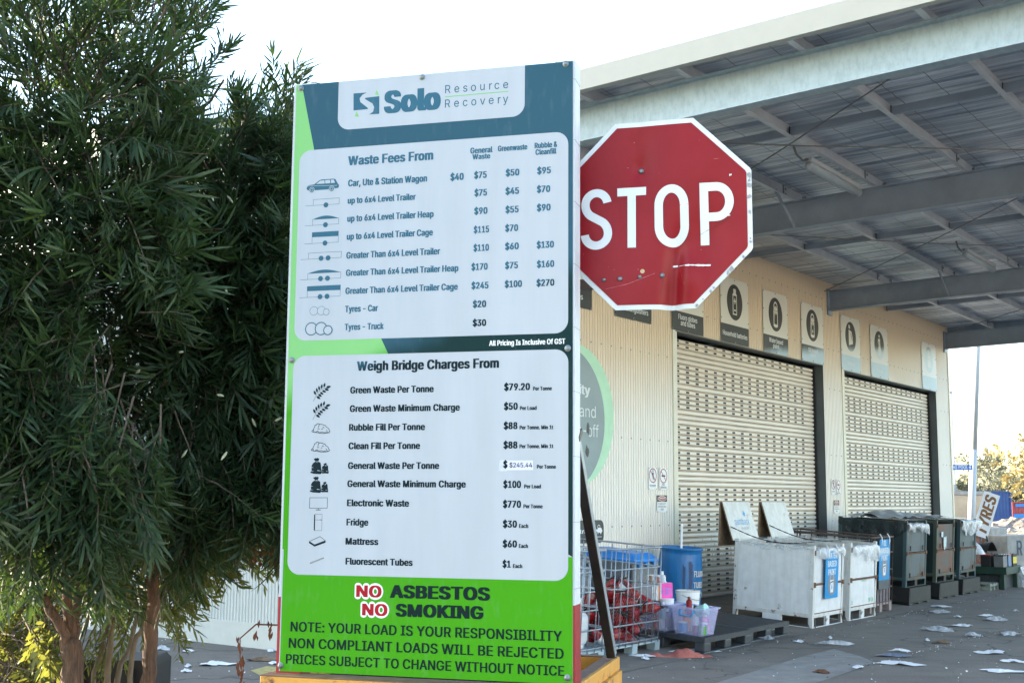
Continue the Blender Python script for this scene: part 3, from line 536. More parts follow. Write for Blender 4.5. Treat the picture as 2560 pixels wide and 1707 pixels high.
def roofpt(u, v):
    x = X0+(X1-X0)*u; y = YO*v; return (x, y, zt+cz(y)+.004*math.sin(x*2*math.pi/.31)-.005*abs(math.sin(y*2.9))*abs(math.sin(x*1.4)))
rs.grid(roofpt, 520, 40, 0); rs.add([(X0,0,zt+.03),(X1,0,zt+.03),(X1,YO,zt+.03+cz(YO)),(X0,YO,zt+.03+cz(YO))], [(0,1,2,3)], 1)
rs.build('roof_sheet', ['foil', 'fascia'], can, smooth=True)
fa = MB(); vs = [(xx,yy,zz+cz(yy)) for xx in (X0-.03,X0+.0) for yy in (.0,YO-.1) for zz in (5.425,5.625)]
fa.add(vs, [(0,1,3,2),(4,6,7,5),(0,4,5,1),(2,3,7,6),(0,2,6,4),(1,5,7,3)])
vs = [(xx,yy,zz+cz(yy)) for xx in (X0,X0+.05) for yy in (.0,YO-.1) for zz in (5.425,5.430)]
fa.add(vs, [(0,1,3,2),(4,6,7,5),(0,4,5,1),(2,3,7,6),(0,2,6,4),(1,5,7,3)])
fa.build('fascia', 'fascia', can)
e_ = MB(); e_.add([(xx,yy,zz+cz(yy)) for xx in (X1+.004,X1+.02) for yy in (-.02,YO) for zz in (5.40,5.63)], [(0,1,3,2),(4,6,7,5),(0,4,5,1),(2,3,7,6),(0,2,6,4),(1,5,7,3)]); e_.build('end_fascia', 'beam', can)
MB().box(X0-.03, X1, YO-.14, YO-.1, 5.36-SL*YO, 5.64-SL*YO).build('fascia', 'fascia', can)
def rod(a, b, r=.008):
    pa = Vector((a[0]-9.85, -(a[1]+8.47), 0)); pb = Vector((b[0]-9.85, -(b[1]+8.47), 0))
    pa.z = 5.40+cz(pa.y); pb.z = 5.40+cz(pb.y); MB().path([pa, (pa+pb)/2-Vector((0,0,.03)), pb], r, 6).build('brace_rod', 'rod', can)
rod((14.7,-8.35), (9.95,-2.6)); rod((21.05,-8.46), (14.8,-2.6)); rod((9.95,-7.6), (14.6,-2.6)); rod((14.8,-8.4), (21.1,-3.0)); rod((28.0,-8.4), (21.4,-2.6))
for x, y in ((14.7-9.85,pys[1]), (21.25-9.85,pys[1]), (28.1-9.85,pys[1])):
    MB().bar((x-.62,y-.02,5.45+cz(y)), (x-.06,y-.02,5.09+cz(y)), .012, .06).build('fly_brace', 'beam', can)
for x in BX:
    MB().box(x-.09, x+.09, YO+.05, YO+.23, 0, 5.05-SL*YO-.004).build('column', 'beam', can)

def tube_light(a, b, n, label):
    t = thing('fluorescent_light', label, 'light fitting', wl(a,n,5.43+SL*(n+8.47)-.13), WROT, 'fluorescent lights under the canopy')
    L = b-a; m_ = MB(); m_.box(0, L, -.045, .045, .07, .125); m_.build('housing', 'pole', t, bevel=.01)
    d = MB(); d.path([(0.0,0,.045),(.04,0,.03),(L-.04,0,.03),(L,0,.045)], [.03,.052,.052,.03], 12); d.build('cover', 'lampglass', t, smooth=True)
    c = MB(); c.path([(.02,0,.1),(-.1,.02,.06),(-.25,.03,.10),(-.35,.02,.17)], .014, 6); c.build('cable', 'rod', t, smooth=True)
tube_light(12.85, 14.45, -5.32, 'nearer long fluorescent light fixed under a canopy purlin close to the stop sign')
tube_light(19.0, 20.6, -5.36, 'farther long fluorescent light fixed under a canopy purlin toward the right edge')

# ================================================================== wall signs
def wall_sign(a, label, lines, icon, hgt=1.03, wdt=.98, dark=False):
    t = thing('wall_sign', label, 'sign', wl(a,-8.47+.012,ZH+.003), WROT, 'square waste category signs above the doors')
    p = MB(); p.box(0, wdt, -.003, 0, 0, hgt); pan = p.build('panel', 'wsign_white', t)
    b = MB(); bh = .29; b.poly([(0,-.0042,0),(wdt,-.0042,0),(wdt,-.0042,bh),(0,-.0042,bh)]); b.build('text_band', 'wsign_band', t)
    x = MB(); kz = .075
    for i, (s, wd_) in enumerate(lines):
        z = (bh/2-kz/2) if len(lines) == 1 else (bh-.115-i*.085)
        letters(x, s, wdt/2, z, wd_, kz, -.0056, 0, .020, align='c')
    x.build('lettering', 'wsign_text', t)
    c = MB(); cx, czz = wdt/2, bh+.37; disc(c, cx, czz, .272, -.0045, 0, .285); Y1, Y2 = -.0058, -.0070
    def P(pts, y, mi): c.poly([(cx+u, y, czz+v) for u, v in pts], mi)
    if icon == 'battery':
        P([(-.075,-.20),(.075,-.20),(.075,.13),(.045,.14),(.045,.215),(-.045,.215),(-.045,.14),(-.075,.13)], Y1, 1)
        P([(-.052,-.178),(.052,-.178),(.052,.105),(-.052,.105)], Y2, 0)
        for q in ([(-.04,.005),(.04,.005),(.04,.035),(-.04,.035)], [(-.013,-.03),(.013,-.03),(.013,.07),(-.013,.07)], [(-.035,-.14),(.035,-.14),(.035,-.115),(-.035,-.115)]): P(q, Y2-.001, 1)
    elif icon in ('paint', 'oil'):
        P([(-.085+.0,-.19)]+[(.085*math.sin(R(-90+180*i/10)), -.19-.03*math.cos(R(-90+180*i/10))) for i in range(11)]+[(.085,.10),(-.085,.10)], Y1, 1)
        P([(-.058,-.165),(.058,-.165),(.058,.0),(.03,.03),(.02,-.02),(.0,.04),(-.01,-.01),(-.03,.03),(-.038,-.09),(-.05,.02),(-.058,.03)], Y2, 0)
        c.poly([(cx+.09*math.cos(R(10*i)), Y2, czz+.10+.045*math.sin(R(10*i))) for i in range(36)], 1)
        for k in range(18):
            a0, a1 = R(180*k/18), R(180*(k+1)/18)
            c.poly([(cx+q*math.cos(t_), Y2, czz+.10+q*1.35*math.sin(t_)) for q, t_ in ((.065,a0),(.065,a1),(.088,a1),(.088,a0))], 1)
        ring(c, cx, czz+.095, .088, .012, Y2-.001, 0, 30, .042)
        if icon == 'oil': P([(0,-.15),(.025,-.105),(0,-.06),(-.025,-.105)], Y2-.001, 1)
    elif icon == 'jerry':
        P([(-.10,-.17),(.10,-.13),(.10,-.02),(.05,.10),(-.02,.12),(-.10,.13)], Y1, 1); P([(-.10,.155),(-.02,.145),(-.02,.215),(-.10,.225)], Y1, 1)
        P([(.00,.06),(.02,.06),(.075,-.05),(.06,-.07)], Y2, 0)
    elif icon == 'bottle':
        c.poly([(cx+.08*math.cos(R(10*i))+.01, Y1, czz-.11+.10*math.sin(R(10*i))) for i in range(36)], 1)
        P([(-.045,-.05),(.06,-.05),(.045,.08),(.06,.13),(-.06,.13),(-.075,.07)], Y1, 1); P([(-.03,.16),(.03,.15),(.03,.205),(-.03,.21)], Y1, 1); P([(-.04,-.03),(-.015,-.03),(-.015,.09),(-.04,.07)], Y2, 0)
    elif icon == 'tube':
        P([(-.16,-.12),(-.13,-.15),(.16,.12),(.13,.15)], Y1, 1); ring(c, .33, czz+.12, .05, .02, Y1, 1, 24)
    elif icon == 'ext':
        P([(-.06,-.19),(.06,-.19),(.06,.08),(.03,.12),(-.03,.12),(-.06,.08)], Y1, 1); P([(-.07,.14),(.09,.16),(.09,.19),(-.07,.17)], Y1, 1)
    elif icon == 'person':
        P([(-.10,-.17),(.10,-.17),(.10,.0),(-.10,.0)], Y1, 1); P([(-.10,.03),(.10,.03),(.08,.10),(-.08,.10)], Y1, 1); disc(c, cx, czz+.15, .05, Y1, 1)
    c.build('pictogram', ['wsign_icon', 'wsign_white'], t)
    k = MB()
    for u in (.02, .5, .98):
        for v in (.02, .36, .69, .98):
            if u == .5 and v in (.36, .69): continue
            k.box(u*wdt-.009, u*wdt+.009, -.010, -.004, v*hgt-.009, v*hgt+.009)
    build_each(k, 'screw', 'bolt', pan)
wall_sign(12.20, 'black and white wall sign ending in tles, mostly hidden behind the price board', [('Gas bottles', .55)], 'bottle')
wall_sign(13.74, 'wall sign reading extinguishers, half hidden under the red stop sign', [('Fire extinguishers', .80)], 'ext')
wall_sign(15.30, 'wall sign reading Fluoro globes and tubes above the left roller door corner', [('Fluoro globes', .58), ('and tubes', .44)], 'tube')
wall_sign(16.855, 'wall sign with a battery symbol reading Household batteries', [('Household batteries', .86)], 'battery')
wall_sign(18.385, 'wall sign with a dripping paint tin reading Water based paint', [('Water based', .55), ('paint', .24)], 'paint')
wall_sign(19.945, 'wall sign with a paint tin and diamond reading Oil based paint, lower edge bleached', [('Oil based', .42), ('paint', .22)], 'oil')
wall_sign(21.775, 'wall sign with a jerry can symbol and a bleached pale blue text band', [('Motor oil', .36)], 'jerry')
wall_sign(23.315, 'wall sign with a round flask symbol, lower half bleached pale blue', [('Poisons', .34)], 'bottle')
wall_sign(26.415, 'almost fully bleached wall sign at the right end above the far roller door', [('Cameras', .40)], 'person')

t = thing('wall_disc_sign', 'large round grey sign with pale green rim reading ity and off on the cream wall', 'sign', wl(9.13,-8.47+.012,0), WROT)
d = MB(); ox = 9.13
pts = [(12.81-ox+.90*math.cos(R(3*i)), 2.66+.90*math.sin(R(3*i))) for i in range(120)]; d.prism(pts, -.003, 0); d.build('green_rim', 'disc_green', t)
d = MB(); disc(d, 12.57-ox, 2.605, .912, -.0045, 0, n=100); d.build('grey_face', 'disc_grey', t)
x = MB(); letters(x, 'ity', 13.137-ox, 2.925, .26, .125, -.006, 0, .035, align='r'); letters(x, 'and', 13.267-ox, 2.64, .385, .15, -.006, 0, -.004, align='r'); letters(x, 'p-off', 13.332-ox, 2.395, .50, .155, -.006, 0, -.004, align='r')
x.build('lettering', plain('disc lettering', (.62,.66,.66), .5, var=.03), t)
d = MB()
for sx, sz in ((13.08-ox, 2.50), (13.06-ox, 2.2)):
    d.poly([(sx+(.03+.02*rnd.random())*math.cos(R(36*i)), -.0065, sz+(.05+.06*rnd.random())*math.sin(R(36*i))) for i in range(10)])
d.build('scuff_mark', plain('scuff', (.10,.10,.10), .8), t)

t = thing('wall_plate_sign', 'dark rounded sign with white animal emblem low on the wall behind the wire cage', 'sign', wl(9.13,-8.47+.012,0), WROT)
d = MB(); d.prism(rrect(11.6-ox, 13.455-ox, 1.055, 1.34, .085), -.003, 0); d.build('plate', plain('dark plate', (.045,.05,.055), .45, var=.2, scale=2), t)
x = MB(); letters(x, 'South Australia', 13.24-ox, 1.175, 1.10, .055, -.005, 0, .015, align='r')
ex, ez = 13.345-ox, 1.20
for pts in ([(-.07,.0),(-.02,.045),(.05,.04),(.075,.0),(.05,-.02),(.04,-.045),(.02,-.02),(-.02,-.015),(-.03,-.045),(-.045,-.01)], [(-.05,.02),(-.085,.03),(-.07,-.01)]): x.poly([(ex+a, -.005, ez+b) for a, b in pts])
ring(x, ex-.01, ez+.05, .028, .008, -.005, 0, 20); x.poly([(ex-.06,-.005,ez-.075),(ex+.06,-.005,ez-.075),(ex+.06,-.005,ez-.068),(ex-.06,-.005,ez-.068)])
x.build('emblem', 'white', t)

def safety(a, z, w_, h_, kind, label, grp=None):
    t = thing('safety_sign', label, 'sign', wl(a,-8.47+.010,z), WROT, 'small safety notices beside the roller doors')
    p = MB(); p.box(0, w_, -.003, 0, 0, h_); pan = p.build('panel', 'white', t)
    q = MB(); Y = -.0045; cx = w_/2
    pr = ['red', 'black', 'white']
    if kind == 'entry' or kind == 'smoke':
        cz_ = h_*.64; r_0 = w_*.42
        if kind == 'entry':
            q.poly([(cx-.012,Y,cz_-.06),(cx+.0,Y,cz_-.0),(cx+.02,Y,cz_-.06),(cx+.03,Y,cz_-.06),(cx+.018,Y,cz_+.02),(cx+.03,Y,cz_+.03),(cx,Y,cz_+.05),(cx-.03,Y,cz_+.01),(cx-.012,Y,cz_+.01)], 1); disc(q, cx+.004, cz_+.065, .013, Y, 1, n=12)
        else: q.poly([(cx-.05,Y,cz_-.01),(cx+.05,Y,cz_-.01),(cx+.05,Y,cz_+.012),(cx-.05,Y,cz_+.012)], 1)
        ring(q, cx, cz_, r_0, .014, Y-.001, 0, 28); ribbon(q, [(cx-r_0*.7,cz_+r_0*.7),(cx+r_0*.7,cz_-r_0*.7)], .013, Y-.0015, 0)
        for i, s in enumerate(['NO ENTRY'] if kind == 'entry' else ['NO','SMOKING']): letters(q, s, cx, h_*(.14 if kind == 'entry' else .2)-i*.04, w_*(.75 if len(s) > 3 else .3), .026, Y, 1, .01, align='c')
    else:
        q.poly([(0,Y,h_*.62),(w_,Y,h_*.62),(w_,Y,h_),(0,Y,h_)], 1); disc(q, cx, h_*.81, w_*.43, Y-.001, 2, h_*.15); disc(q, cx, h_*.81, w_*.40, Y-.002, 0, h_*.125)
        letters(q, 'DANGER', cx, h_*.775, w_*.6, .026, Y-.003, 2, .015, align='c')
        for i, s in enumerate(('FORKLIFT','OPERATING','AREA')): letters(q, s, cx, h_*.45-i*.038, w_*(.8 if i < 2 else .3), .024, Y, 1, .006, align='c')
    q.build('print', pr, t)
    k = MB()
    for u in (.06,.94):
        for v in (.03,.97): k.box(u*w_-.006, u*w_+.006, -.008, -.004, v*h_-.006, v*h_+.006)
    build_each(k, 'screw', 'bolt', pan)
safety(14.615, 1.74, .225, .30, 'entry', 'small no entry sign with walking figure left of the nearer roller door')
safety(14.91, 1.74, .225, .30, 'smoke', 'small no smoking sign just beside the left edge of the nearer roller door')
safety(14.84, 1.43, .28, .235, 'danger', 'small danger forklift operating sign below the no smoking sign near left door')
safety(21.12, 1.72, .19, .27, 'entry', 'small no entry sign on the wall strip between the two roller doors')
safety(21.36, 1.72, .19, .27, 'smoke', 'small no smoking sign on the wall strip between the two roller doors')
safety(21.22, 1.38, .25, .235, 'danger', 'small danger forklift operating sign on wall strip between the two doors')
# board artwork measured in metres from the board's lower left corner
TEXTS=[('Waste Fees From', 0.2454, 2.0574, 0.374, 0.039, 'b'),('General', 0.7769, 2.0712, 0.094, 0.0242, 'b'),('Waste', 0.7859, 2.0463, 0.076, 0.0218, 'b'),('Greenwaste', 0.8928, 2.0728, 0.1231, 0.0229, 'b'),('Rubble &', 1.0455, 2.0746, 0.0931, 0.0227, 'b'),('Cleanfill', 1.049, 2.0474, 0.0863, 0.0226, 'b'),('Car, Ute & Station Wagon', 0.2477, 1.9675, 0.3465, 0.0283, 'b'),('$40', 0.6934, 1.9648, 0.0573, 0.0287, 'b'),('$75', 0.7943, 1.9668, 0.0533, 0.0275, 'b'),('$50', 0.9264, 1.9684, 0.0571, 0.0272, 'b'),('$95', 1.0561, 1.9686, 0.0569, 0.027, 'b'),('up to 6x4 Level Trailer', 0.2477, 1.8943, 0.2991, 0.0263, 'b'),('$75', 0.7963, 1.8939, 0.0532, 0.0273, 'b'),('$45', 0.9258, 1.8929, 0.057, 0.0272, 'b'),('$70', 1.0553, 1.8931, 0.0551, 0.027, 'b'),('up to 6x4 Level Trailer Heap', 0.2478, 1.8178, 0.3772, 0.0269, 'b'),('$90', 0.796, 1.819, 0.0565, 0.0272, 'b'),('$55', 0.9264, 1.8175, 0.0552, 0.027, 'b'),('$90', 1.0556, 1.8182, 0.0567, 0.0268, 'b'),('up to 6x4 Level Trailer Cage', 0.2473, 1.7422, 0.3753, 0.0268, 'b'),('$115', 0.7951, 1.7427, 0.0644, 0.0271, 'b'),('$70', 0.9258, 1.7422, 0.054, 0.0269, 'b'),('Greater Than 6x4 Level Trailer', 0.2475, 1.6629, 0.4074, 0.0272, 'b'),('$110', 0.7948, 1.6683, 0.0649, 0.027, 'b'),('$60', 0.9258, 1.6684, 0.0573, 0.0268, 'b'),('$130', 1.0556, 1.6683, 0.0704, 0.0267, 'b'),('Greater Than 6x4 Level Trailer Heap', 0.2476, 1.5904, 0.4857, 0.0265, 'b'),('$170', 0.787, 1.5915, 0.0682, 0.027, 'b'),('$75', 0.9264, 1.5915, 0.0537, 0.0267, 'b'),('$160', 1.0565, 1.5909, 0.0708, 0.0265, 'b'),('Greater Than 6x4 Level Trailer Cage', 0.2471, 1.5153, 0.4843, 0.0264, 'b'),('$245', 0.7879, 1.5156, 0.0715, 0.0268, 'b'),('$100', 0.9259, 1.5164, 0.071, 0.0266, 'b'),('$270', 1.0552, 1.5162, 0.0728, 0.0265, 'b'),('Tyres - Car', 0.2478, 1.4403, 0.144, 0.0264, 'b'),('$20', 0.7944, 1.4409, 0.056, 0.0267, 'b'),('Tyres - Truck', 0.248, 1.3658, 0.1705, 0.0262, 'b'),('$30', 0.7947, 1.3657, 0.0565, 0.0265, 'b'),('All Pricing Is Inclusive Of GST', 0.8638, 1.2855, 0.3081, 0.0209, 'w'),('Weigh Bridge Charges From', 0.3059, 1.1978, 0.5993, 0.0383, 'b'),('Green Waste Per Tonne', 0.2788, 1.1064, 0.3573, 0.0269, 'b'),('$79.20', 0.9262, 1.108, 0.1052, 0.0271, 'b'),('Per Tonne', 1.0431, 1.1058, 0.076, 0.015, 'b'),('Green Waste Minimum Charge', 0.2789, 1.0314, 0.4673, 0.0269, 'b'),('$50', 0.9262, 1.0321, 0.0563, 0.027, 'b'),('Per Load', 0.9908, 1.0305, 0.0675, 0.015, 'b'),('Rubble Fill Per Tonne', 0.2778, 0.9559, 0.3243, 0.0267, 'b'),('$88', 0.9257, 0.9566, 0.0562, 0.0269, 'b'),('Per Tonne. Min 1t', 0.9902, 0.9552, 0.1347, 0.015, 'b'),('Clean Fill Per Tonne', 0.2773, 0.8813, 0.3053, 0.0266, 'b'),('$88', 0.9252, 0.8817, 0.0571, 0.0267, 'b'),('Per Tonne. Min 1t', 0.9901, 0.8825, 0.135, 0.0149, 'b'),('General Waste Per Tonne', 0.277, 0.8024, 0.3867, 0.0265, 'b'),('$', 0.9252, 0.8067, 0.0177, 0.0267, 'b'),('$245.44', 0.9507, 0.8083, 0.091, 0.0181, 's'),('Per Tonne', 1.0603, 0.8037, 0.0753, 0.0148, 'b'),('General Waste Minimum Charge', 0.2759, 0.7303, 0.4986, 0.0267, 'b'),('$100', 0.9258, 0.7296, 0.0716, 0.0269, 'b'),('Per Load', 1.0097, 0.7283, 0.0671, 0.015, 'b'),('Electronic Waste', 0.2767, 0.6542, 0.2638, 0.0267, 'b'),('$770', 0.9252, 0.6538, 0.0726, 0.0268, 'b'),('Per Tonne', 1.0073, 0.6523, 0.0764, 0.0149, 'b'),('Fridge', 0.2762, 0.5779, 0.0938, 0.0265, 'b'),('$30', 0.9253, 0.5779, 0.0569, 0.0267, 'b'),('Each', 0.99, 0.577, 0.0371, 0.0149, 'b'),('Mattress', 0.274, 0.5026, 0.1403, 0.0264, 'b'),('$60', 0.9253, 0.5025, 0.0574, 0.0266, 'b'),('Each', 0.9899, 0.5012, 0.0365, 0.0149, 'b'),('Fluorescent Tubes', 0.2761, 0.4242, 0.2837, 0.0263, 'b'),('$1', 0.9254, 0.426, 0.0328, 0.0264, 'b'),('Each', 0.9671, 0.4249, 0.0371, 0.0148, 'b'),('NO', 0.325, 0.299, 0.1073, 0.0457, 'r'),('ASBESTOS', 0.4669, 0.2994, 0.4093, 0.0496, 'h'),('NO', 0.3516, 0.2285, 0.1068, 0.0454, 'r'),('SMOKING', 0.4922, 0.2287, 0.359, 0.0483, 'h'),('NOTE: YOUR LOAD IS YOUR RESPONSIBILITY', 0.0463, 0.1563, 1.1138, 0.0383, 'n'),('NON COMPLIANT LOADS WILL BE REJECTED', 0.0405, 0.0923, 1.1261, 0.0382, 'n'),('PRICES SUBJECT TO CHANGE WITHOUT NOTICE', 0.0304, 0.03, 1.139, 0.037, 'n'),('Solo', 0.3991, 2.2687, 0.2486, 0.095, 'l'),('Resource', 0.6663, 2.3335, 0.2677, 0.034, 't'),('Recovery', 0.666, 2.2726, 0.2685, 0.0339, 't')]
head=[(0.1918, 2.4204), (0.1961, 2.2129), (1.0044, 2.2109), (1.0032, 2.4232)]
green_div=[(0.0254, 2.4223), (0.0911, 2.1311)]
card1t=[(0.0231, 2.1334), (1.1834, 2.1372)]
card1b=[(0.0262, 1.3258), (1.1828, 1.329)]
card2t=[(0.0259, 1.261), (1.184, 1.268)]
card2b=[(0.0225, 0.3774), (1.1841, 0.3829)]
middiv=[(0.408, 1.325), (0.439, 1.2652)]
rightdiv=[(1.1841, 0.4799), (1.2025, 0.4697)]
sticker=[(0.9397, 0.7977), (1.0456, 0.7977), (1.0443, 0.8348), (0.9411, 0.8349)]
smudge=[(0.9064, 0.7939), (0.9397, 0.7939), (0.9411, 0.8376), (0.9116, 0.8366)]
line=[(0.6665, 2.3187), (0.933, 2.3201)]
icA=[(0.2623, 2.3659), (0.3222, 2.3652), (0.3027, 2.3572), (0.2901, 2.3427), (0.2936, 2.3263), (0.3281, 2.298), (0.3282, 2.2933), (0.2641, 2.2923)]
icB=[(0.3779, 2.3451), (0.3796, 2.2691), (0.3349, 2.2696), (0.3518, 2.2801), (0.3563, 2.2994), (0.3479, 2.316), (0.3136, 2.3384), (0.3178, 2.3429)]
g1=[(0.3663, 2.3722), (0.3581, 2.3539), (0.3766, 2.3482)]
g2=[(0.2784, 2.2876), (0.2703, 2.2674), (0.2896, 2.2624)]
bolts=[(0.5647, 2.4106), (1.1724, 2.414), (0.0221, 2.408)]
boltm=[(0.017, 1.2486), (1.1818, 1.2675)]
boltb=[(0.0075, 0.0211), (1.1812, 0.0239)]
car=[(0.0612, 1.9679), (0.0626, 1.9754), (0.0687, 1.9836), (0.0953, 1.986), (0.1176, 2.0017), (0.1292, 2.005), (0.1795, 2.0049), (0.19, 2.0032), (0.2027, 1.9818), (0.2071, 1.9766), (0.2063, 1.9666), (0.2016, 1.9644), (0.1596, 1.9609), (0.096, 1.9607), (0.0678, 1.9614)]
carw1=[(0.1048, 1.9869), (0.1214, 1.9994), (0.141, 2.0007), (0.143, 1.9865)]
carw2=[(0.1456, 1.9864), (0.1442, 2.001), (0.1664, 2.0012), (0.1684, 1.9865)]
carw3=[(0.1721, 1.9862), (0.1701, 2.0009), (0.1833, 2.0011), (0.1894, 1.9872)]
carwh=[(0.0853, 1.9624), (0.1748, 1.9625)]
tr0=([(0.0581, 1.8956), (0.0937, 1.8956)], [(0.0929, 1.9207), (0.0937, 1.8956), (0.2098, 1.8959), (0.2101, 1.9214)], [(0.1509, 1.8948)], None)
tr1=([(0.0591, 1.8108), (0.0931, 1.8105)], [(0.0923, 1.8361), (0.093, 1.811), (0.2094, 1.8114), (0.2098, 1.8362)], [(0.1511, 1.8105)], 'arc')
tr2=([(0.0593, 1.7339), (0.0927, 1.7338)], [(0.0924, 1.7806), (0.0927, 1.7343), (0.2099, 1.7345), (0.2102, 1.7816)], [(0.1512, 1.7334)], 'bar')
tr3=([(0.0439, 1.6679), (0.0783, 1.6684)], [(0.0775, 1.6937), (0.0783, 1.6684), (0.2247, 1.6692), (0.2256, 1.6948)], [(0.1357, 1.6698), (0.1667, 1.6698)], None)
tr4=([(0.0439, 1.5826), (0.0777, 1.5828)], [(0.0775, 1.608), (0.0777, 1.5832), (0.2249, 1.5836), (0.2252, 1.6087)], [(0.1355, 1.5843), (0.1664, 1.5846)], 'arc')
tr5=([(0.0436, 1.5071), (0.0779, 1.5078)], [(0.077, 1.5536), (0.0779, 1.5078), (0.2243, 1.5083), (0.2251, 1.5547)], [(0.1356, 1.5086), (0.1665, 1.509)], 'bar')
tyre1=[(0.1096, 1.4502), (0.1431, 1.4505), (0.1652, 1.4444)]
tyre2=[(0.1003, 1.3757), (0.1437, 1.3758), (0.1746, 1.3681)]
leafstem=[(0.118, 1.0767), (0.132, 1.1049), (0.1488, 1.1237), (0.1706, 1.1321)]
leaves=[[(0.1289, 1.1026), (0.1189, 1.1212)], [(0.1349, 1.1122), (0.1302, 1.1319)], [(0.1442, 1.1208), (0.1404, 1.1405)], [(0.1525, 1.1271), (0.1544, 1.1473)], [(0.1637, 1.1328), (0.1675, 1.1526)], [(0.1722, 1.1312), (0.195, 1.1375)], [(0.166, 1.1278), (0.1861, 1.1201)], [(0.1552, 1.1206), (0.1743, 1.113)], [(0.1459, 1.114), (0.1632, 1.1035)], [(0.1383, 1.1063), (0.1559, 1.0949)], [(0.1313, 1.0976), (0.1499, 1.0856)]]
rub=[(0.115, 0.9534), (0.1174, 0.9577), (0.1221, 0.9606), (0.1244, 0.9678), (0.128, 0.9736), (0.1284, 0.9789), (0.1341, 0.98), (0.1377, 0.9852), (0.1434, 0.9857), (0.1485, 0.983), (0.1544, 0.983), (0.1639, 0.9814), (0.1687, 0.9785), (0.1744, 0.9779), (0.1789, 0.9709), (0.1853, 0.9679), (0.1904, 0.9629), (0.1919, 0.9571), (0.1957, 0.9528), (0.1915, 0.9484), (0.179, 0.9465), (0.1634, 0.9455), (0.1508, 0.9467), (0.1381, 0.9497), (0.1255, 0.9504)]
rubd=[[(0.1485, 0.9822), (0.1452, 0.9764), (0.1438, 0.9691)], [(0.1408, 0.9642), (0.1487, 0.9642)], [(0.1573, 0.9618), (0.1635, 0.9637)], [(0.1621, 0.969), (0.1664, 0.971), (0.169, 0.968)], [(0.1786, 0.9593), (0.1834, 0.9563)], [(0.1221, 0.9597), (0.1248, 0.9527)], [(0.1318, 0.9509), (0.1411, 0.9555), (0.1475, 0.9502)], [(0.1507, 0.9496), (0.16, 0.9519), (0.1695, 0.9489)], [(0.1711, 0.9486), (0.182, 0.9517), (0.1883, 0.9499)]]
bag1=[(0.1132, 0.7869), (0.1186, 0.7968), (0.1181, 0.815), (0.1239, 0.8249), (0.1362, 0.8331), (0.1307, 0.8371), (0.1258, 0.843), (0.1323, 0.8437), (0.1358, 0.847), (0.1412, 0.8446), (0.1447, 0.8486), (0.1466, 0.8443), (0.1519, 0.8446), (0.1496, 0.838), (0.1462, 0.8331), (0.1578, 0.8265), (0.1601, 0.81), (0.1631, 0.7936), (0.1643, 0.787), (0.1592, 0.7811), (0.1448, 0.782), (0.1269, 0.783)]
bag2=[(0.1633, 0.787), (0.164, 0.8001), (0.1647, 0.8117), (0.1742, 0.8182), (0.1687, 0.8232), (0.174, 0.8238), (0.1786, 0.8265), (0.1857, 0.8248), (0.183, 0.8199), (0.1903, 0.8149), (0.1918, 0.8001), (0.1945, 0.7903), (0.1929, 0.7837), (0.1787, 0.7844), (0.1662, 0.7837)]
mon=[(0.1142, 0.6448), (0.1147, 0.6867), (0.1914, 0.6872), (0.1915, 0.6455)]
monst=[(0.1423, 0.6369), (0.1422, 0.6395), (0.1632, 0.6397), (0.1633, 0.6371)]
monn=[(0.1531, 0.6445), (0.1533, 0.6396)]
frg=[(0.1401, 0.5564), (0.1396, 0.6205), (0.1702, 0.6208), (0.1703, 0.5558)]
frgs=[(0.1357, 0.558), (0.1357, 0.6192), (0.1396, 0.6205), (0.1394, 0.5554)]
frgd=[(0.1402, 0.5984), (0.1694, 0.5987)]
frgh=[(0.1609, 0.5993), (0.1694, 0.598)]
mat=[(0.1179, 0.5122), (0.1635, 0.5324), (0.1873, 0.5165), (0.1407, 0.4996)]
mats=[(0.1164, 0.5122), (0.1407, 0.4996), (0.188, 0.5172), (0.1883, 0.5084), (0.1409, 0.4922), (0.1166, 0.5057)]
tube=[(0.1233, 0.4274), (0.1252, 0.4242), (0.1819, 0.4463), (0.1808, 0.4492)]
# ================================================================== price board
SV = Vector((math.cos(YS), -math.sin(YS), 0)); BN = Vector((math.sin(YS), math.cos(YS), 0)); BCC = 4.58746; BU0 = -2.19294; BZ = .913
def bl(u, y, z): return SV*(BU0+u) + BN*(BCC+y) + Vector((0,0,z))
board = thing('price_board', 'tall green and white board listing waste fees on two white posts', 'sign', bl(0,0,0), -YS)
BW, BH = 1.2015, 2.4235
O = (0,0,BZ)
p = MB(); p.box(0, BW, .0, .004, 0, BH); p.build('panel', 'b_white', board, loc=O)
# printed areas, each layer 0.5 mm proud of the last
a = MB(); Y = -.0006
gd0, gd1 = (.0254,2.4223), (.0911,2.1311)
a.poly([(.004,Y,0.0),(BW-.0,Y,0.0),(BW-.0,Y,.470),(.006,Y,.48)], 0)          # green foot
a.poly([(.0,Y,.48),(.30,Y,.48),(.30,Y,1.2),(.0,Y,1.2)], 0)
md0, md1 = (.408,1.327), (.439,1.2652)
a.poly([(0,Y,1.2),(.439,Y,1.2),(md1[0],Y,md1[1]),(md0[0],Y,md0[1]),(md0[0]-.02,Y,1.36),(.0,Y,1.36)], 0)
a.poly([(0,Y,1.36),(.30,Y,1.36),(.10,Y,2.09),gd1[:1]+(Y,)+gd1[1:],gd0[:1]+(Y,)+gd0[1:],(0,Y,2.4235)], 0)
a.poly([(gd0[0],Y,2.4235),(gd1[0],Y,gd1[1]),(.10,Y,2.09),(.14,Y,1.95),(BW,Y,1.95),(BW,Y,2.4235)], 1)
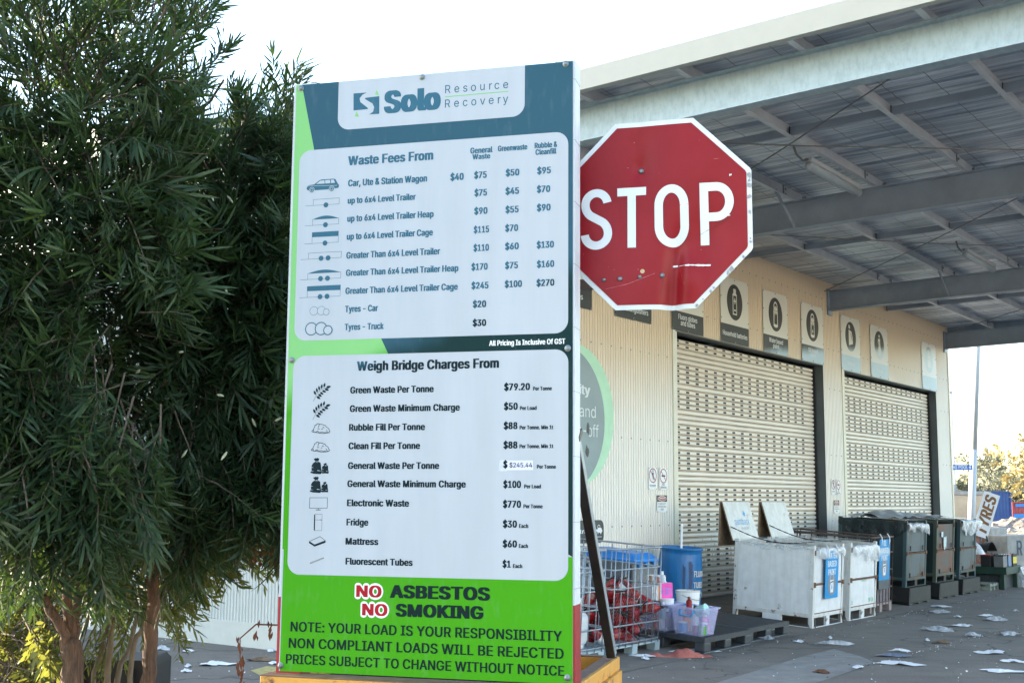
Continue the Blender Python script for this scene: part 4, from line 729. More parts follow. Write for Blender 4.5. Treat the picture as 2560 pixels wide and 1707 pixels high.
a.poly([(.9,Y,1.95),(.9,Y,1.36),(md0[0]-.02,Y,1.36),md0[:1]+(Y,)+md0[1:],md1[:1]+(Y,)+md1[1:],(.439,Y,1.2),(.9,Y,1.2),(.9,Y,.6),(1.1841,Y,.48),(BW,Y,.4697),(BW,Y,1.95)], 1)
a.build('colour_print', ['b_green','b_dark'], board, loc=O)
a = MB(); Y = -.0012
def card(x0, x1, z0, z1, r, cs=(1,1,1,1)): a.poly([(x,Y,z) for x,z in rrect(x0,x1,z0,z1,r,cs)][::-1])
card(.194, 1.0038, 2.212, 2.4225, .052, (0,0,1,1)); card(.0245, 1.1832, 1.3275, 2.135, .052); card(.0243, 1.184, .380, 1.2645, .052)
a.build('white_card', 'b_white', board, loc=O)
a = MB(); Y = -.0018
for s, u, v, wd, ch, k in TEXTS:
    kw = dict(b=(1,.050,1.0), w=(3,.040,1.0), s=(1,0,1.05), r=(2,.035,1.0), h=(4,.055,1.0), n=(4,.022,1.0), l=(1,.065,1.0), t=(1,0,1.5))[k]
    if k == 's':
        st = MB(); st.poly([(q[0],-.0018,q[1]) for q in sticker]); st.build('price_sticker', 'b_sticker', board, loc=O)
        st = MB(); st.poly([(q[0],-.0016,q[1]) for q in smudge]); st.build('erased_smudge', 'b_smudge', board, loc=O)
        letters(a, s, u, v, wd, ch, -.0026, 1, .012, 1.0); a.build('text_line', ['b_dark','b_text'], board, loc=O); a = MB(); continue
    if k == 'r':
        letters(a, s, u-.007, v, wd+.014, ch, -.0016, 3, .0, 1.04, halo=.10); letters(a, s, u, v, wd, ch, -.0022, 2, .045, 1.0)
    else: letters(a, s, u, v, wd, ch, Y, kw[0], kw[1], kw[2])
    a.build('text_line', ['b_dark','b_text','b_red','white','b_navy'], board, loc=O); a = MB()
PIC = ['b_text', 'b_green', 'b_white']
def endpic(name='pictogram'):
    global a
    a.build(name, PIC, board, loc=O); a = MB()
# pictograms
a = MB()
def PL(pts, mi=0, y=Y): a.poly([(x,y,z) for x,z in pts], mi)
PL(icA, 0); PL(icB, 0); PL(g1, 1); PL(g2, 1); endpic('logo_mark'); ribbon(a, line, .0036, Y, 1); endpic('logo_line')
PL(car); [PL(q, 2, Y-.0005) for q in (carw1, carw2, carw3)]
ribbon(a, [(car[0][0]+.006,car[0][1]+.0125),(car[11][0]-.003,car[11][1]+.011)], .0016, Y-.0005, 2)
for q in carwh: disc(a, q[0], q[1], .0125, Y-.0006, 2); disc(a, q[0], q[1], .0105, Y-.0010, 0); ring(a, q[0], q[1], .006, .002, Y-.0014, 2)
endpic()
for b_, bx, wh, top in (tr0, tr1, tr2, tr3, tr4, tr5):
    ribbon(a, b_, .0013, Y); ribbon(a, bx, .0013, Y, 0, True)
    for q in wh: disc(a, q[0], q[1], .0107, Y-.0004)
    x0, z1 = bx[0]; x1 = bx[2][0]; z0 = bx[1][1]
    if top == 'arc': PL([(x0+(x1-x0)*i/16, z1+.0135*math.sin(math.pi*i/16)) for i in range(17)])
    if top == 'bar': PL([(x0,z1),(x1,z1),(x1,z1-(z1-z0)*.43),(x0,z1-(z1-z0)*.43)])
    endpic()
for q, r_0, wd in ((tyre1, (.0178,.0178,.0130), .0012), (tyre2, (.0255,.0255,.0185), .0040)):
    for i, (c_, rr) in enumerate(zip(q, r_0)):
        disc(a, c_[0], c_[1], rr, Y-.0004*i, 2); ring(a, c_[0], c_[1], rr, wd, Y-.0004*i-.0002)
    endpic()
dz = leafstem[0][1]-(leafstem[0][1]-.0)  # repeat pictograms sit one row lower
ROW = .0752
for k in (0, 1):
    o_ = -ROW*k
    sh = lambda pts: [(x,z+o_) for x,z in pts]
    ribbon(a, sh(leafstem), .0012, Y)
    for b_, t_ in leaves:
        B_, T_ = Vector((b_[0],b_[1]+o_)), Vector((t_[0],t_[1]+o_)); d = T_-B_; nn = Vector((-d.y,d.x))*.24
        PL([tuple(B_), tuple(B_+d*.35+nn), tuple(B_+d*.7+nn*.75), tuple(T_), tuple(B_+d*.7-nn*.75), tuple(B_+d*.35-nn)])
    endpic(); ribbon(a, sh(rub), .0022, Y, 0, True)
    for q in rubd: ribbon(a, sh(q), .0020, Y-.0002)
    endpic(); PL(sh(bag1)); PL(sh(bag2))
    for bb in (bag1, bag2):
        xa = min(x for x,_ in bb); xb = max(x for x,_ in bb); za = min(z for _,z in bb)+o_; hh = max(z for _,z in bb)+o_-za
        for f0, f1, zz, dz_ in ((.0,.35,.16,.02),(.62,1,.2,-.01),(.08,.3,.40,-.01)): PL([(xa+(xb-xa)*f0, za+hh*zz),(xa+(xb-xa)*f1, za+hh*(zz+dz_)),(xa+(xb-xa)*f0, za+hh*(zz+.045))], 2, Y-.0005)
        for dx in (-.12,.0,.12): 
            xm = (xa*.45+xb*.55); PL([(xm+dx*(xb-xa)*.3, za+hh*.78),(xm+dx*(xb-xa), za+hh*.66),(xm+dx*(xb-xa)*.3+.002, za+hh*.78)], 2, Y-.0005)
endpic()
ribbon(a, mon, .0016, Y, 0, True); PL(monst); ribbon(a, monn, .0016, Y); endpic()
ribbon(a, frg, .0010, Y, 0, True); PL(frgs); ribbon(a, frgd, .0012, Y); ribbon(a, frgh, .002, Y); endpic()
ribbon(a, mat, .0018, Y, 0, True); PL(mats); endpic()
ribbon(a, tube, .0013, Y, 0, True)
endpic()
# board lime green inside the logo
for q in bolts+boltm+boltb:
    b = MB(); T = Matrix.Translation((q[0],-.001,q[1])) @ Matrix.Rotation(R(90),4,'X')
    b.lathe([(.0,.0),(.013,.0),(.013,.002),(.009,.003),(.009,.008),(.004,.010),(.0,.010)], 14, 0, T); b.build('bolt', 'bolt', board, loc=O, smooth=False)
# posts
for x0, x1 in ((-.012, .088), (BW-.075, BW+.007)):
    q = MB(); q.box(x0, x1, .0045, .104, .62, BZ+BH+.006, 0); q.box(x0-.0015, x1+.0015, .003, .1055, BZ-.02, BZ+.29, 1)
    for i in range(9): q.box(x0-.001, x1+.001, .0045, .105, BZ+.35+i*.25, BZ+.3515+i*.25, 2)
    q.build('post', ['timber','red','bolt'], board)
q = MB(); a0 = Vector((BW-.02,.10,1.86)); a1 = Vector((BW+.0,.80,.925)); q.bar(a0, a1, .036, .036, 0); q.bar(a0, a0+(a1-a0)*.02, .06, .06); 
q.build('brace', 'brace', board)
q = MB(); q.bar(a0+Vector((.0195,0,.004)), a1+Vector((.0195,0,.004)), .002, .034, 0); q.build('brace_lit_face', 'galv_tube', board)  # lit side of the brace painted as a paler strip over its brown

# ================================================================== stop sign
stop = thing('stop_sign', 'red octagonal stop sign, dented and scratched, behind the right edge of the price board', 'sign', bl(1.497,.185,2.738), -YS)
h = .386; c_ = h*math.tan(R(22.5))
def octo(hh, dx=0):
    k = hh*math.tan(R(22.5)); return [(k,hh),(hh,k),(hh,-k),(k,-hh),(-k,-hh),(-hh,-k),(-hh,k),(-k,hh)]
def dent(p):
    """blows: a crease low on the face, a folded lower right corner, a dimple round the upper bolt"""
    x, y, z = p; d = 0
    d += .022*math.exp(-((x-.075-.10*(z+.25))/.035)**2)*(1/(1+math.exp((z+.10)/.035)))
    d -= .016*math.exp(-((x-.13)/.05)**2-((z+.26)/.09)**2)
    d += .010*math.exp(-((x+.055)/.035)**2-((z-.185)/.05)**2) + .006*math.exp(-((x+.05)/.06)**2-((z-.26)/.1)**2)
    d += .05*max(0, (x-z)-.46)**1.0*.35 + .012*math.exp(-((x-.20-.4*(z+.1))/.09)**2)*(1/(1+math.exp(z/.05)))
    d += .004*math.sin(7*x+3)*math.sin(6*z)
    return (x, y+d*1.5, z)
def clip_grid(hh, y, mi, mb, nx=70):
    k = hh*math.tan(R(22.5)); vs = []; fs = []
    for j in range(nx+1):
        z = -hh+2*hh*j/nx; half = hh if abs(z) <= k else hh-(abs(z)-k)
        for i in range(nx+1): vs.append(dent((-half+2*half*i/nx, y, z)))
    for j in range(nx):
        for i in range(nx): a_ = j*(nx+1)+i; fs.append((a_,a_+1,a_+nx+2,a_+nx+1))
    mb.add(vs, fs, mi)
q = MB(); clip_grid(h, .0005, 0, q); clip_grid(h, .0035, 0, q); q.build('plate', plain('white reflective border', (.66,.69,.70), .4, var=.10, scale=9), stop, smooth=True)
def stopred():
    m, n, l, b = nm('red sign sheeting'); b.inputs['Roughness'].default_value = .38; b.inputs['Specular IOR Level'].default_value = .22
    f = noise(n, l, 3, 5, .6); base = ramp(n, l, f, .35, .75, (.235,.006,.010), (.29,.014,.022))
    sc_ = noise(n, l, 1, 4, .7, (6,6,60)); base = mix(n, l, ramp(n, l, sc_, .70, .74), base, (.5,.2,.2))
    l.new(base, b.inputs['Base Color']); bump(n, l, b, noise(n, l, 260, 2, .6), .12, .002); return m
M['stop_red'] = stopred()
q = MB(); clip_grid(h-.0195, -.0012, 0, q); q.build('red_face', 'stop_red', stop, smooth=True)
q = MB()
# lettering drawn from strokes, laid on the dented face
def strokes(paths, wd, x0, sx, z0, sz):
    for pth in paths:
        P2 = [(x0+a_*sx, z0+b_*sz) for a_, b_ in pth]; L = []; Rr = []
        for i, p_ in enumerate(P2):
            a_, b_ = P2[max(i-1,0)], P2[min(i+1,len(P2)-1)]; t_ = Vector((b_[0]-a_[0], b_[1]-a_[1])).normalized(); nn = Vector((-t_.y, t_.x))*wd/2
            L.append((p_[0]+nn.x, p_[1]+nn.y)); Rr.append((p_[0]-nn.x, p_[1]-nn.y))
        vs = [dent((x,-.0035,z)) for x,z in L]+[dent((x,-.0035,z)) for x,z in Rr]; k = len(L)
        q.add(vs, [(i,i+1,k+i+1,k+i) for i in range(k-1)])
def arc(cx, cz_, rx, rz, a0, a1, n=18): return [(cx+rx*math.cos(R(a0+(a1-a0)*i/n)), cz_+rz*math.sin(R(a0+(a1-a0)*i/n))) for i in range(n+1)]
def lin(a_, b_, n=10): return [(a_[0]+(b_[0]-a_[0])*i/n, a_[1]+(b_[1]-a_[1])*i/n) for i in range(n+1)]
H1 = .249; WD = .034; zb = -.134
S_ = arc(.5,.745,.40,.195,8,180) + arc(.5,.745,.40,.215,185,245,8) + arc(.5,.255,.42,.225,62,-2,10) + arc(.5,.255,.42,.195,-6,-176)
strokes([S_], WD, -.294, .114, zb, H1)
strokes([lin((.5,0),(.5,.93)), lin((0,.93),(1,.93))], WD, -.151, .1175, zb, H1)
O_ = arc(.5,.67,.39,.27,0,180) + arc(.5,.33,.39,.27,180,360) + [(.89,.67)]
strokes([O_], WD, .003, .131, zb, H1)
strokes([lin((.12,0),(.12,1)), lin((.02,.93),(.5,.93),6)+arc(.5,.69,.40,.24,88,-88)+lin((.5,.45),(.14,.45),5)], WD, .183, .128, zb, H1)
q.build('lettering', plain('white reflective lettering', (.68,.71,.72), .4, var=.05), stop, smooth=True)
q = MB()
for x, z, r_0 in ((-.205,-.262,.008),(-.14,-.260,.010),(-.06,-.255,.008),(.028,-.250,.010),(-.055,.185,.011)):
    T = Matrix.Translation(dent((x,-.003,z))) @ Matrix.Rotation(R(90),4,'X'); q.lathe([(0,0),(r_0,0),(r_0,.003),(r_0*.6,.008),(0,.009)], 12, 0, T)
q.build('bolt', 'bolt', stop)
q = MB(); disc(q, -.05, -.232, .009, dent((-.05,0,-.232))[1]-.002, 0, n=14)
def scratch(pts, wd, mi):
    for i in range(len(pts)-1):
        for s_ in range(6):
            f0, f1 = s_/6, (s_+1)/6; A_ = Vector(pts[i]).lerp(Vector(pts[i+1]), f0); B_ = Vector(pts[i]).lerp(Vector(pts[i+1]), f1)
            w0, w1 = wd*rnd.uniform(.3,1.2), wd*rnd.uniform(.3,1.2)
            q.add([dent((A_.x,-.0042,A_.y-w0)), dent((B_.x,-.0042,B_.y-w1)), dent((B_.x,-.0042,B_.y+w1)), dent((A_.x,-.0042,A_.y+w0))], [(0,1,2,3)], mi)
scratch([(.068,-.212),(.088,-.211)], .004, 1); scratch([(.12,-.213),(.22,-.216)], .004, 1); scratch([(.09,-.212),(.13,-.213)], .001, 1)
scratch([(.165,-.10),(.235,-.06),(.30,-.03)], .0012, 2); scratch([(-.2,-.30),(-.11,-.282),(.0,-.242)], .0009, 3); scratch([(.02,-.245),(.03,-.28),(.02,-.335)], .004, 2)
scratch([(.095,-.22),(.115,-.29)], .0009, 3); scratch([(.03,-.12),(.03,-.19),(.028,-.24)], .0018, 2); scratch([(.30,.14),(.309,.142)], .004, 1); scratch([(.285,-.02),(.30,-.02)], .0025, 1)
for i in range(26):
    x = rnd.uniform(-.33,.33); z = rnd.uniform(-.33,.33)
    if abs(x)+abs(z) < .5: scratch([(x,z),(x+rnd.uniform(-.006,.006),z+rnd.uniform(-.004,.004))], .0012, rnd.choice((2,3)))
q.build('scratch', [plain('brass plug', (.5,.36,.2), .5), 'white', plain('dark gouge', (.11,.012,.016), .6), plain('pale scuff', (.52,.17,.17), .5)], stop)
q = MB(); q.box(-.42, .10, .050, .074, -.285, -.245); q.box(-.42, .10, .050, .074, .16, .20); q.box(-.40, -.32, .030, .049, -.36, -.30); build_each(q, 'bracket', 'brown_steel', stop)
q = MB()
for i in range(16):
    f = i/15; x = .3875 - .0; 
    xx, zz = (.377, -.15+.30*rnd.random()) if i < 7 else ((.154+.20*rnd.random()), 0)
    if i >= 7: zz = -.386+ (xx-.160) + .008
    s_ = rnd.uniform(.004,.011); q.poly([(xx+s_*rnd.uniform(.5,1.2)*math.cos(R(72*k)), dent((xx,0,zz))[1]-.0015, zz+s_*rnd.uniform(.5,1.6)*math.sin(R(72*k))) for k in range(5)])
build_each(q, 'chipped_edge', plain('grey chipped edge', (.30,.31,.31), .7, var=.3, scale=30), stop)

# ================================================================== yellow skip under the board
skip = thing('steel_skip', 'yellow steel skip box with rusty rim holding up the price board', 'skip', bl(-.035,-.02,0), -YS)
SW, SD, SH = 1.235, .93, .905
q = MB()
for (x0,x1,y0,y1) in ((0,SW,0,.006),(SW-.006,SW,.006,SD),(0,.006,.006,SD),(.006,SW-.006,SD-.006,SD)): q.box(x0+.03,x1-.03 if x1 == SW else x1+.03,y0+.03,y1+.03 if y1 < SD else y1-.03,.12,SH-.06)
q.build('wall', 'yellow_steel', skip)
q = MB()
for (x0,x1,y0,y1) in ((-.01,SW+.01,-.055,.045),(SW-.055,SW+.01,.045,SD),(-.01,.055,.045,SD),(-.01,SW+.01,SD,SD+.05)): q.box(x0,x1,y0,y1,SH-.06,SH-.004)
q.build('rim', 'yellow_steel', skip, bevel=.004)
q = MB()
for (x0,x1,y0,y1) in ((SW-.055,SW-.004,.045,SD),(-.004,.055,.045,SD),(-.004,SW+.004,SD,SD+.046),(-.01,SW+.01,-.055,.045)): q.box(x0,x1,y0,y1,SH-.0035,SH)
q.build('rim_top', 'brown_steel', skip)
q = MB(); q.box(.04, SW-.04, .04, SD-.04, .30, .34); q.box(SW-.045, SW-.040, .04, SD-.04, .34, SH-.07); q.box(.04, .045, .04, SD-.04, .34, SH-.07); q.box(.045, SW-.045, SD-.045, SD-.04, .34, SH-.07); q.build('inside_lining', 'skip_in', skip)
q = MB()
for x in (.1, SW-.22): q.box(x, x+.12, .03, SD-.03, 0, .12)
for i in range(5): q.box(.12+i*.25, .16+i*.25, -.004, .03, .14, SH-.065)
for i in range(3): q.box(SW-.03, SW+.008, .2+i*.35, .26+i*.35, .14, SH-.065)
build_each(q, 'runner', 'yellow_steel', skip)
q = MB(); q.poly([(.19,-.012,SH-.30),(.30,-.012,SH-.30),(.30,-.012,SH-.075),(.19,-.012,SH-.075)], 0); q.poly([(.305,-.012,SH-.30),(1.0,-.012,SH-.30),(1.0,-.012,SH-.075),(.305,-.012,SH-.075)], 1)
q.build('sticker', ['b_green','white'], skip)
pln = thing('green_weed', 'bright green weed growing inside the yellow skip beside the white post', 'plant', bl(1.10,.28,.34), -YS)
q = MB()
for i in range(26):
    a_ = rnd.uniform(0, 6.28); L = rnd.uniform(.25,.52); lean = rnd.uniform(.1,.5); x, y = rnd.uniform(-.08,.1), rnd.uniform(-.08,.08)
    P_ = [Vector((x+lean*L*f*f*math.cos(a_), y+lean*L*f*f*math.sin(a_), L*f)) for f in (0,.35,.7,1)]; sd_ = Vector((-math.sin(a_), math.cos(a_), 0))
    vs = []
    for p_, w_ in zip(P_, (.004,.010,.008,.001)): vs += [p_-sd_*w_, p_+sd_*w_]
    q.add(vs, [(0,1,3,2),(2,3,5,4),(4,5,7,6)])
q.build('blade', 'green_plant', pln)
# ================================================================== wire cages, gas bottle, extinguishers
def wire_cage(a, label, netting):
    n0 = -6.58; t = at_wall('wire_cage', label, 'cage', a, n0, group='galvanised wire pallet cages'); w_, d_, r_ = 1.02, 1.1, .011
    def loop(z, rad=.0085, seg=5, cr=.07):
        pts = []
        for cx, cy, a0 in ((w_-cr,d_-cr,0),(cr,d_-cr,90),(cr,cr,180),(w_-cr,cr,270)):
            pts += [(cx+cr*math.cos(R(a0+90*i/seg)), cy+cr*math.sin(R(a0+90*i/seg)), z) for i in range(seg+1)]
        return pts+[pts[0]], rad
    q = MB()
    for z in (.13,.31,.50,.68,.87): q.path(*loop(z), n=8, cap=False)
    q.path(*loop(1.075, .010), n=8, cap=False); build_each(q, 'rail', 'galv_tube', t, smooth=True)
    q = MB()
    for i in range(8):
        x = .05+(w_-.10)*i/7
        for y in ((-.004, d_+.004) if i % 2 else (-.004,)): q.path([(x,y,.09),(x,y,1.06)], .0062, 6)
        if i < 6:
            y = .08+(d_-.16)*i/5
            for x2 in (-.004, w_+.004): q.path([(x2,y,.09),(x2,y,1.06)], .0062, 6)
    build_each(q, 'upright', 'galv_tube', t, smooth=True)
    q = MB(); q.box(.0,w_,.0,d_,.085,.105)
    for x in (0, w_/2-.05, w_-.10):
        for y in (.0, d_-.10): q.box(x,x+.10,y,y+.10,0,.085)
    build_each(q, 'base', 'galv', t)
    if netting:
        q = MB(); s_ = .045
        def hexes(fn, L, Hh):
            rows = int(Hh/(s_*.75))
            for j in range(rows):
                for i in range(int(L/(s_*.866))):
                    x = i*s_*.866+(j%2)*s_*.433; z = .12+j*s_*.75
                    c = [(x, z+s_*.5), (x-s_*.433, z+s_*.25), (x-s_*.433, z-s_*.25)]
                    if z > .86-.25*rnd.random() or rnd.random() < .25: continue
                    for u_, v_ in ((0,1),(1,2)):
                        A_, B_ = fn(*c[u_]), fn(*c[v_]); q.path([A_,B_], .0009, 3, cap=False)
        hexes(lambda x, z: (x+.03, -.016+.008*math.sin(9*x+5*z), z), w_-.05, .9); hexes(lambda x, z: (w_+.014+.006*math.sin(7*x), x+.03, z), d_-.05, .9)
        q.build('netting', plain('thin pinkish wire netting', (.42,.30,.28), .5, .4), t)
    return t
cageA = wire_cage(9.44, 'galvanised wire cage holding a white gas bottle, just right of the board post', False)
cageB = wire_cage(10.55, 'galvanised wire cage full of red fire extinguishers beside the black pallet', True)

gb = at_wall('gas_bottle', 'white gas bottle with a square collar standing inside the left wire cage', 'gas bottle', 10.27, -6.83, apron(-6.83)+.107)
q = MB(); q.lathe([(0,.03),(.10,.03),(.135,.05),(.15,.09),(.152,.27),(.145,.31),(.12,.345),(.07,.365),(0,.37)], 28); tank = q.build('tank', 'gas', gb, smooth=True)
q = MB(); q.lathe([(.11,0),(.115,0),(.115,.05),(.11,.05)], 24); q.build('foot_ring', 'gas', tank, smooth=True)
q = MB(); q.lathe([(.078,.355),(.082,.355),(.082,.40),(.078,.40)], 20); q.lathe([(.078,.45),(.082,.45),(.082,.485),(.06,.49)], 20)
for k in range(3): q.lathe([(.078,.40),(.082,.40),(.082,.45),(.078,.45)], 4, 0, None, R(20+120*k), R(75+120*k))
q.build('collar', 'gas', gb, smooth=True)
q = MB(); q.path([(0,0,.37),(0,0,.43)], .02, 10); q.path([(-.03,0,.42),(.04,0,.42)], .012, 8); q.build('valve', 'bolt', tank)

def extinguisher():
    t = thing('fire_extinguisher', 'x', 'extinguisher', (0,0,0), group='fire extinguishers piled in the wire cage')
    q = MB(); q.lathe([(0,0),(.05,.0),(.058,.012),(.06,.03),(.06,.30),(.055,.335),(.035,.365),(.018,.378),(.018,.40)], 18); cyl_ = q.build('cylinder', 'ext', t, smooth=True)
    q = MB(); q.lathe([(.0605,.12),(.0607,.12),(.0607,.25),(.0605,.25)], 12, 0, None, R(-60), R(60)); q.build('label', 'white', cyl_, smooth=True)
    q = MB(); q.path([(0,0,.395),(0,0,.43)], .014, 8); q.path([(-.01,0,.425),(.10,0,.46)], .008, 6); q.path([(-.01,0,.415),(.10,0,.42)], .007, 6); q.build('handle', 'black', t)
    q = MB(); q.path([(0,.012,.405),(.02,.06,.40),(.02,.075,.30),(.02,.07,.15)], .009, 6); q.build('hose', 'black_plastic', t, smooth=True)
    return t
ext0 = extinguisher(); ext0['label'] = 'red fire extinguisher lying in the pile inside the right wire cage'
WM = Matrix.Translation(wl(10.55,-6.58,apron(-6.58))) @ Matrix.Rotation(WROT,4,'Z') @ Matrix.Rotation(TILT,4,'X')
spots = []
for lay, (z, k) in enumerate(((.165,12),(.285,11),(.40,9),(.51,6),(.60,3))):
    for i in range(k): spots.append((.10+.80*((i*.618+lay*.3) % 1), .08+.10*(i % 7)*(.9 if lay < 3 else .8)+rnd.uniform(0,.05), z+rnd.uniform(-.02,.03)))
for i, (x, y, z) in enumerate(spots):
    e_ = ext0 if i == 0 else dup(ext0)
    q = Euler((R(rnd.uniform(50,125)), R(rnd.uniform(-40,40)), R(rnd.uniform(-70,250)))).to_matrix().to_4x4()
    off = q @ Vector((0,0,.2))
    mw = WM @ Matrix.Translation(Vector((min(max(x,.14),.86),y+.08,z))-off*.8) @ q
    e_.rotation_mode = 'XYZ'; e_.location = mw.to_translation(); e_.rotation_euler = mw.to_euler()
# clamp into the cage: shift any that poke out
# grey bin with blue lid behind cages
def wheelie(a, n, body, lid, label):
    t = at_wall('wheelie_bin', label, 'bin', a, n, group='wheelie bins behind the wire cages'); q = MB()
    T0 = [(.03,.03,.05),(.49,.03,.05),(.49,.62,.05),(.03,.62,.05)]; T1 = [(0,0,.77),(.52,0,.77),(.52,.70,.77),(0,.70,.77)]
    q.add(T0+T1, [(3,2,1,0),(0,1,5,4),(1,2,6,5),(2,3,7,6),(3,0,4,7),(4,5,6,7)]); b_ = q.build('body', body, t, bevel=.02)
    q = MB(); q.box(.02,.50,-.012,-.002,.40,.41); q.box(-.012,-.002,.05,.65,.40,.41); q.box(-.012,-.001,.02,.04,.08,.75); build_each(q, 'rib', 'black_plastic', b_)
    q = MB(); q.box(-.03,.55,-.03,.74,.775,.81); q.add([(-.02,-.02,.811),(.54,-.02,.811),(.54,.73,.811),(-.02,.73,.811),(.05,.06,.875),(.47,.06,.875),(.47,.66,.90),(.05,.66,.90)], [(0,1,5,4),(1,2,6,5),(2,3,7,6),(3,0,4,7),(4,5,6,7)])
    for x in (.04,.22,.40): q.add([(x,-.032,.774),(x+.10,-.032,.774),(x+.05,-.032,.71),(x,-.002,.774),(x+.10,-.002,.774),(x+.05,-.002,.71)], [(0,2,1),(0,3,5,2),(1,2,5,4)])
    q.box(.545,.60,.0,.06,.77,.805); q.build('lid', lid, t, bevel=.01)
    q = MB(); [q.path([(x,.62,.09),(x+.05,.62,.09)], .09, 16) for x in (-.02,.49)]; build_each(q, 'wheel', 'black', t)
wheelie(12.66, -7.58, 'bin_grey', 'lid_blue', 'grey wheelie bin with bright blue lid between the wire cage and the blue drum')
wheelie(11.55, -7.80, 'bin_grey', 'bin_grey', 'all grey wheelie bin behind the left wire cage')

# ================================================================== pallets, tubs, drum
def black_pallet(a, n, label):
    t = at_wall('plastic_pallet', label, 'pallet', a, n, group='black plastic pallets on the forecourt'); L, D = 1.12, 1.10
    q = MB()
    for y in (0, .49, .98):
        for x in (0, .48, .97): q.box(x, x+.15, y, y+.12, .02, .115)
        q.box(0, L, y, y+.12, 0, .02)
    build_each(q, 'foot', 'black_plastic', t, bevel=.012)
    q = MB(); q.box(0, L, 0, .03, .116, .165); q.box(0, L, D-.03, D, .116, .165); q.box(0, .03, .03, D-.03, .116, .165); q.box(L-.03, L, .03, D-.03, .116, .165)
    for i in range(20): x = .06+i*.0515; q.box(x, x+.022, .03, D-.03, .135, .162)
    for i in range(12): y = .09+i*.083; q.box(.03, L-.03, y, y+.02, .130, .158)
    q.build('deck', 'black_plastic', t); return t
black_pallet(11.70, -6.12, 'nearer black plastic pallet carrying two lilac tubs next to the wire cage')
black_pallet(12.86, -6.18, 'farther empty black plastic pallet in front of the first white steel bin')
def tub(a, n, L, D, h_, label, content):
    t = at_wall('storage_tub', label, 'tub', a, n, apron(n)+.166, group='lilac storage tubs on the black pallet')
    q = MB(); f = .035; th = .006
    b_ = [(f,f,0),(L-f,f,0),(L-f,D-f,0),(f,D-f,0)]; tp = [(0,0,h_),(L,0,h_),(L,D,h_),(0,D,h_)]
    bi = [(f+th,f+th,th),(L-f-th,f+th,th),(L-f-th,D-f-th,th),(f+th,D-f-th,th)]; ti = [(th,th,h_),(L-th,th,h_),(L-th,D-th,h_),(th,D-th,h_)]
    q.add(b_+tp+bi+ti, [(3,2,1,0),(0,1,5,4),(1,2,6,5),(2,3,7,6),(3,0,4,7),(8,9,10,11),(9,8,12,13),(10,9,13,14),(11,10,14,15),(8,11,15,12),(4,5,13,12),(5,6,14,13),(6,7,15,14),(7,4,12,15)])
    for x0,x1,y0,y1 in ((-.014,L+.014,-.014,-.001),(-.014,L+.014,D+.001,D+.014),(-.014,-.001,-.001,D+.001),(L+.001,L+.014,-.001,D+.001)): q.box(x0,x1,y0,y1,h_-.018,h_+.002)
    q.build('shell', 'tote', t)
    q = MB(); q.path([(-.004,D*.28,h_-.03),(-.03,D*.30,h_-.06),(-.035,D*.32,h_-.085),(-.035,D*.68,h_-.085),(-.03,D*.70,h_-.06),(-.004,D*.72,h_-.03)], .008, 6); q.build('handle', 'sign_blue', t, smooth=True)
    return t
tub1 = tub(11.74, -6.58, .36, .39, .29, 'lilac clear tub behind the other tub, pushed against the wire cage', 0)
tub2 = tub(11.74, -6.16, .36, .38, .29, 'front lilac clear tub with blue handle on the corner of the black pallet', 1)
def loose(kind, label, cat, a, n, z, rx=0, ry=0, rz=0): 
    return thing(kind, label, cat, wl(a,n,apron(n)+z), WROT+rz, 'household leftovers in and on the tubs', rx, ry)
def can(kind, label, a, n, z, r_, h_, body, cap, rx=0, ry=0, neck=True):
    t = loose(kind, label, kind.replace('_',' '), a, n, z, rx, ry); q = MB()
    pr = [(0,0),(r_,0),(r_,h_*.78),(r_*.45,h_*.86),(r_*.45,h_*.88)] if neck else [(0,0),(r_,0),(r_,h_*.9),(r_*.95,h_*.9)]
    q.lathe(pr, 16); q.build('body', body, t, smooth=False)
    q = MB(); rr = r_*.48 if neck else r_*1.06; z0 = h_*.86 if neck else h_*.88; q.lathe([(rr,z0),(rr,h_),(0,h_)], 16); q.build('cap', cap, t); return t
can('jar', 'mint green jar lying among bottles at the top of the front lilac tub', 11.90, -6.30, .40, .055, .12, 'mint', 'mint', R(70), 0, False)
can('bottle', 'small red bottle with brown cap in the front lilac tub', 11.83, -6.36, .36, .032, .20, 'ext', 'rust')
can('bottle', 'dark bottle leaning beside the mint green jar', 12.02, -6.33, .37, .03, .14, 'black', 'white', R(-50))
can('bottle', 'cyan bottle at the bottom of the front lilac tub', 11.83, -6.44, .18, .05, .11, 'sign_blue', 'white', 0, 0, False)
can('tin', 'red tin at the bottom of the front lilac tub', 11.84, -6.30, .18, .03, .10, 'ext', 'white', 0, 0, False)
can('tin', 'green tin lying at the bottom of the front lilac tub', 11.86, -6.22, .18, .045, .09, 'green_plant', 'green_plant', 0, 0, False)
can('tin', 'white tin standing inside the rear lilac tub', 11.86, -6.74, .18, .06, .17, 'white', 'white', 0, 0, False)
can('bottle', 'dark blue bottle standing inside the rear lilac tub', 11.86, -6.87, .18, .035, .16, 'violet', 'black')
can('tin', 'low white paint tin on top of the rear lilac tub', 11.92, -6.68, .43, .075, .07, 'white', 'white', 0, 0, False)
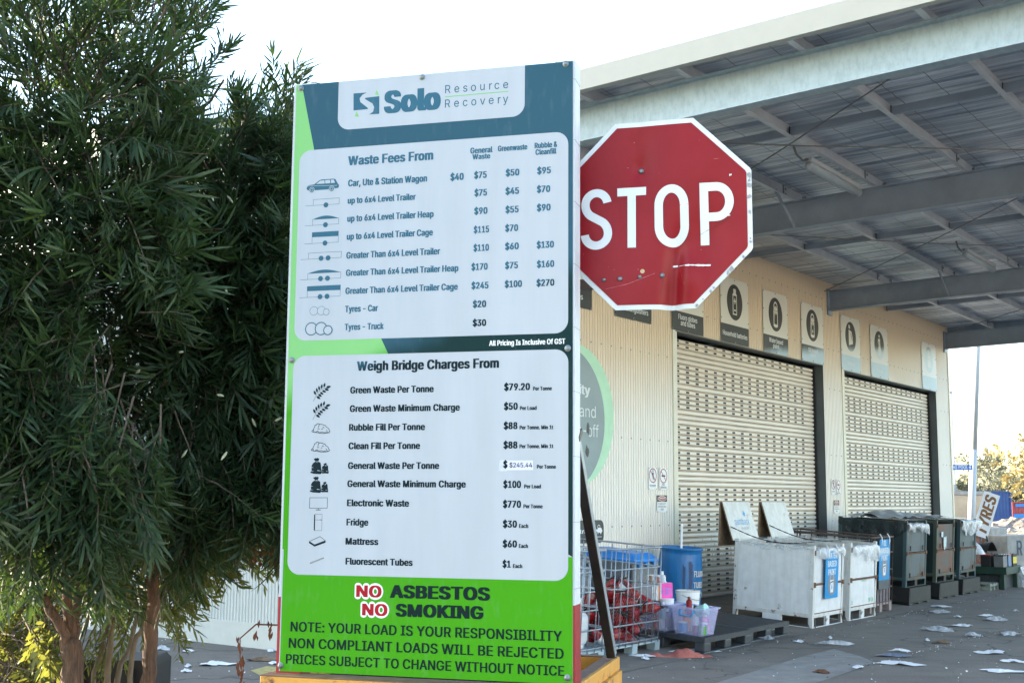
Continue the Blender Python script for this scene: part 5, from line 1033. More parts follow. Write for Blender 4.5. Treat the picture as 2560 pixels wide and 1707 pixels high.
for i, (a_, n_, z_, r_, h_, c_, k_, nk, lab) in enumerate((
 (11.98,-6.25,.18,.04,.20,'pink','white',True,'magenta bottle standing in the right half of the front lilac tub'),(12.00,-6.42,.18,.05,.22,'white','ext',True,'white bottle with red cap deep in the front lilac tub'),
 (11.92,-6.44,.18,.04,.24,'orange','black',True,'orange bottle at the back of the front lilac tub'),(11.90,-6.22,.18,.035,.12,'violet','white',False,'blue violet tin low in the front lilac tub'),
 (12.02,-6.45,.30,.035,.20,'black','ext',True,'black bottle with red cap rising at the back of the front tub'),(11.97,-6.44,.34,.05,.13,'paper','sign_blue',False,'white tin with blue lid on top of the front tub contents'),
 (11.80,-6.76,.18,.04,.20,'ext','black',True,'red bottle standing inside the rear lilac tub'),(11.98,-6.72,.18,.05,.20,'black','white',True,'black bottle in the right half of the rear lilac tub'),
 (11.99,-6.86,.18,.05,.24,'pole','sign_blue',True,'grey bottle with blue cap in the rear lilac tub'),(11.80,-6.66,.30,.03,.17,'mint','white',True,'mint bottle poking out of the rear lilac tub'))):
    can('bottle' if nk else 'tin', lab, a_, n_, z_, r_, h_, c_, k_, 0, 0, nk)
bx = loose('carton', 'pink and white carton of bottles standing on the rear lilac tub', 'carton', 11.74, -6.76, .47, rz=R(-18)); q = MB()
q.box(0,.30,0,.20,0,.19,0); q.poly([(.135,-.001,.0),(.30,-.001,.0),(.30,-.001,.19),(.135,-.001,.19)], 1); q.poly([(.085,-.001,0),(.115,-.001,0),(.115,-.001,.19),(.085,-.001,.19)], 2)
ring(q, .195, .10, .035, .010, -.002, 3, 20); ring(q, .245, .10, .03, .010, -.002, 3, 20)
q.build('box', [plain('grey white card', (.55,.57,.58), .7),'pink','orange','violet'], bx)
for i, (x, y, c, h_) in enumerate(((.05,.08,'ply_edge',.27),(.12,.07,'rust',.26),(.17,.10,'ext',.25),(.22,.08,'pole',.31),(.27,.10,'white',.25))):
    p_ = Matrix.Rotation(WROT-R(18),4,'Z') @ Vector((x,y,0)); b_ = wl(11.74,-6.76,apron(-6.76)+.472)+p_
    t = thing('bottle', ['brown bottle','rust coloured bottle','red topped bottle','tall grey bottle','white bottle'][i]+' sticking out of the pink carton', 'bottle', b_, WROT, 'household leftovers in and on the tubs')
    q = MB(); q.lathe([(0,0),(.03,0),(.03,h_*.75),(.014,h_*.85),(.014,h_*.9)], 12); q.build('body', c, t, smooth=True); q = MB(); q.lathe([(.017,h_*.88),(.017,h_),(0,h_)], 12); q.build('cap', 'white' if i > 2 else c, t)
def bucket(a, n, z, r_, h_, label, lid=True):
    t = loose('bucket', label, 'bucket', a, n, z); q = MB(); q.lathe([(0,0),(r_*.86,0),(r_,h_*.93),(r_*1.05,h_*.93),(r_*1.05,h_),(r_*.97,h_)], 28); q.build('body', 'white', t, smooth=False)
    if lid: q = MB(); q.lathe([(r_*1.06,h_*.97),(r_*1.06,h_*1.02),(r_*.9,h_*1.02),(r_*.88,h_*.99),(0,h_*.99)], 28); q.build('lid', 'white_trim', t)
    q = MB(); q.path([(r_*1.06*math.cos(R(a_)), r_*1.06*math.sin(R(a_)), h_*.9-.10*math.sin(R(a_+180))*.6) for a_ in range(180,361,15)], .003, 5); q.build('handle', 'bolt', t)
bucket(12.62, -6.80, .17, .135, .36, 'white bucket with stained lid standing behind the front lilac tub')
bucket(12.28, -7.02, .17, .10, .52, 'tall narrow white bucket between the carton and the blue drum')

dr = at_wall('blue_drum', 'blue plastic drum lettered FLUORO TUBES ONLY by the left roller door', 'drum', 14.36, -7.88)
q = MB(); q.lathe([(0,0),(.26,0),(.275,.03),(.28,.12),(.29,.30),(.291,.45),(.288,.62),(.275,.80),(.268,.85),(.288,.862),(.290,.885),(.278,.89),(.27,.88),(.262,.60),(.26,.05),(0,.05)], 40); q.build('shell', 'drum', dr, smooth=True)
q = MB(); rr = .2925
for s, z in (('FLUORO',.53),('TUBES',.39),('ONLY',.255)):
    letters(q, s, 0, z, (.27 if s == 'FLUORO' else .22), .075, 0, 0, .06, align='l', fn=lambda p, z=z: (rr*math.sin(R(-24)+p[0]/rr), -rr*math.cos(R(-24)+p[0]/rr), p[2]))
q.build('lettering', 'white', dr)
q = MB()
for k in range(9):
    a_ = R(rnd.uniform(-56,-30)); z1 = rnd.uniform(.52,.74); z0 = z1-rnd.uniform(.15,.4); w_ = R(rnd.uniform(1,3.2))
    for s_ in range(6):
        za, zb_ = z0+(z1-z0)*s_/6, z0+(z1-z0)*(s_+1)/6; q.poly([(.2922*math.sin(x_),-.2922*math.cos(x_),z_) for x_, z_ in ((a_-w_,za),(a_+w_,za),(a_+w_,zb_),(a_-w_,zb_))])
q.build('drip_stain', plain('dark blue drip', (.008,.05,.14), .4), dr)
ft = thing('fluorescent_tube', 'single white fluorescent tube standing upright in the blue drum', 'tube', wl(14.36,-7.88,apron(-7.9)+.06), 0); q = MB(); q.path([(.02,-.02,0),(.05,-.06,1.13)], .016, 10); q.build('glass_tube', 'paper', ft, smooth=True); q = MB(); q.path([(.05,-.06,1.13),(.0506,-.0607,1.155)], .016, 10); q.build('end_cap', 'galv_tube', ft)

# ================================================================== stillage bins
def stillage(t, Wd, D, Hh, side, front, trim, legs=.13, loopy=True):
    """steel stillage: corner posts, sheet sides, two part drop front, fork pockets"""
    q = MB()
    for x in (0, Wd-.055):
        for y in (0, D-.055): q.box(x,x+.055,y,y+.008,0,Hh+.035); q.box(x if x == 0 else x+.047, x+.008 if x == 0 else x+.055, y+.008, y+.055, 0, Hh+.035)
    build_each(q, 'corner_post', trim, t)
    q = MB(); q.box(.003,.008,.058,D-.058,legs+.045,Hh-.02); q.box(Wd-.008,Wd-.003,.058,D-.058,legs+.045,Hh-.02); q.box(.058,Wd-.058,D-.010,D-.004,legs+.045,Hh-.02); q.box(.06,Wd-.06,.06,D-.06,legs+.01,legs+.03)
    for y in (.30,.62,.80): q.box(.0005,.0025,y,y+.003,legs+.05,Hh-.06)
    build_each(q, 'side_sheet', side, t)
    q = MB()
    for x in (-.004, Wd-.03): q.box(x,x+.034,.056,D-.056,legs,legs+.045); q.box(x,x+.034,.056,D-.056,Hh-.02,Hh+.012)
    q.box(.056,Wd-.056,-.004,.030,legs,legs+.045); q.box(.056,Wd-.056,D-.03,D+.004,legs,legs+.045); q.box(.056,Wd-.056,D-.03,D+.004,Hh-.02,Hh+.012)
    build_each(q, 'frame_rail', trim, t)
    q = MB(); q.box(-.002,.03,D/2-.13,D/2+.13,.012,legs); q.box(Wd/2-.055,Wd/2+.055,-.002,.03,.012,legs); q.box(0,.02,.06,D-.06,0,.011); q.box(.06,Wd-.06,0,.02,0,.011); build_each(q, 'fork_foot', side, t)
    zm = legs+.05+(Hh-legs-.05)*.44
    q = MB(); q.box(.06,Wd-.06,.004,.010,legs+.05,zm-.012); lg = q.build('lower_gate', front, t)
    q = MB(); q.box(.06,Wd-.06,.012,.018,zm+.016,Hh-.035); q.build('upper_gate', front, t)
    q = MB(); q.path([(.03,-.006,zm),(Wd-.03,-.006,zm)], .010, 8); q.box(.01,.06,-.012,.0,zm-.035,zm+.03); q.box(Wd-.05,Wd+.004,-.012,.0,zm-.03,zm+.025); q.box(.055,Wd-.055,-.0055,.003,legs+.046,legs+.056)
    for x in (.02, Wd-.045): q.box(x,x+.02,-.012,-.001,Hh-.09,Hh-.03)
    build_each(q, 'hinge_bar', 'rust', lg)
    if loopy:
        q = MB()
        for x, sg in ((.06,1),(Wd-.06,-1)): q.path([(x,-.01,legs),(x-sg*.005,-.02,legs*.5),(x-sg*.03,-.03,.012)], .006, 6)
        for y, sg in ((.06,1),(D-.06,-1)): q.path([(-.01,y,legs),(-.02,y-sg*.005,legs*.5),(-.03,y-sg*.035,.012)], .006, 6)
        build_each(q, 'lifting_hook', 'rust_dark', t)
def draped(name, label_mat, parent, x0, x1, ztop, drop, y=-.02, seed=1, wob=.011, inner=.10):
    r = random.Random(seed); ph = [r.uniform(0,6) for _ in range(6)]
    def fn(u, v):
        x = x0+(x1-x0)*u; dl = drop*(.75+.25*math.sin(5*u+ph[0])+.18*math.sin(17*u+ph[1]))
        wv = wob*(.8*math.sin(15*u+ph[2]+1.5*v)+.45*math.sin(37*u+ph[3]-2*v))
        if v < .3: return (x, y+(.3-v)/.3*inner*1.0+wv*.3, ztop+.012*math.sin(19*u+ph[4])*(1-v)+.01)
        f = (v-.3)/.7; return (x+.02*math.sin(6*f+ph[5])*f, y-.012-wv*f-.014*math.sin(f*3.1), ztop-dl*f+.008*math.sin(29*u))
    q = MB(); q.grid(fn, 70, 16); return q.build(name, label_mat, parent, smooth=True)
def folded_lid(a, n, label, printed, turn=0):
    t = at_wall('plywood_lid', label, 'lid', a, n, turn=turn, group='folded plywood lids standing open behind the white bins'); w_ = .80
    base = 1.0; q = MB(); A_, B_ = Vector((0,.02,base)), Vector((0,.20,1.50))
    q.add([A_, A_+Vector((w_,0,0)), B_+Vector((w_,0,0)), B_], [(0,1,2,3)], 0)
    o_ = Vector((0,.017,-.006)); q.add([A_+o_, A_+o_+Vector((w_,0,0)), B_+o_+Vector((w_,0,0)), B_+o_], [(3,2,1,0)], 1)
    vs = [A_, B_, B_+o_, A_+o_]; q.add(vs, [(0,1,2,3)], 1); q.add([v+Vector((w_,0,0)) for v in vs], [(3,2,1,0)], 1); q.add([B_, B_+Vector((w_,0,0)), B_+o_+Vector((w_,0,0)), B_+o_], [(0,1,2,3)], 1)
    q.build('front_board', ['ply','ply_edge'], t)
    q = MB(); q.box(.0,w_,.222,.238,.92,1.495,1); q.box(.0,w_,.2385,.245,.92,1.495,0); q.build('rear_board', ['ply','ply_edge'], t)
    q = MB(); dd = (B_-A_)
    def on(u, v): return A_+Vector((u,0,0))+dd*v+Vector((0,-.002,.0))
    if printed:
        vs, fs = glyphs('paintback', 0, 1.0); x0 = min(v[0] for v in vs); x1 = max(v[0] for v in vs)
        q.add([on(.20+(v[0]-x0)/(x1-x0)*.44, .40+v[1]*.34) for v in vs], fs, 0)
        q.add([on(*p_) for p_ in ((.50,.66),(.56,.60),(.58,.70),(.53,.78))], [(0,1,2,3)], 0)
        vs, fs = glyphs('recycled paint', 0, 1.0); x1 = max(v[0] for v in vs); q.add([on(.34+v[0]/x1*.24, .28+v[1]*.13) for v in vs], fs, 1)
        q.build('stencil', [plain('sky blue stencil', (.08,.33,.62), .6, var=.3, scale=40), 'grey_print'], t)
    q = MB(); P0, P1 = on(.03,.36), Vector((.62,-.85,1.045)); pts = []
    for i in range(25): f = i/24; pts.append(P0.lerp(P1, f)-Vector((0,0,.10*math.sin(math.pi*f))))
    q.path(pts, [(.009 if i % 2 else .005) for i in range(25)], 5); q.build('chain', 'black', t)
    return t
wb1 = at_wall('white_bin', 'nearest white steel bin with the blue WATER BASED PAINT sign on its front', 'bin', 14.83, -6.24, group='white steel paint bins')
stillage(wb1, 1.0, 1.10, 1.0, 'white_steel', 'white_steel', 'white_trim'); draped('plastic_liner', 'film', wb1, .07, .95, .985, .13, seed=3)
wb2 = at_wall('white_bin', 'second white steel bin with green stencilling and plastic over its gate', 'bin', 16.07, -6.24, group='white steel paint bins')
stillage(wb2, 1.0, 1.10, 1.0, 'white_steel', 'white_steel', 'white_trim'); draped('plastic_liner', 'film', wb2, .05, 1.0, .985, .20, seed=5)
q = MB(); letters(q, 'THEBTE', .42, .50, .2, .045, .002, 0, .01); letters(q, '1W-DA', .70, .21, .2, .06, .002, 0, .02); letters(q, 'DC', .08, .21, .06, .05, .002, 0, .01); q.build('stencil', plain('green stencil', (.16,.45,.28), .7, var=.4, scale=60), wb2)
def film_sheet(name, mat, parent, x0, x1, y0, y1, z, amp, seed, over=.0):
    r = random.Random(seed); ph = [r.uniform(0,6) for _ in range(8)]
    def fn(u, v):
        zz = z+amp*(math.sin(7*u+ph[0]+3*v)+.6*math.sin(13*v+ph[1]-4*u)+.4*math.sin(29*u+ph[2])+.3*math.sin(31*v+11*u+ph[3]))
        return (x0+(x1-x0)*u+.01*math.sin(15*v+ph[4]), y0+(y1-y0)*v, zz - over*max(0,.12-u)*8*0)
    q = MB(); q.grid(fn, 44, 44); return q.build(name, mat, parent, smooth=True)
film_sheet('top_film', 'film_clear', wb1, .02, .98, .05, 1.06, 1.042, .003, 2); film_sheet('top_film', 'film_clear', wb2, .02, .98, .05, 1.06, 1.045, .003, 4)
def side_film(parent, mat, D, ztop, drop, seed, name='side_film', x=-.012):
    r = random.Random(seed); ph = [r.uniform(0,6) for _ in range(6)]
    def fn(u, v):
        dl = drop*(.35+.65*math.sin(math.pi*min(1,max(0,u*1.1)))**.8+.10*math.sin(9*u+ph[0]))
        return (x-.012*abs(math.sin(14*u+ph[1]+4*v))*v-.006*math.sin(33*u+ph[2]), .0+D*u, ztop+.01-dl*v+.008*math.sin(21*u+ph[3]))
    q = MB(); q.grid(fn, 60, 14); return q.build(name, mat, parent, smooth=True)
side_film(wb1, 'film_clear', 1.08, 1.0, .07, 8)
folded_lid(14.86, -7.36, 'folded plywood lid with a blue printed stencil behind the nearest white bin', True)
folded_lid(16.12, -7.38, 'plain weathered folded plywood lid standing behind the second white bin', False)

def hang_sign(a, n, z, w_, h_, words, label, tail=0, fadeband=False):
    t = at_wall('hanging_sign', label, 'sign', a, n, z, group='blue paint signs hung on the bins'); q = MB(); q.box(0,w_,-.004,0,0,h_); q.build('panel', 'sign_blue' if not fadeband else 'sign_blue_faded', t)
    q = MB(); Y = -.0055
    for i, (s, f) in enumerate(words): letters(q, s, w_/2, h_*.845-i*.105, w_*f, .075, Y, 0, .030, align='c')
    cx, cz_ = w_/2, h_*.29
    disc(q, cx, cz_, w_*.33, Y, 1, h_*.235); ring(q, cx, cz_+.07, .062, .014, Y-.001, 2, 24, .075); q.poly([(cx-.062,Y-.001,cz_+.06),(cx-.045,Y-.001,cz_-.10),(cx+.045,Y-.001,cz_-.10),(cx+.062,Y-.001,cz_+.06)], 0)
    q.poly([(cx-.05,Y-.002,cz_+.035),(cx-.05,Y-.002,cz_+.0),(cx-.035,Y-.002,cz_+.025),(cx+.05,Y-.002,cz_+.03),(cx+.05,Y-.002,cz_+.045)], 3)
    q.poly([(cx,Y-.002,cz_+.01),(cx+.018,Y-.002,cz_-.04),(cx,Y-.002,cz_-.07),(cx-.018,Y-.002,cz_-.04)], 4)
    q.build('print', ['white','grey_print',plain('light grey print', (.45,.48,.52), .4),'black','sign_blue'], t)
    if tail: q = MB(); q.box(.004,w_-.004,-.003,.001,-tail,-.002); q.build('lower_panel', plain('slate panel', (.07,.085,.10), .5, var=.2), t)
    q = MB()
    for x in (.06, w_-.06): q.path([(x,-.008,h_-.10),(x-.004,-.02,h_-.02),(x+.01,-.012,h_+.03),(x+.004,.02,h_+.08)], .008, 6)
    build_each(q, 'cable_tie', 'paper', t, smooth=True)
def bluefade():
    m, n, l, b = nm('sign_blue_faded'); b.inputs['Roughness'].default_value = .35; tc = n.new('ShaderNodeTexCoord'); sp = n.new('ShaderNodeSeparateXYZ'); l.new(tc.outputs['Object'], sp.inputs[0])
    r1 = n.new('ShaderNodeValToRGB'); l.new(sp.outputs['Z'], r1.inputs['Fac']); e_ = r1.color_ramp.elements; e_[0].position = .33; e_[0].color = (0,0,0,1); e_[1].position = .38; e_[1].color = (1,1,1,1)
    x_ = r1.color_ramp.elements.new(.42); x_.color = (1,1,1,1); x_ = r1.color_ramp.elements.new(.47); x_.color = (0,0,0,1)
    l.new(mix(n, l, r1.outputs['Color'], (.0,.27,.60), (.36,.52,.66)), b.inputs['Base Color']); M['sign_blue_faded'] = m
bluefade()
hang_sign(15.12, -6.185, .36, .43, .60, [('WATER',.70),('BASED',.68),('PAINT',.60)], 'blue hanging sign reading WATER BASED PAINT on the nearest white bin')
hang_sign(17.40, -6.30, .475, .43, .58, [('OIL',.28),('BASED',.68),('PAINT',.60)], 'blue hanging sign reading OIL BASED PAINT on the rusty wire cage', .13, True)

# rusty cage
rc = at_wall('rusty_cage', 'rusty brown wire mesh cage between the white bins and the dark green bins', 'cage', 17.18, -6.36)
q = MB(); w_, d_ = .88, 1.45
for z in (.14,.35,.60,.85,1.07): q.path([(0,0,z),(w_,0,z),(w_,d_,z),(0,d_,z),(0,0,z)], .014 if z > 1 else .010, 6)
q.path([(0,d_*.3,1.07),(0,d_,1.07)], .02, 6); build_each(q, 'rail', 'rust_dark', rc)
q = MB()
for i in range(8):
    x = w_*i/7; q.path([(x,0,.10),(x,0,1.07)], .008, 6); q.path([(x,d_,.10),(x,d_,1.07)], .008, 6)
for i in range(9):
    y = d_*i/8; q.path([(0,y,.10),(0,y,1.07)], .008, 6); q.path([(w_,y,.10),(w_,y,1.07)], .008, 6)
build_each(q, 'upright', 'rust_dark', rc)
q = MB(); q.box(0,w_,0,d_,.10,.13)
for x in (0,w_/2-.05,w_-.1):
    for y in (0,d_-.1): q.box(x,x+.1,y,y+.1,0,.10)
q.build('base', plain('pinkish grey wood', (.27,.22,.21), .85, var=.25, scale=14), rc)
q = MB(); q.box(.02,w_-.02,.02,d_-.02,.14,.50); q.build('liner', plain('dull mauve liner', (.20,.17,.19), .8, var=.3), rc)
for i, (x, y) in enumerate(((.25,.3),(.55,.45),(.3,.75),(.62,.9),(.35,1.15))):
    P_ = rc.location + (Matrix.Rotation(WROT,4,'Z') @ Vector((x,y,.515)))
    t = thing('paint_tin', 'battered paint tin inside the rusty cage', 'paint tin', P_+Vector((0,0,.0)), WROT+i, 'paint tins in the rusty cage'); q = MB(); q.lathe([(0,0),(.11,0),(.11,.24),(.115,.245),(.11,.25),(0,.25)], 18); q.build('can', ['galv_tube','white_trim','pole','ply','galv_tube'][i], t)
    q = MB(); q.path([(.11*math.cos(R(a_)), 0.0, .22+.10*math.sin(R(a_))) for a_ in range(0,181,20)], .004, 5); q.build('handle', 'paper', t)

# dark bins on bunds
def dark_bin(a, label, front, trim, seed, paper):
    bt = at_wall('spill_bund', ['black plastic spill bund under the nearest dark green bin','black plastic spill bund under the rust fronted middle bin','black plastic spill bund under the farthest dark bin'][seed], 'bund', a-.05, -6.38, group='spill bunds under the dark bins'); q = MB()
    q.prism([(.0,.03),(.02,.265),(1.02,.265),(1.04,.03)], .0, 1.22); 
    for x in (.02,.45,.86): q.box(x,x+.16,.0,1.22,0,.029)
    q.build('tray', 'bund', bt, bevel=.02)
    q = MB()
    for i in range(14): z = .06+i*.014; q.box(.06,.98,-.004,-.0005,z,z+.005)
    q.build('grille', 'black_plastic', bt)
    zz = apron(-6.44)+.268
    t = at_wall('dark_bin', label, 'bin', a, -6.44, zz, group='dark green steel bins on spill bunds'); stillage(t, .96, 1.10, .98, 'dark_bin', front, trim, .10, False)
    q = MB(); r = random.Random(seed+40)
    for k in range(paper):
        x0 = .12+r.uniform(0,.25)+.0*k; z0 = .75-k*.16; w_ = r.uniform(.08,.2); h_ = r.uniform(.05,.2)
        q.poly([(x0,-.008,z0),(x0+w_*.4,-.010,z0-.02-h_*.5*(k % 2)),(x0+w_*.7,-.009,z0-.01),(x0+w_,-.008,z0-h_*.3),(x0+w_,-.008,z0+h_),(x0,-.008,z0+h_*.9)])
    if paper: q.build('torn_label', plain('torn pale label', (.50,.60,.62), .7, var=.25, scale=20), t)
    q = MB()
    for x in (.16,.75):
        for z in (.14,.555): q.box(x,x+.02,-.014,-.002,z,z+.075)
    build_each(q, 'latch', 'black', t)
    return t
d1 = dark_bin(18.95, 'nearest dark green steel bin, grey gate with plastic draped over its front', 'grey_gate', 'teal_edge', 0, 0)
d2 = dark_bin(20.42, 'middle dark steel bin with a rust stained front and torn pale label', 'rust_gate', 'olive_edge', 1, 2)
d3 = dark_bin(21.70, 'farthest dark steel bin, blue grey front, plastic film flying off its corner', 'grey_gate', 'teal_edge', 2, 1)
draped('plastic_liner', 'film', d1, .03, .96, .96, .15, seed=12, wob=.018)
side_film(d1, 'film_dark', 1.1, .985, .30, 14, x=-.014)
draped('plastic_liner', 'film', d3, .05, 1.18, .985, .22, seed=15, wob=.03)
for d_, s_ in ((d1,21),(d2,22),(d3,23)): film_sheet('cover_film', 'film_clear', d_, -.02, 1.0, .0, 1.12, 1.022, .003, s_)
tp = at_wall('rolled_tarp', 'crumpled grey tarpaulin heaped across the tops of the dark bins', 'tarpaulin', 19.6, -6.75, apron(-7)+1.27); r = random.Random(5); ph = [r.uniform(0,6) for _ in range(6)]
def tarp(u, v):
    hgt = .06*math.exp(-((u-.35)/.22)**2)*math.sin(math.pi*v)**.7; return (3.0*u, .15+.75*v+.05*math.sin(9*u+ph[0]), .01+hgt+.03*math.sin(17*u+8*v+ph[1])*math.sin(math.pi*v)+.015*math.sin(31*u-9*v))
q = MB(); q.grid(tarp, 60, 24); q.build('sheet', plain('grey tarpaulin', (.30,.33,.35), .5, var=.15, scale=5), tp, smooth=True)
# ================================================================== battery stand and things at the far end
st = at_wall('steel_stand', 'low green steel stand carrying old car batteries beyond the dark bins', 'stand', 23.52, -6.14, 0, tilt=False)
q = MB(); q.box(0,1.05,0,1.2,.40,.415); 
for (x0,x1,y0,y1) in ((0,1.05,-.01,-.002),(-.01,-.002,-.01,1.2),(1.052,1.06,-.01,1.2)): q.box(x0,x1,y0,y1,.29,.42)
q.build('tray', 'green_steel', st)
q = MB(); q.box(.12,.90,.12,1.0,0,.27); q.build('shade_fill', 'black_plastic', st)  # dark box added between the legs, standing in for the shade there
for x in (.05,.92):
    for y in (.05,1.05): MB().box(x,x+.08,y,y+.08,0,.289).build('leg', 'green_steel', st)
def battery(a, n, rz, col, lab, band=None):
    t = thing('car_battery', lab, 'battery', wl(a,n,.416), WROT+rz, 'old car batteries on the green stand'); q = MB(); q.box(0,.26,0,.17,0,.20); q.build('case', col, t, bevel=.006)
    q = MB(); q.box(-.004,.264,-.004,.174,.2005,.222); q.build('lid', 'ext' if rnd.random() < .6 else 'black', t)
    q = MB()
    for x in (.04,.21): q.path([(x,.05,.22),(x,.05,.24)], .012, 8)
    build_each(q, 'terminal', 'bolt', t)
    if band: q = MB(); q.poly([(.265,.01,.05),(.265,.16,.05),(.265,.16,.17),(.265,.01,.17)]); q.poly([(.02,-.001,.05),(.24,-.001,.05),(.24,-.001,.17),(.02,-.001,.17)]); q.build('label', band, t)
battery(23.60,-6.20,0,'bin_grey','grey car battery second from the left on the green stand'); battery(23.92,-6.19,.05,plain('steel blue case', (.13,.20,.34), .5),'blue grey car battery with red lid on the green stand')
battery(24.22,-6.19,-.04,'black','black car battery with a yellow label at the end of the green stand', plain('yellow label', (.7,.55,.05), .5)); battery(23.55,-6.42,0,'black','black car battery nearest the farthest dark bin on the stand')
battery(23.95,-6.42,.3,'ext','dark red car battery in the second row on the green stand'); battery(24.22,-6.45,.1,'bin_grey','grey battery in the second row at the end of the stand')
fl = thing('garden_tool', 'black upturned plastic scoop lying on the batteries', 'scoop', wl(24.20,-6.55,.64), WROT); q = MB()
q.grid(lambda u, v: (-.35+.75*u, .45*v, .03+.20*math.sin(math.pi*min(1,u*1.05))*(1-.35*v)*(1-.2*u)), 16, 8); q.path([(.08,.1,.22),(.10,.12,.32)], .015, 6); q.build('shell', 'black', fl, smooth=True)
bgp = thing('plastic_bag', 'crumpled white bag lying on the batteries beside the farthest dark bin', 'bag', wl(23.58,-6.58,.62), WROT); q = MB(); r = random.Random(3)
q.grid(lambda u, v: (.34*u, .3*v, .22*math.sin(math.pi*u)**.7*math.sin(math.pi*v)**.7+.02*math.sin(23*u+7*v)), 14, 12); q.build('film', 'film_bag', bgp, smooth=True)
bgp = thing('plastic_bag', 'white sack draped over the end of the green battery stand', 'bag', wl(24.5,-6.12,0), WROT); q = MB()
q.grid(lambda u, v: (-.12+.36*u+.03*math.sin(7*v), -.05-.05*math.sin(9*u+4*v)-.04*math.sin(21*u), .02+.38*v), 18, 14); q.build('film', 'film_bag', bgp, smooth=True)
pt = at_wall('timber_pallet', 'low greenish timber pallet on the ground below the battery stand', 'pallet', 23.05, -6.30, 0, tilt=False); q = MB()
for i in range(7): q.box(0+i*.19,.13+i*.19,0,1.0,.12,.142)
for y in (0,.46,.92): q.box(0,1.3,y,y+.08,.095,.119)
for i in range(6): q.box(.02+i*.24,.06+i*.24,.0,.9,.012,.094)
q.box(0,1.3,0,.08,0,.011); build_each(q, 'board', plain('grey green boards', (.24,.27,.24), .9, var=.25, scale=12), pt)
M['tyre_white'] = plain('bluish white board', (.80,.84,.92), .4, var=.03)
ty = thing('tyres_sign', 'tilted white board lettered TYRES in brown beyond the dark bins', 'sign', dep(2465,1284,26.2)-Vector((0,0,0)), -.12, ry=R(-71.5)); q = MB()
q.box(-.50,.46,-.004,.0,-.17,.17); q.build('panel', 'tyre_white', ty); q = MB(); letters(q, 'TYRES', -.46, -.12, .84, .235, -.0055, 0, .05, fn=lambda p: (p[0]+.18*(p[2]+.12), p[1], p[2])); q.build('lettering', 'brown_print', ty)
q = MB(); q.path([(-.95,.02,-.10),(.3,.02,.02)], .02, 6); q.build('picket', 'rod', ty)

def wall_block(p0, p1, h_, th, name, label, cat, m, z0=0):
    p0, p1 = Vector(p0), Vector(p1); p0.z = p1.z = 0; L = (p1-p0).length; rz = math.atan2(p1.y-p0.y, p1.x-p0.x); t = thing(name, label, cat, p0+Vector((0,0,z0)), rz); q = MB(); q.box(0,L,0,th,0,h_); q.build('block', m, t, bevel=.03); return t, L
def gd(x, D): 
    v = dep(x, 1250, D); v.z = 0; return v
t, L = wall_block(gd(2474,30), gd(2515,30.4), .98, .6, 'concrete_wall', 'low concrete block wall with faded dark letters RUB below the rubble heap', 'wall', 'concrete'); q = MB(); letters(q, 'RUB', .0, .50, .42, .27, -.006, 0, .02); q.build('lettering', plain('faded blue grey paint', (.09,.11,.14), .8, var=.4, scale=12), t)
t, L = wall_block(gd(2513,28.6), gd(2600,29.0), .84, .6, 'concrete_wall', 'nearer concrete block with a dark letter R at the right edge', 'wall', 'concrete'); q = MB(); letters(q, 'R', .28, .38, .17, .34, -.006, 0, .03); q.build('lettering', plain('faded blue grey paint', (.09,.11,.14)), t)
t, L = wall_block(gd(2352,40), gd(2478,40), 1.83, .6, 'bunker_wall', 'tan concrete bunker wall behind the leaning grey pole', 'wall', 'tan'); q = MB(); q.box(.0,L,-.02,.62,1.835,1.95); q.build('capping', 'concrete', t)
for i in range(6):
    pass
t = thing('slat_stack', 'small stack of dark grey slats on top of the tan bunker wall', 'stack', gd(2384,40)+Vector((0,.2,1.955)), 0); q = MB()
for i in range(5): q.box(-.3+.02*(i%2),.24-.015*i,0,.3,i*.045,i*.045+.032)
build_each(q, 'slat', 'bolt', t)
rb = thing('rubble_heap', 'sunlit brown rubble heap behind the lettered concrete wall', 'heap', gd(2560,36), 0); r = random.Random(9); q = MB()
def hp(u, v):
    x, y = (u-.5)*9, (v-.5)*7; b_ = max(0, 1-(x/4.5)**2-(y/3.5)**2)
    return (x, y, .95*b_**.6+.12*b_*math.sin(9*u+5*v)+.10*b_*math.sin(31*u)*math.sin(27*v)+.06*r.random()*b_)
q.grid(hp, 50, 40); q.build('mound', 'rubble', rb); q = MB()
for i in range(60):
    u, v = r.uniform(.08,.92), r.uniform(.05,.9); x, y, z = hp(u, v); s_ = r.uniform(.05,.16)
    if z < .15: continue
    q.box(-s_,s_,-s_*.7,s_*.7,-s_*.5,s_*.5,0 if r.random() < .7 else 1, Matrix.Translation((x,y,z)) @ Euler((r.uniform(0,3),r.uniform(0,3),r.uniform(0,3))).to_matrix().to_4x4())
build_each(q, 'chunk', ['rubble','concrete'], rb)
def container(p, L, h_, m, label, D):
    t = thing('shipping_container', label, 'container', p, 0, 'shipping containers in the distance'); q = MB(); corr(q, .1, L-.1, .15, h_-.12, .28, .018, 0); q.box(0.1,L-.1,.05,2.4,.16,h_-.05); q.build('body', m, t)
    q = MB(); q.box(0,.12,-.05,.1,0,h_); q.box(L-.12,L,-.05,.1,0,h_); q.box(.12,L-.12,-.05,.1,h_-.12,h_); q.box(.12,L-.12,-.05,.1,0,.15); q.build('frame', m, t); return t
container(gd(2318,105), 7.2, 2.55, 'container', 'long navy blue shipping container in front of the far trees', 105)
t = container(gd(2529,112), 6.0, 1.65, 'container_red', 'faded red and blue container beside the navy one at right edge', 112); q = MB()
for x, z, w_, h_ in ((.1,.2,1.5,.35),(1.5,.6,1.2,.8),(.3,1.2,.9,.25)): q.poly([(x,-.06,z),(x+w_,-.06,z),(x+w_,-.06,z+h_),(x,-.06,z+h_)])
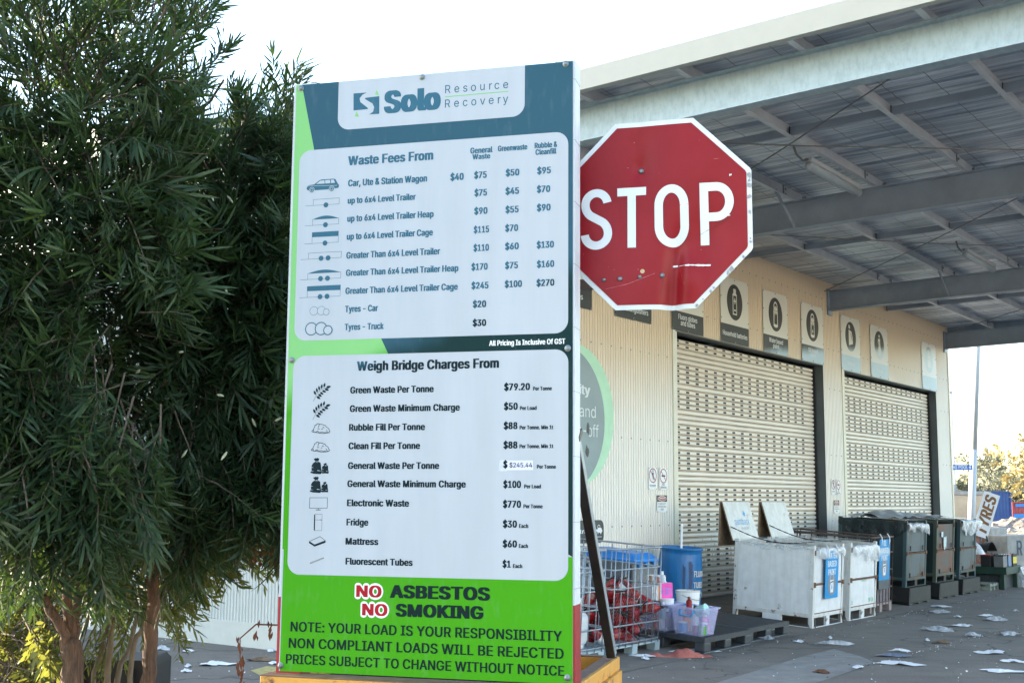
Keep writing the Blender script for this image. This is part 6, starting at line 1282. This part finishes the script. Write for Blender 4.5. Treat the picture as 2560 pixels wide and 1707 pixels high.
q.build('blue_panel', 'lid_blue', t)
t = thing('canvas_canopy', 'pointed red canvas top peeking past the shed corner', 'canopy', gd(2378,60), 0); q = MB(); q.add([(-1,-1,.5),(.24,-1,.5),(.24,.3,.5),(-1,.3,.5),(-.10,-.3,1.42)], [(0,1,4),(1,2,4),(2,3,4),(3,0,4),(3,2,1,0)]); q.build('top', 'red_canvas', t); q = MB(); [q.box(x,x+.05,y,y+.05,0,.5) for x in (-.95,.15) for y in (-.95,.2)]; q.build('leg', 'pole', t)
# poles
p0, p1 = dep(2428.6,1293.6,33), dep(2443,868,33); dv = (p1-p0)/(p1.z-p0.z); b0 = p0-dv*p0.z
t = thing('lamp_pole', 'leaning pale grey steel pole carrying a blue street sign', 'pole', b0); q = MB(); q.path([(0,0,0), dv*3.0], [.10,.095], 16); q.path([dv*3.0, dv*9.0], [.088,.075], 16); q.build('shaft', 'pole', t, smooth=True)
ss = thing('street_sign', 'narrow blue street name sign reading SWIMMING POOL on the leaning pole', 'sign', dep(2431,1174.5,32.9), R(3)); q = MB(); q.box(-1.02,.0,-.004,0,0,.14); q.build('blade', plain('street sign blue', (.02,.13,.45), .4), ss); q = MB(); letters(q, 'SWIMMING POOL', -.98, .03, .86, .085, -.0055, 0, .02); q.box(-.09,-.04,-.0055,-.005,.04,.10); q.build('lettering', 'white', ss)
p = gd(2387.5,90); t = thing('light_mast', 'very thin distant light mast with a small lamp head', 'mast', p); q = MB(); q.path([(0,0,0),(0,0,9.6)], [.13,.10], 8); q.build('shaft', 'pole', t); q = MB(); q.box(-.22,.08,-.1,.1,9.55,9.72); q.build('lamp_head', 'bolt', t)

# ================================================================== foliage tools
def leaf_arrays(n_leaf, length, width, seed, droop=.25):
    """one spray: a twig with narrow leaves; returns points (k,6,3)"""
    r = np.random.RandomState(seed); out = []
    for i in range(n_leaf):
        f = (i+1)/n_leaf; base = np.array([0,0,0.0])+np.array([f,0,-.12*f*f])*1.0
        ang = 2.4*i+r.uniform(-.4,.4); op = r.uniform(.45,.95)*(1.15-.5*f)
        d = np.array([math.cos(op), math.sin(op)*math.cos(ang), math.sin(op)*math.sin(ang)-.25]); d /= np.linalg.norm(d)
        up = np.array([0,0,1.0])+r.uniform(-.5,.5,3); sd_ = np.cross(d, up); sd_ /= np.linalg.norm(sd_)+1e-9
        L = length*r.uniform(.7,1.2); W_ = width*r.uniform(.8,1.2); pts = []
        for t_, w_ in ((0,0),(.35,1),(.72,.8),(1,0)):
            c = d*L*t_+np.array([0,0,-droop*L*t_*t_])
            pts += [c] if w_ == 0 else [c-sd_*W_*w_/2, c+sd_*W_*w_/2]
        out.append((base, np.array(pts)))
    return out
def foliage(name, mat, parent, anchors, dirs, sizes, spray_len, n_leaf, length, width, droop=.25, nvar=10, twig=True, seed=0):
    protos = [leaf_arrays(n_leaf, length, width, seed*100+k, droop) for k in range(nvar)]; r = np.random.RandomState(seed+500)
    V = []; TW = MB()
    for A_, d, s_ in zip(anchors, dirs, sizes):
        pr = protos[r.randint(nvar)]; d = np.array(d); d = d/np.linalg.norm(d); up = np.array([0,0,1.0]) if abs(d[2]) < .95 else np.array([1.0,0,0])
        y_ = np.cross(up, d); y_ /= np.linalg.norm(y_); z_ = np.cross(d, y_); B_ = np.stack([d,y_,z_])
        a_ = r.uniform(0,6.28); ca, sa = math.cos(a_), math.sin(a_); Rx = np.array([[1,0,0],[0,ca,sa],[0,-sa,ca]])
        for base, pts in pr:
            b_ = (base*spray_len*s_) @ B_; pt_ = (pts @ Rx) @ B_; pt_[:,2] -= 0; V.append(np.array(A_)+b_+pt_*s_)
        if twig: TW.path([Vector(A_)-Vector(d)*.10, Vector(A_)+Vector((np.array([.5,0,-.03])*spray_len*s_) @ B_), Vector(A_)+Vector((np.array([1,0,-.12])*spray_len*s_) @ B_)], [.004*s_,.003*s_,.0015*s_], 4, cap=False)
    V = np.concatenate(V).astype(np.float32); k = len(V)//6
    base = (np.arange(k)*6)[:,None]; loops = np.concatenate([base+np.array([0,2,1]), base+np.array([1,2,4,3]), base+np.array([3,4,5])], 1).reshape(-1)
    me = bpy.data.meshes.new(name); me.vertices.add(len(V)); me.vertices.foreach_set('co', V.reshape(-1)); me.loops.add(len(loops)); me.loops.foreach_set('vertex_index', loops.astype(np.int32))
    me.polygons.add(k*3); ls = (np.arange(k)*10)[:,None]+np.array([0,3,7]); me.polygons.foreach_set('loop_start', ls.reshape(-1).astype(np.int32)); me.polygons.foreach_set('loop_total', np.tile([3,4,3], k).astype(np.int32))
    me.materials.append(M[mat]); me.update(calc_edges=True); o = bpy.data.objects.new(name, me); COL.objects.link(o)
    if parent: o.parent = parent
    if twig: TW.build('twig', 'twig', parent)
    return o
def limb(q, pts, r0, r1, seed, wob=.02, n=10, seg=6):
    r = random.Random(seed); out = []; pts = [Vector(p) for p in pts]
    for i in range(len(pts)-1):
        for s_ in range(seg):
            f = s_/seg; p = pts[i].lerp(pts[i+1], f)
            if i+1 < len(pts)-1 or i > 0: 
                a_ = pts[max(i-1,0)]; b_ = pts[min(i+2,len(pts)-1)]; tt = f; p = .5*((2*pts[i])+(-a_+pts[i+1])*tt+(2*a_-5*pts[i]+4*pts[i+1]-b_)*tt*tt+(-a_+3*pts[i]-3*pts[i+1]+b_)*tt**3)
            out.append(p+Vector((r.uniform(-wob,wob),r.uniform(-wob,wob),0))*min(1,len(out)))
    out.append(pts[-1]); k = len(out); q.path(out, [(r0+(r1-r0)*(i/(k-1))**.8)*(1+.08*r.uniform(-1,1)) for i in range(k)], n)
def inpoly(x, y, P_):
    c = False; j = len(P_)-1
    for i in range(len(P_)):
        if (P_[i][1] > y) != (P_[j][1] > y) and x < (P_[j][0]-P_[i][0])*(y-P_[i][1])/(P_[j][1]-P_[i][1])+P_[i][0]: c = not c
        j = i
    return c
def vnoise(seed):
    r = np.random.RandomState(seed); K = r.uniform(-1,1,(6,3)); P_ = r.uniform(0,6.28,6)
    return lambda p: sum(math.sin(float(np.dot(K[i], p))*3.6+P_[i]) for i in range(6))/6
# ================================================================== bottlebrush trees at the left
def crown(root, outline, dmid, dthk, count, seed, cx, gap=-.32, edge=.0):
    r = random.Random(seed); nz = vnoise(seed); A_, Dv, Sz = [], [], []; rl = Vector(root.location); guard = 0
    xs = [p[0] for p in outline]; ysx = [p[1] for p in outline]
    while len(A_) < count and guard < count*60:
        guard += 1; x, y = r.uniform(min(xs),max(xs)), r.uniform(min(ysx),max(ysx))
        if not inpoly(x, y, outline): continue
        D = dmid+dthk*(r.random()**.8*2-1)*.5 if r.random() < .65 else dmid-dthk*.5*r.uniform(.6,1)
        P_ = dep(x, y, D); nv = nz(np.array(P_)*1.6)
        if r.random() > min(1, .34+max(0, y-60)/620*.66): continue
        if nv < gap: continue
        out = Vector((P_.x-cx.x, (P_.y-cx.y)*.9, (P_.z-cx.z)*.45)); out.normalize(); d = out+Vector((r.uniform(-.7,.7),r.uniform(-.8,.5),r.uniform(-.9,.35)))
        hi = (P_.z-2.7)*.5; d.z += max(-.65, min(.75, hi))
        if d.length < .1: continue
        d.normalize(); A_.append(tuple(P_-rl-d*.12)); Dv.append(tuple(d)); Sz.append(r.uniform(.6,1.3))
    return A_, Dv, Sz
TA = gd(168,5.9); TB = gd(330,6.2)
treeA = thing('bottlebrush_tree', 'big bottlebrush tree with forked brown trunk filling the left edge', 'tree', TA)
treeB = thing('bottlebrush_tree', 'bottlebrush tree leaning over behind the left edge of the price board', 'tree', TB)
def L_(root, x, y, D): return dep(x, y, D)-Vector(root.location)
q = MB(); fork = L_(treeA,178,1600,5.9)
limb(q, [(0,0,-.05), (.0,0,.3), L_(treeA,182,1707,5.9), fork], .062, .046, 1, .008, 14)
limb(q, [fork, L_(treeA,168,1500,5.85), L_(treeA,172,1380,5.8), L_(treeA,180,1150,5.8), L_(treeA,150,900,5.7), L_(treeA,170,500,5.7), L_(treeA,250,150,5.6)], .030, .010, 2, .012)
limb(q, [fork, L_(treeA,195,1490,5.95), L_(treeA,205,1400,6.0), L_(treeA,250,1200,6.1), L_(treeA,300,900,6.1), L_(treeA,330,560,6.0), L_(treeA,380,180,5.9)], .036, .011, 3, .012)
limb(q, [L_(treeA,178,1640,5.9), L_(treeA,130,1525,5.8), L_(treeA,60,1465,5.7), L_(treeA,-60,1440,5.6), L_(treeA,-200,1200,5.6)], .028, .012, 4, .01)
for i, (x, y, D, x2, y2, D2) in enumerate(((180,1150,5.8,60,800,5.3),(150,900,5.7,20,520,5.4),(250,1200,6.1,420,950,5.5),(300,900,6.1,480,560,5.7),(170,500,5.7,90,180,5.4),(330,560,6.0,560,200,5.6),(250,1200,6.1,120,1080,5.2),(300,900,6.1,430,700,5.3))):
    limb(q, [L_(treeA,x,y,D), (L_(treeA,x,y,D)+L_(treeA,x2,y2,D2))/2+Vector((0,0,.05)), L_(treeA,x2,y2,D2)], .016, .005, 10+i, .012, 7, 5)
q.build('trunk', 'bark', treeA, smooth=True)
q = MB(); limb(q, [(.03,0,-.05), (.04,0,.3), L_(treeB,368,1707,6.2), L_(treeB,380,1560,6.2), L_(treeB,382,1450,6.2), L_(treeB,395,1330,6.2), L_(treeB,430,1230,6.25)], .038, .028, 21, .008, 12)
limb(q, [L_(treeB,430,1230,6.25), L_(treeB,480,1190,6.2), L_(treeB,540,1130,6.1), L_(treeB,590,1050,6.1), L_(treeB,640,800,6.1), L_(treeB,660,500,6.1)], .026, .008, 22, .012)
limb(q, [L_(treeB,430,1230,6.25), L_(treeB,470,1150,6.3), L_(treeB,470,1080,6.3), L_(treeB,500,850,6.4), L_(treeB,560,600,6.4), L_(treeB,600,430,6.3)], .022, .007, 23, .012)
for i, (x, y, D, x2, y2, D2) in enumerate(((480,1190,6.2,690,1230,5.8),(590,1050,6.1,720,900,5.9),(500,850,6.4,420,640,6.2),(640,800,6.1,730,560,6.0),(540,1130,6.1,560,1330,5.7),(560,600,6.4,680,330,6.2))):
    limb(q, [L_(treeB,x,y,D), (L_(treeB,x,y,D)+L_(treeB,x2,y2,D2))/2+Vector((0,0,.04)), L_(treeB,x2,y2,D2)], .013, .004, 30+i, .012, 7, 5)
q.build('trunk', 'bark', treeB, smooth=True)
outA = [(-420,-300),(330,-330),(470,-160),(500,-40),(480,60),(530,150),(430,240),(480,330),(430,470),(470,640),(450,850),(420,1050),(400,1230),(330,1330),(330,1440),(240,1480),(200,1370),(110,1400),(60,1470),(30,1440),(-60,1330),(-420,1100)]
outB = [(470,300),(520,330),(540,420),(590,300),(600,260),(650,300),(690,240),(740,300),(760,400),(770,1100),(745,1300),(690,1370),(690,1250),(600,1330),(520,1360),(470,1430),(400,1390),(390,1200),(400,900),(390,600),(440,400)]
a_, d_, s_ = crown(treeA, outA, 5.75, 1.5, 2750, 1, dep(150,700,5.9), -.40); foliage('crown', 'leaf', treeA, a_, d_, s_, .25, 24, .118, .0112, .25, 16, True, 1)
a_, d_, s_ = crown(treeB, outB, 6.2, 1.2, 1650, 2, dep(560,800,6.3), -.5); foliage('crown', 'leaf', treeB, a_, d_, s_, .25, 24, .118, .0112, .25, 16, True, 2)
# single long shoots against the sky
def shoots(root, lst, seed):
    q = MB(); A_, Dv, Sz = [], [], []; r = random.Random(seed)
    for pts in lst:
        pts = [(pts[0][0]*2-pts[1][0], pts[0][1]*2-pts[1][1], pts[0][2]+.45)]+list(pts); P3 = [L_(root,*p) for p in pts]; limb(q, P3, .006, .002, seed+len(A_), .006, 5, 4); a0, b0_ = P3[-2], P3[-1]
        for f in (.15,.4,.65,.9): A_.append(tuple(a0.lerp(b0_, f))); dd = (b0_-a0).normalized()+Vector((r.uniform(-.4,.4),r.uniform(-.4,.4),r.uniform(-.3,.3))); Dv.append(tuple(dd)); Sz.append(r.uniform(.6,.85))
    build_each(q, 'shoot', 'twig', root); return A_, Dv, Sz
a_, d_, s_ = shoots(treeA, [[(480,260,5.6),(510,190,5.6),(545,140,5.6)],[(430,200,5.6),(470,120,5.6),(500,60,5.6)],[(440,110,5.5),(490,60,5.5),(520,15,5.5)],[(400,330,5.5),(450,290,5.5),(480,220,5.5)],[(300,500,5.1),(340,580,5.0),(370,680,4.95)],[(220,380,5.1),(250,470,5.0),(280,540,4.95)],[(90,380,5.1),(130,450,5.0),(165,520,5.0)],[(60,1200,5.0),(75,1330,5.0),(80,1440,5.0)],[(200,1100,5.0),(240,1230,5.0),(250,1350,4.95)]], 3)
foliage('shoot_leaves', 'leaf', treeA, a_, d_, s_, .2, 16, .105, .013, .3, 6, False, 3)
a_, d_, s_ = shoots(treeB, [[(640,420,6.0),(660,300,6.0),(690,200,6.0)],[(600,430,6.0),(595,340,6.0),(590,250,6.0)],[(700,430,5.9),(720,300,5.9),(755,190,5.6)],[(560,470,6.0),(540,390,6.0),(510,320,6.0)],[(480,1180,5.6),(560,1220,5.5),(650,1290,5.4)],[(620,1250,5.8),(680,1320,5.7),(735,1345,5.6)],[(430,1000,5.6),(470,1110,5.5),(500,1200,5.45)]], 4)
foliage('shoot_leaves', 'leaf', treeB, a_, d_, s_, .2, 16, .105, .013, .3, 6, False, 4)
q = MB(); r = random.Random(6)
for i in range(28):
    rt = dep(r.uniform(20,700), r.uniform(250,1150), r.uniform(5.1,5.5))-Vector(treeA.location); d = Vector((r.uniform(-1,1),r.uniform(-1,.2),r.uniform(-1,.6))).normalized()
    q.path([rt+d*.045*f for f in (0,.3,.7,1)], [.002,.006,.0055,.002], 7)
build_each(q, 'flower_bud', 'cone', treeA, smooth=True)
# hanging dead sprig beside the board
q = MB(); P_ = [L_(treeB,700,1562,5.5), L_(treeB,640,1560,5.5), L_(treeB,600,1595,5.5), L_(treeB,600,1640,5.5), L_(treeB,605,1675,5.5)]; q.path(P_, [.004,.004,.003,.003,.001], 5); q.path([L_(treeB,745,1500,5.6), P_[0]], .004, 5); r = random.Random(4)
for p0_ in (P_[3], P_[3].lerp(P_[4],.5), P_[4], P_[2], P_[1], P_[0], P_[0]+Vector((.03,0,-.03)), P_[0].lerp(P_[1],.4)):
    for k in range(5):
        c = p0_+Vector((r.uniform(-.012,.012),r.uniform(-.01,.01),r.uniform(-.06,.01))); s_ = r.uniform(.006,.014); q.poly([c+Vector((s_*r.uniform(-.6,.6),r.uniform(-.004,.004),s_*1.6)), c+Vector((s_*.6,0,0)), c+Vector((0,.003,-s_*1.8)), c+Vector((-s_*.6,0,0))])
for k in range(60):
    c = dep(r.uniform(590,720), r.uniform(1300,1420), r.uniform(5.7,6.1))-Vector(treeB.location); s_ = r.uniform(.006,.012); q.poly([c+Vector((0,0,s_*1.5)), c+Vector((s_,0,0)), c+Vector((0,.003,-s_*1.5)), c+Vector((-s_,0,0))])
q.build('seed_sprig', 'seed', treeB)
# lighter shrub behind with pale stems
SH_ = gd(270,6.9); shrub = thing('pale_stemmed_shrub', 'leafy shrub with several thin pale stems between the two brown trunks', 'shrub', SH_)
q = MB()
for i, pts in enumerate((((270,1707),(280,1560),(300,1420),(320,1250)),((290,1707),(330,1600),(355,1440),(370,1300)),((235,1707),(255,1620),(280,1500),(300,1330)),((330,1640),(360,1560),(372,1480),(420,1380)),((160,1707),(125,1610),(100,1560),(60,1480)))):
    limb(q, [L_(shrub,pts[0][0]*.9+27,1960,6.9)]+[L_(shrub,x,y,6.85+.1*(i%3)) for x, y in pts], .024-.002*i, .008, 40+i, .006, 8, 5)
q.build('stem', 'pale_bark', shrub, smooth=True)
outS = [(-80,1450),(60,1420),(220,1400),(420,1330),(520,1330),(690,1330),(720,1440),(640,1400),(560,1450),(470,1490),(440,1600),(400,1560),(330,1600),(250,1680),(130,1640),(-80,1720)]
a_, d_, s_ = crown(shrub, outS, 6.9, .8, 460, 5, dep(300,1500,7.0), -.3); foliage('crown', 'leaf_b', shrub, a_, d_, s_, .22, 16, .06, .013, .1, 8, True, 5)
SH2 = gd(30,6.3); shrub2 = thing('low_shrub', 'low shrub with small glossy sunlit leaves in the bottom left corner', 'shrub', SH2)
outS = [(-120,1600),(20,1560),(110,1590),(150,1640),(100,1720),(60,1800),(-120,1900)]; a_, d_, s_ = crown(shrub2, outS, 6.2, .6, 120, 6, dep(20,1750,6.3), -.5); foliage('crown', 'leaf_b', shrub2, a_, d_, s_, .2, 16, .055, .018, .1, 6, True, 6)
q = MB()
for i in range(5): limb(q, [(0,0,0), (rnd.uniform(-.1,.1),rnd.uniform(-.1,.1),.5), L_(shrub2,rnd.uniform(-40,110),rnd.uniform(1590,1640),6.2)], .012, .003, 60+i, .01, 6, 4)
q.build('stem', 'twig', shrub2)
# black barrier behind the trunks
p0, p1 = gd(-260,7.5), gd(398,7.5); bt = thing('plastic_barrier', 'black ribbed plastic barrier on the ground behind the tree trunks', 'barrier', p0, math.atan2(p1.y-p0.y,p1.x-p0.x)); LB = (p1-p0).length; q = MB()
hb = EYE-(1643-1247)/F*7.5; k = 7
q.prism([(0,0),(LB,0),(LB,hb-.03),(LB-.03,hb),(0,hb)], 0, .42); 
for i in range(k): x = LB-.10-i*.30; q.prism([(x-.11,.04),(x+.02,.04),(x-.005,hb-.05),(x-.085,hb-.05)], -.035, -.001)
q.build('shell', 'black', bt, bevel=.012)
t = thing('white_downpipe', 'pale grey pole standing behind the bottlebrush foliage at left', 'pole', gd(120,14.2)); q = MB(); q.path([(0,0,0),(0,0,4.5)], .095, 16); q.build('shaft', plain('off white pole', (.55,.54,.50), .5, var=.12, scale=4), t, smooth=True)

# ================================================================== far trees
def far_tree(name, label, x, D, w_, h_, zb, mat, count, seed, leaf=.35):
    t = thing(name, label, 'tree', gd(x,D), group='trees in the distance at right'); r = random.Random(seed); A_, Dv, Sz = [], [], []
    blobs = [(r.uniform(-.32,.32)*w_, r.uniform(-.25,.25)*w_, zb+(h_-zb)*r.uniform(.2,.8), r.uniform(.22,.36)*w_) for _ in range(7)]
    for _ in range(count):
        bx_, by, bz, br = r.choice(blobs); v = Vector((r.gauss(0,1),r.gauss(0,1),r.gauss(0,1))).normalized()*br*r.random()**.3; v.z *= .8*(h_-zb)/w_*1.2
        p = Vector((bx_,by,bz))+v
        if p.z < zb*.6 or p.z > h_: continue
        A_.append(tuple(p)); Dv.append(tuple(v.normalized()+Vector((0,0,.2)))); Sz.append(r.uniform(.6,1.3))
    foliage('crown', mat, t, A_, Dv, Sz, leaf*2, 9, leaf, leaf*.4, .2, 5, False, seed)
    q = MB(); limb(q, [(0,0,0),(.1,0,zb*.7),(0,.1,zb+(h_-zb)*.4)], w_*.03, w_*.012, seed, .05, 8); 
    for b_ in blobs[:4]: limb(q, [(0,0,zb*.7), (b_[0]*.5,b_[1]*.5,(zb*.7+b_[2])/2), b_[:3]], w_*.014, w_*.004, seed+1, .05, 6)
    q.build('trunk', 'bark', t)
far_tree('dense_tree', 'broad green and golden tree behind the navy container', 2495, 125, 9.0, 4.6, 1.0, 'leaf_far', 420, 71)
far_tree('dense_tree', 'taller grey green tree crown rising above the golden tree', 2478, 150, 7.0, 7.3, 3.0, 'leaf_far', 260, 72)
far_tree('dense_tree', 'smaller dark green tree behind the leaning pole', 2408, 122, 4.2, 3.6, .6, 'leaf_far', 260, 73)
far_tree('dense_tree', 'shaded green tree at the right end of the navy container', 2545, 118, 4.5, 3.6, .3, 'leaf_far', 240, 74)
far_tree('golden_tree', 'yellow leaved tree entering at the right edge of the frame', 2580, 90, 3.6, 6.6, 2.0, 'leaf_gold', 160, 75)
far_tree('dense_tree', 'distant tree farther along beyond the right edge', 2760, 120, 9, 7, 1.0, 'leaf_far', 300, 76)
far_tree('wall_plant', 'small green plant growing at the foot of the lettered concrete wall', 2468, 29.4, .6, .95, .05, 'leaf_far', 60, 77, .07)
t = thing('brick_pile', 'small pile of reddish bricks behind the farthest dark bin', 'bricks', gd(2447,29.0)); q = MB(); r = random.Random(8)
for i in range(22): q.box(-.11,.11,-.05,.05,0,.08,0,Matrix.Translation((r.uniform(-.15,.12),r.uniform(0,.3),.05+.035*i)) @ Matrix.Rotation(r.uniform(0,3),4,'Z'))
build_each(q, 'brick', plain('dull red brick', (.28,.13,.10), .9, var=.3, scale=9), t)
bh = MB()
for i in range(60): bh.box(-300+i*12,-300+i*12+13,330+20*math.sin(i),345+20*math.sin(i),0,3.0+1.2*math.sin(i*1.7)+.8*math.sin(i*.6))
tag(bh.build('tree_belt', plain('far dark tree belt', (.06,.075,.045), .9, var=.4, scale=.3)), kind='structure')

# ================================================================== unseen blocker walls added out of frame to shade the yard, gap for trunk sun
nb = thing('shade_blocker', 'unseen grey walls added out of frame at left to shade the yard', 'building', (-17,8.5,0), 0)
for x0, y0, y1, z0, z1 in ((0,0,.9,0,6.8),(0,.9,2.8,5.5,6.8),(0,2.8,5.0,0,6.8),(0,5.0,10.4,0,11.0),(0,10.4,25.5,0,7.2)):
    MB().box(-.3,x0,y0,y1,z0,z1).build('wall', 'concrete', nb)
# unseen pale shed added behind the camera, bouncing warm sun under the canopy
ob_ = thing('bounce_shed', 'unseen pale shed added behind the viewer to bounce warm sun under the canopy', 'building', (26,-46,0), 0)
q = MB(); q.box(0,10,0,46,0,9.0); q.build('wall', plain('pale bounce cladding', (.66,.67,.67), .6, var=.05), ob_)
q = MB(); q.add([(-.3,-.3,9.01),(10.3,-.3,9.01),(10.3,46.3,9.01),(-.3,46.3,9.01),(5,-.3,10.2),(5,46.3,10.2)], [(0,3,5,4),(1,4,5,2),(0,4,1),(3,2,5)]); q.build('roof', 'fascia', ob_)

# ================================================================== litter
LM = ['paper','film_bag','film_clear','ply_edge']
def litter(x, y, w_, d_, kind, label, seed, h_=.05, rz=None):
    P_ = gz(x, y, 0); n = P_.dot(NV); z = apron(n) if P_.dot(WV) > 9.2 else 0
    t = thing(kind, label, 'litter', P_+Vector((0,0,z+.006)), rnd.uniform(-.5,.5) if rz is None else rz, 'litter scattered over the asphalt'); r = random.Random(seed); ph = [r.uniform(0,6) for _ in range(8)]; q = MB(); N_ = 18
    rim = [1+.28*math.sin(2*a+ph[0])+.20*math.sin(3*a+ph[1])+.13*math.sin(7*a+ph[2])+r.uniform(-.08,.08) for a in [2*math.pi*i/N_ for i in range(N_)]]
    vs = [(0,0,h_*.8)]; fs = []
    for k, f in enumerate((.35,.7,1)):
        for i in range(N_):
            a = 2*math.pi*i/N_; vs.append((w_/2*f*rim[i]*math.cos(a), d_/2*f*rim[i]*math.sin(a), max(.0, h_*(1-f*.9)*(.6+.6*math.sin(5*a+ph[3]+k*1.5))+h_*.35*max(0,math.sin(3*a+ph[4]))*f)))
    for i in range(N_):
        fs.append((0,1+i,1+(i+1)%N_))
        for k in range(2): fs.append((1+k*N_+i,1+(k+1)*N_+i,1+(k+1)*N_+(i+1)%N_,1+k*N_+(i+1)%N_))
    q.add(vs, fs); mname = {'paper_scrap':'paper','plastic_scrap':'film_bag','clear_film':'film','cardboard_scrap':'ply_edge','foam_sheet':'paper','blue_sheet':'grey_print','leaf_scrap':'rust'}[kind]
    q.build('sheet', mname, t, smooth=kind != 'foam_sheet')
LT = [(2345,1575,.62,.30,'clear_film','large crumpled clear film with purple scraps at right of the yard'),(2405,1565,.40,.16,'paper_scrap','white paper beside the large crumpled film'),(2490,1550,.48,.26,'plastic_scrap','torn white plastic sheet near the right edge, farther one'),(2465,1540,.30,.12,'paper_scrap','curled white strip next to the torn plastic near right'),
 (2350,1517,.34,.14,'paper_scrap','small white scraps just in front of the dark bins'),(2350,1532,.46,.20,'clear_film','flattened clear film in front of the dark bins'),(2395,1543,.18,.06,'paper_scrap','thin white slip between the films'),(2525,1588,.34,.16,'plastic_scrap','white plastic lump close to the right edge'),
 (2478,1632,.38,.22,'paper_scrap','white paper standing up near the lower right'),(2530,1655,.30,.08,'paper_scrap','thin white strip near the lower right corner'),(2505,1678,.50,.20,'foam_sheet','flat white foam sheet at the lower right corner'),(2232,1640,.40,.18,'blue_sheet','pale blue sheet in the middle of the yard'),
 (2250,1660,.50,.20,'paper_scrap','crumpled white paper below the pale blue sheet'),(2250,1628,.24,.06,'paper_scrap','thin white paper above the pale blue sheet'),(2085,1612,.62,.14,'clear_film','long twisted strip of clear plastic on the asphalt'),(2145,1670,.18,.07,'paper_scrap','small white scrap on the paler asphalt patch'),
 (1945,1580,.18,.12,'paper_scrap','white scrap beside the end of the black pallet'),(1920,1600,.26,.14,'clear_film','clear scrap below the end of the black pallet'),(2000,1606,.14,.08,'paper_scrap','small white lump right of the pallet end'),(2075,1596,.08,.07,'paper_scrap','tiny white lump in front of the nearest white bin'),
 (2430,1590,.36,.14,'clear_film','dull film patch in the right middle of the yard'),(2355,1607,.30,.12,'cardboard_scrap','grey brown scrap in the right middle'),(2235,1508,.14,.05,'paper_scrap','bright scrap at the foot of the spill bund'),(2318,1602,.10,.05,'paper_scrap','tiny paper bit near the large film'),
 (2055,1682,.30,.08,'leaf_scrap','brown leaf shaped scrap on the lower asphalt'),(1610,1645,.30,.18,'foam_sheet','flat white foam piece by the wire cage foot'),(1612,1652,.14,.06,'paper_scrap','short white stub in front of the wire cage'),(2540,1528,.10,.05,'paper_scrap','small white scrap near the right edge, far'),
 (540,1661,.40,.20,'paper_scrap','large white torn paper on the ground left of the board'),(470,1667,.10,.06,'paper_scrap','small white ball left of the large torn paper'),(465,1680,.12,.05,'paper_scrap','small white flake below the white ball'),(468,1630,.16,.06,'paper_scrap','white slip left of the board, farther back'),
 (680,1629,.12,.05,'paper_scrap','white scrap close to the left post of the board'),(655,1650,.50,.16,'cardboard_scrap','pale cardboard bits beside the left post'),(685,1660,.14,.08,'paper_scrap','white curl at the foot of the left post'),(405,1625,.20,.12,'plastic_scrap','white plastic lump behind the right tree trunk'),(475,1604,.07,.04,'paper_scrap','tiny white bit by the side wall')]
for i, (x, y, w_, d_, k, lab) in enumerate(LT): litter(x, y, w_*(.62 if k in ('cardboard_scrap','leaf_scrap') else .72), d_*1.25, k, lab, i, .02 if k == 'foam_sheet' else .06 if k in ('clear_film','plastic_scrap') else .036)
r = random.Random(77)
g = MB(); g2 = MB()
for i in range(700):
    x, y = (r.uniform(1560,2560), 1500+207*r.random()**1.2) if r.random() < .8 else (r.uniform(380,700), r.uniform(1590,1700))
    P_ = gz(x, y); n = P_.dot(NV)
    if P_.dot(WV) > 9.2 and n < -6.25: continue
    if i % 4 == 0:
        f_ = r.random(); P_ = gz(2160,1668).lerp(gz(2545,1566), f_)+Vector((r.gauss(0,.05),r.gauss(0,.05),0))
    elif i % 4 == 1: P_ = wl(r.uniform(11,23), -6.05+abs(r.gauss(0,.16)), 0)
    s_ = r.uniform(.004,.014)*(1.6 if r.random() < .12 else 1); a = r.uniform(0,3); (g if r.random() < .55 else g2).poly([P_+Vector((s_*math.cos(a+k*1.6)*r.uniform(.5,1.3), s_*math.sin(a+k*1.6)*r.uniform(.5,1.3), .005+.012*r.random())) for k in range(4)])
tag(g.build('paper_crumbs', 'paper'), 'tiny white crumbs of paper and plastic spread over the yard', 'litter', kind='stuff'); tag(g2.build('leaf_debris', 'rust_dark'), 'tiny brown leaf bits and dirt spread over the yard', 'debris', kind='stuff')
cl = litter
P_ = gz(1700,1642); t = thing('salmon_cloth', 'crumpled salmon pink cloth lying in front of the black pallet', 'cloth', P_+Vector((0,0,.006)), .15); q = MB()
q.grid(lambda u, v: (-.38+.72*u, (-.10+.22*v)*(.5+.6*math.sin(math.pi*u)**.5), .085*math.sin(math.pi*v)**.8*math.sin(math.pi*u)**.6*(.6+.4*math.sin(11*u+2*v))+.008*math.sin(41*u)*math.sin(math.pi*v)), 40, 14); q.build('sheet', 'salmon', t, smooth=True)
t = thing('paper_sheet', 'long white paper sheet lying just behind the salmon cloth', 'paper', P_+WV*.08-NV*.15+Vector((0,0,.008)), .45); q = MB(); q.grid(lambda u, v: (-.1+.75*u, .13*v, .03*math.sin(3*u)*v), 12, 3); q.build('sheet', 'paper', t, smooth=True)
